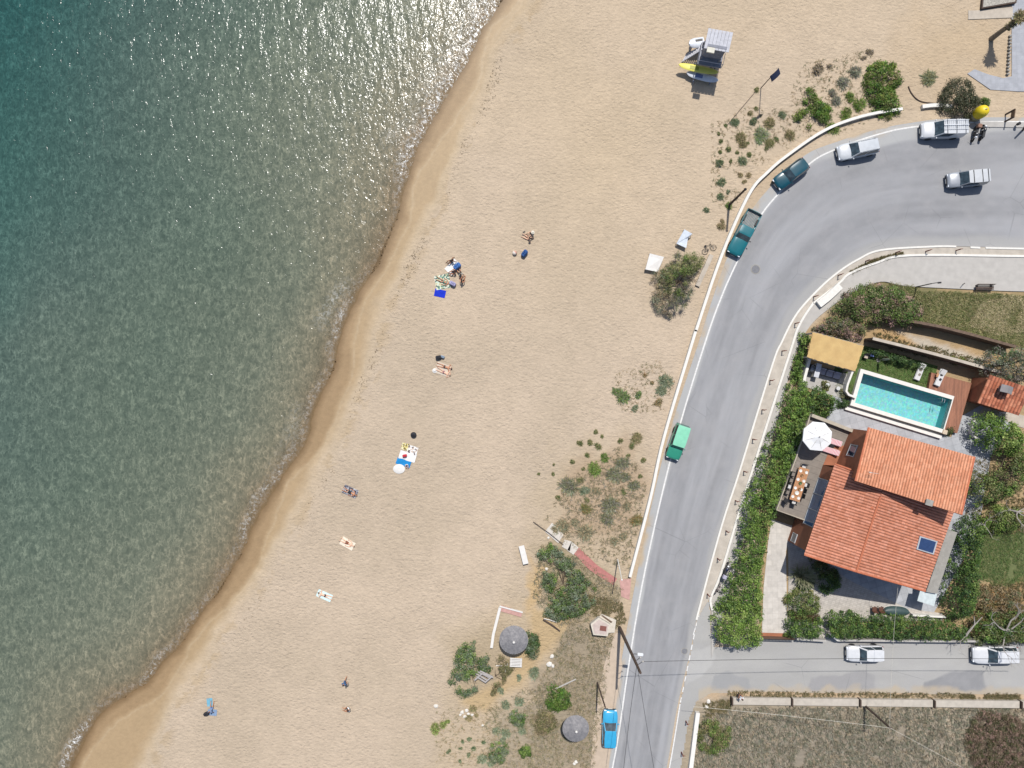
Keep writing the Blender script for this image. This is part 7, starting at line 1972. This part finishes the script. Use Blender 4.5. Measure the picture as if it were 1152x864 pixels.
# scattered white stones
for k, (px, py, s) in enumerate(((490.5,794,.22),(520,801,.2),(525,799,.22),(523,806,.18),(531,804,.16),(527,803,.15),(543,816,.12),(621,738,.26),(618,747,.3),(622,749,.2),(634,590,.12),(519,801,.12),(648,857,.2),(646,859,.16),(615,640,.2),(575,752,.1),(617,605,.15),(518,804,.14),(797,789,.25),(795,795,.2))):
    p = P(px, py); mb = MB(); mb.ball((p[0], p[1], s * .2), (s * random.uniform(.8, 1.3), s, s * .6), 8); o = mb.build('stone', M('stone_white', lin(236,230,220,.66), .85), origin=p, smooth=False)
    for v in o.data.vertices: v.co += Vector((random.gauss(0, .1), random.gauss(0, .1), random.gauss(0, .06))) * s
    tag(o, 'white stone lying loose on the sandy scrub ground', 'stone', 'loose white stones')

# ================================================================== people and their things on the sand
def towel(name, label, px, py, w_, l_, ang, mat, cat='towel', curl=.05):
    c = P(px, py); mb = MB()
    def f(u, v):
        return ((u - .5) * l_, (v - .5) * w_, .035 + .02 * math.sin(u * 9 + px) * math.sin(v * 6) + curl * max(0, abs(2 * u - 1) - .85))
    mb.grid(f, 14, 8); 
    g = lambda u, v: (lambda p: (p[0], p[1], p[2] - .02))(f(u, v))
    mb.grid(g, 14, 8)
    o = mb.build(name, mat, smooth=True, local=True); o.location = (c[0], c[1], -.02); o.rotation_euler.z = ang
    return tag(o, label, cat)
def pat(name, cols, scale, kind='noise', rough=.9):
    t = NT(name)
    if kind == 'stripe':
        wv = t.n.new('ShaderNodeTexWave'); wv.inputs['Scale'].default_value = scale; wv.bands_direction = 'X'; t.link(t.coord(), wv.inputs['Vector']); f = wv.outputs['Fac']
    else:
        vo = t.n.new('ShaderNodeTexVoronoi'); vo.inputs['Scale'].default_value = scale; t.link(t.coord(), vo.inputs['Vector'])
        sp = t.n.new('ShaderNodeSeparateColor'); t.link(vo.outputs['Color'], sp.inputs[0]); f = sp.outputs[0]
    r = t.n.new('ShaderNodeValToRGB'); r.color_ramp.interpolation = 'CONSTANT'; e = r.color_ramp.elements
    while len(e) < len(cols): e.new(.5)
    for i, (x, c) in enumerate(zip(e, cols)): x.position = i / len(cols); x.color = (*c, 1)
    t.link(f, r.inputs['Fac']); t.set(Base__Color=r.outputs['Color'], Roughness=rough); return t.m
W_ = lin(240,238,234,.68)
def bag(label, px, py, mat, s=.4, rz=0.3):
    c = P(px, py); o = thing('bag', label, 'bag', (c[0], c[1], 0), rz)
    mb = MB(); mb.box((0, 0, s * .38), (s * 1.15, s * .7, s * .8), bev=s * .15); mb.build('body', mat, o, local=True)
    mb = MB()
    for y in (-.15, .15): mb.tube([(-s * .3, y * s, s * .75), (-s * .2, y * s, s * 1.1), (s * .2, y * s, s * 1.1), (s * .3, y * s, s * .75)], s * .035, 6)
    mb.build('strap', mat, o, local=True); return o
def pers(label, px, py, d, pose, **kw): return person(label, (*P(px, py, .2)[:2], .0), dirp(*d) - PI / 2, pose, **kw)
DKH = lin(34,24,20,.8); NAVY = lin(40,56,96); BLACK = (.02,.02,.025)
# upper group by the water
towel('towel', 'white towel under the blue rucksack in the upper group', 509.5, 300.5, 1.1, 1.6, dirp(1,-1), M('towel_white', W_, .95))
bag('bright blue rucksack standing on the white towel', 514.5, 300, M('bag_blue', lin(70,120,190,.62), .8), .75, .7)
pers('person with brown back sitting at the top of the upper group', 508.5, 293.5, (-1,.5), 'sit', skin='brown', wear=(('shorts', BLACK),))
pers('person in black sitting beside the blue rucksack', 511, 306, (-1,.3), 'sit_knees', skin='tan', wear=(('shorts', BLACK), ('bikini_top', BLACK)), long_hair=True)
pers('person in grey sitting at the right of the blue rucksack', 518, 308, (-.5,-1), 'sit', skin='tan', hair=lin(110,96,80), wear=(('shorts', lin(60,66,70)), ('shirt', lin(170,172,166,.6))))
towel('towel', 'pale green and white patterned towel of the upper group', 498, 317, 1.6, 1.7, dirp(1,-.2), pat('towel_green', [lin(214,226,206,.66), lin(120,160,140,.6), lin(232,232,214,.66), lin(96,120,110,.6), lin(214,206,160,.62)], 7))
pers('person lying on the pale green patterned towel', 499, 316.5, (-1,-.45), 'supine', skin='tan', hair=lin(120,84,56), wear=(('briefs', lin(70,120,110)), ('bikini_top', lin(70,120,110))))
bag('lilac beach bag right of the patterned towel', 509.5, 319.5, M('bag_lilac', lin(176,172,210,.62), .8), .62, -.5)
pers('person with dark hair sitting alone right of the lilac bag', 520, 316.5, (.3,-1), 'sit_knees', skin='tan', wear=(('shorts', lin(60,44,44)),), long_hair=True)
towel('towel', 'bright royal blue towel at the lower edge of the upper group', 495, 330, .85, 1.25, dirp(1,.22), M('towel_royal', lin(22,52,196,.66), .95))
# pair further up the beach
pers('person in a cream sun hat sitting at the top of the upper beach pair', 598.5, 263, (-1,.2), 'sit_knees', skin='fair', wear=(('shorts', BLACK), ('shirt', lin(224,216,200,.64))), hat=lin(232,224,206,.66))
pers('person reclining with legs stretched out below the sun hat', 595, 268.5, (-1,-.55), 'sit_long', skin='fair', wear=(('briefs', BLACK), ('bikini_top', BLACK)), long_hair=True)
for lb, x, y in (('dark flip-flop on the sand, the upper of the two', 589.5, 261), ('dark flip-flop on the sand, the lower of the two', 589, 264)):
    c = P(x, y); o = thing('sandal', lb, 'sandal', (c[0], c[1], 0), .4); mb = MB(); mb.box((0, 0, .03), (.3, .13, .05), bev=.03); mb.build('sole', BLKP, o, local=True); mb = MB(); mb.tube([(-.02, -.05, .05), (.07, 0, .1), (-.02, .05, .05)], .012, 5); mb.build('strap', BLKP, o, local=True)
c = P(579,284.5,.2); mb = MB(); mb.ball((c[0], c[1], .2), .26, 16); tag(mb.build('beach_ball', pat('ball_pale', [lin(238,226,214,.66), lin(226,170,150,.6), lin(244,236,226,.68)], 1.2), origin=(c[0], c[1], 0), smooth=True), 'small pale beach ball on open sand left of the blue bag', 'ball')
bag('deep blue beach bag on open sand right of the pale ball', 590, 285.5, M('bag_deep', lin(40,88,150,.62), .8), .7, .9)
# two people lying
towel('towel', 'sand coloured towel under the two people lying midway', 498.5, 415.5, 1.3, 1.7, dirp(1,.35), M('towel_sand', lin(222,208,190,.62), .95))
pers('person in black swimwear lying on the upper side of the sand coloured towel', 500, 412.5, (1,.3), 'prone', skin='tan', hair=lin(30,28,34), wear=(('briefs', BLACK), ('bikini_top', BLACK)))
pers('fair person lying on the lower side of the sand coloured towel', 499, 418.5, (1,.5), 'prone', skin='fair', hair=lin(150,130,110), wear=(('briefs', lin(130,90,96)),))
bag('black bag near the heads of the two people lying midway', 493.5, 402, M('bag_black', BLACK, .8), .55, .2); bag('light blue grey bag beside the black one', 498, 401.5, M('bag_pale', lin(150,168,186,.62), .8), .4, -.3)
c = P(489,417); mb = MB(); mb.lathe([(.26, .0), (.27, .03), (.14, .07), (.12, .15), (.03, .18)], 18, c); tag(mb.build('sun_hat', PANEL, origin=c, smooth=True), 'white sun hat lying beside the people on the sand coloured towel', 'hat')
# family towels
c = P(465.5,489); o = thing('bag', 'round black bag standing alone above the family towels', 'bag', (c[0], c[1], 0)); mb = MB(); mb.ball((0, 0, .22), (.34, .32, .26), 14); mb.build('body', M('bag_black', BLACK, .8), o, smooth=True, local=True); mb = MB(); mb.tube([(-.2, 0, .42), (0, .05, .6), (.2, 0, .42)], .03, 6); mb.build('strap', M('bag_black', BLACK, .8), o, local=True)
towel('towel', 'small yellow patterned towel at the top of the family towels', 456, 502.5, .75, .85, dirp(1,.25), pat('towel_yellow', [lin(232,214,130,.64), lin(120,104,70,.6), lin(240,232,190,.66)], 8))
towel('towel', 'cream towel with dark motif top right of the family towels', 464, 506.5, .95, 1.15, dirp(1,.3), pat('towel_motif', [W_, lin(226,206,190,.62), W_, lin(110,96,96,.6)], 7))
towel('towel', 'wide white towel across the family group', 458.5, 513.5, .95, 1.9, dirp(1,.3), M('towel_white', W_, .95))
towel('towel', 'vivid sky blue towel across the family group', 454, 520.5, .75, 1.65, dirp(1,.35), M('towel_sky', lin(30,140,206,.66), .95))
c = P(449,527.5); mb = MB(); mb.lathe([(.62, .0), (.64, .03), (.6, .05), (.1, .06)], 26, (c[0], c[1], 0), 0, 1.05, .85); tag(mb.build('round_mat', PANEL, origin=(c[0], c[1], 0), smooth=True), 'round white mat at the low end of the family towels', 'mat')
bag('bright red and pink bag on the wide white towel', 455.5, 512.5, M('bag_red', lin(214,56,70,.64), .8), .42, .2)
pers('child in white sitting on the blue towel of the family group', 457.5, 523.5, (.3,1), 'sit_knees', skin='fair', hair=lin(150,116,80), wear=(('shirt', W_), ('shorts', lin(190,180,210,.6))), scale=.66)
# singles down the beach
towel('towel', 'dark grey checked towel, the uppermost of the three single towels', 394, 553, 1.0, 1.7, dirp(1,.45), pat('towel_dark', [lin(66,66,78,.6), lin(150,150,160,.6), lin(90,90,104,.6), lin(206,204,204,.64)], 9))
pers('person lying on the dark grey checked towel', 393.5, 554, (-1,-.5), 'supine', skin='tan', wear=(('shorts', BLACK),))
towel('towel', 'cream white towel, the middle of the three single towels', 391, 611.5, .95, 1.6, dirp(1,.55), M('towel_cream', lin(240,228,208,.68), .95))
pers('person lying on the cream white towel', 390.5, 611, (-1,-.55), 'supine', skin='fair', wear=(('shorts', lin(120,70,50)),), hair=DKH)
towel('towel', 'pale mint towel, the lowest of the three single towels', 365, 670, .85, 1.75, dirp(1,.45), M('towel_mint', lin(214,238,238,.68), .95))
pers('person in black swimwear lying on the pale mint towel', 365.5, 670.5, (-1,-.4), 'prone', skin='fair', wear=(('briefs', BLACK), ('bikini_top', BLACK)), hair=lin(60,50,40))
towel('towel', 'light blue towel beside the sitting person nearest the water', 236, 790, .65, .9, dirp(.1,1), M('towel_lightblue', lin(120,182,206,.64), .95))
pers('person sitting on the sand nearest the water at the bottom', 237.5, 798, (.1,-1), 'sit_long', skin='tan', wear=(('shorts', lin(96,120,160)), ('shirt', lin(110,130,160))))
bag('black bag beside the person sitting nearest the water', 233, 802, M('bag_black', BLACK, .8), .5, .4)
towel('towel', 'faded blue towel under the person nearest the water', 239, 801.5, .7, 1.0, dirp(1,.1), M('towel_faded', lin(136,160,190,.64), .95))
pers('person in a blue shirt walking on the lower beach', 389.5, 765, (-.4,1), 'walk', skin='tan', wear=(('shirt', lin(70,112,160,.62)), ('shorts', lin(60,84,130))))
pers('person in white shirt and dark shorts sitting below the walker', 392, 797, (-1,.2), 'sit_knees', skin='tan', wear=(('shirt', W_), ('shorts', BLACK)), hair=DKH)
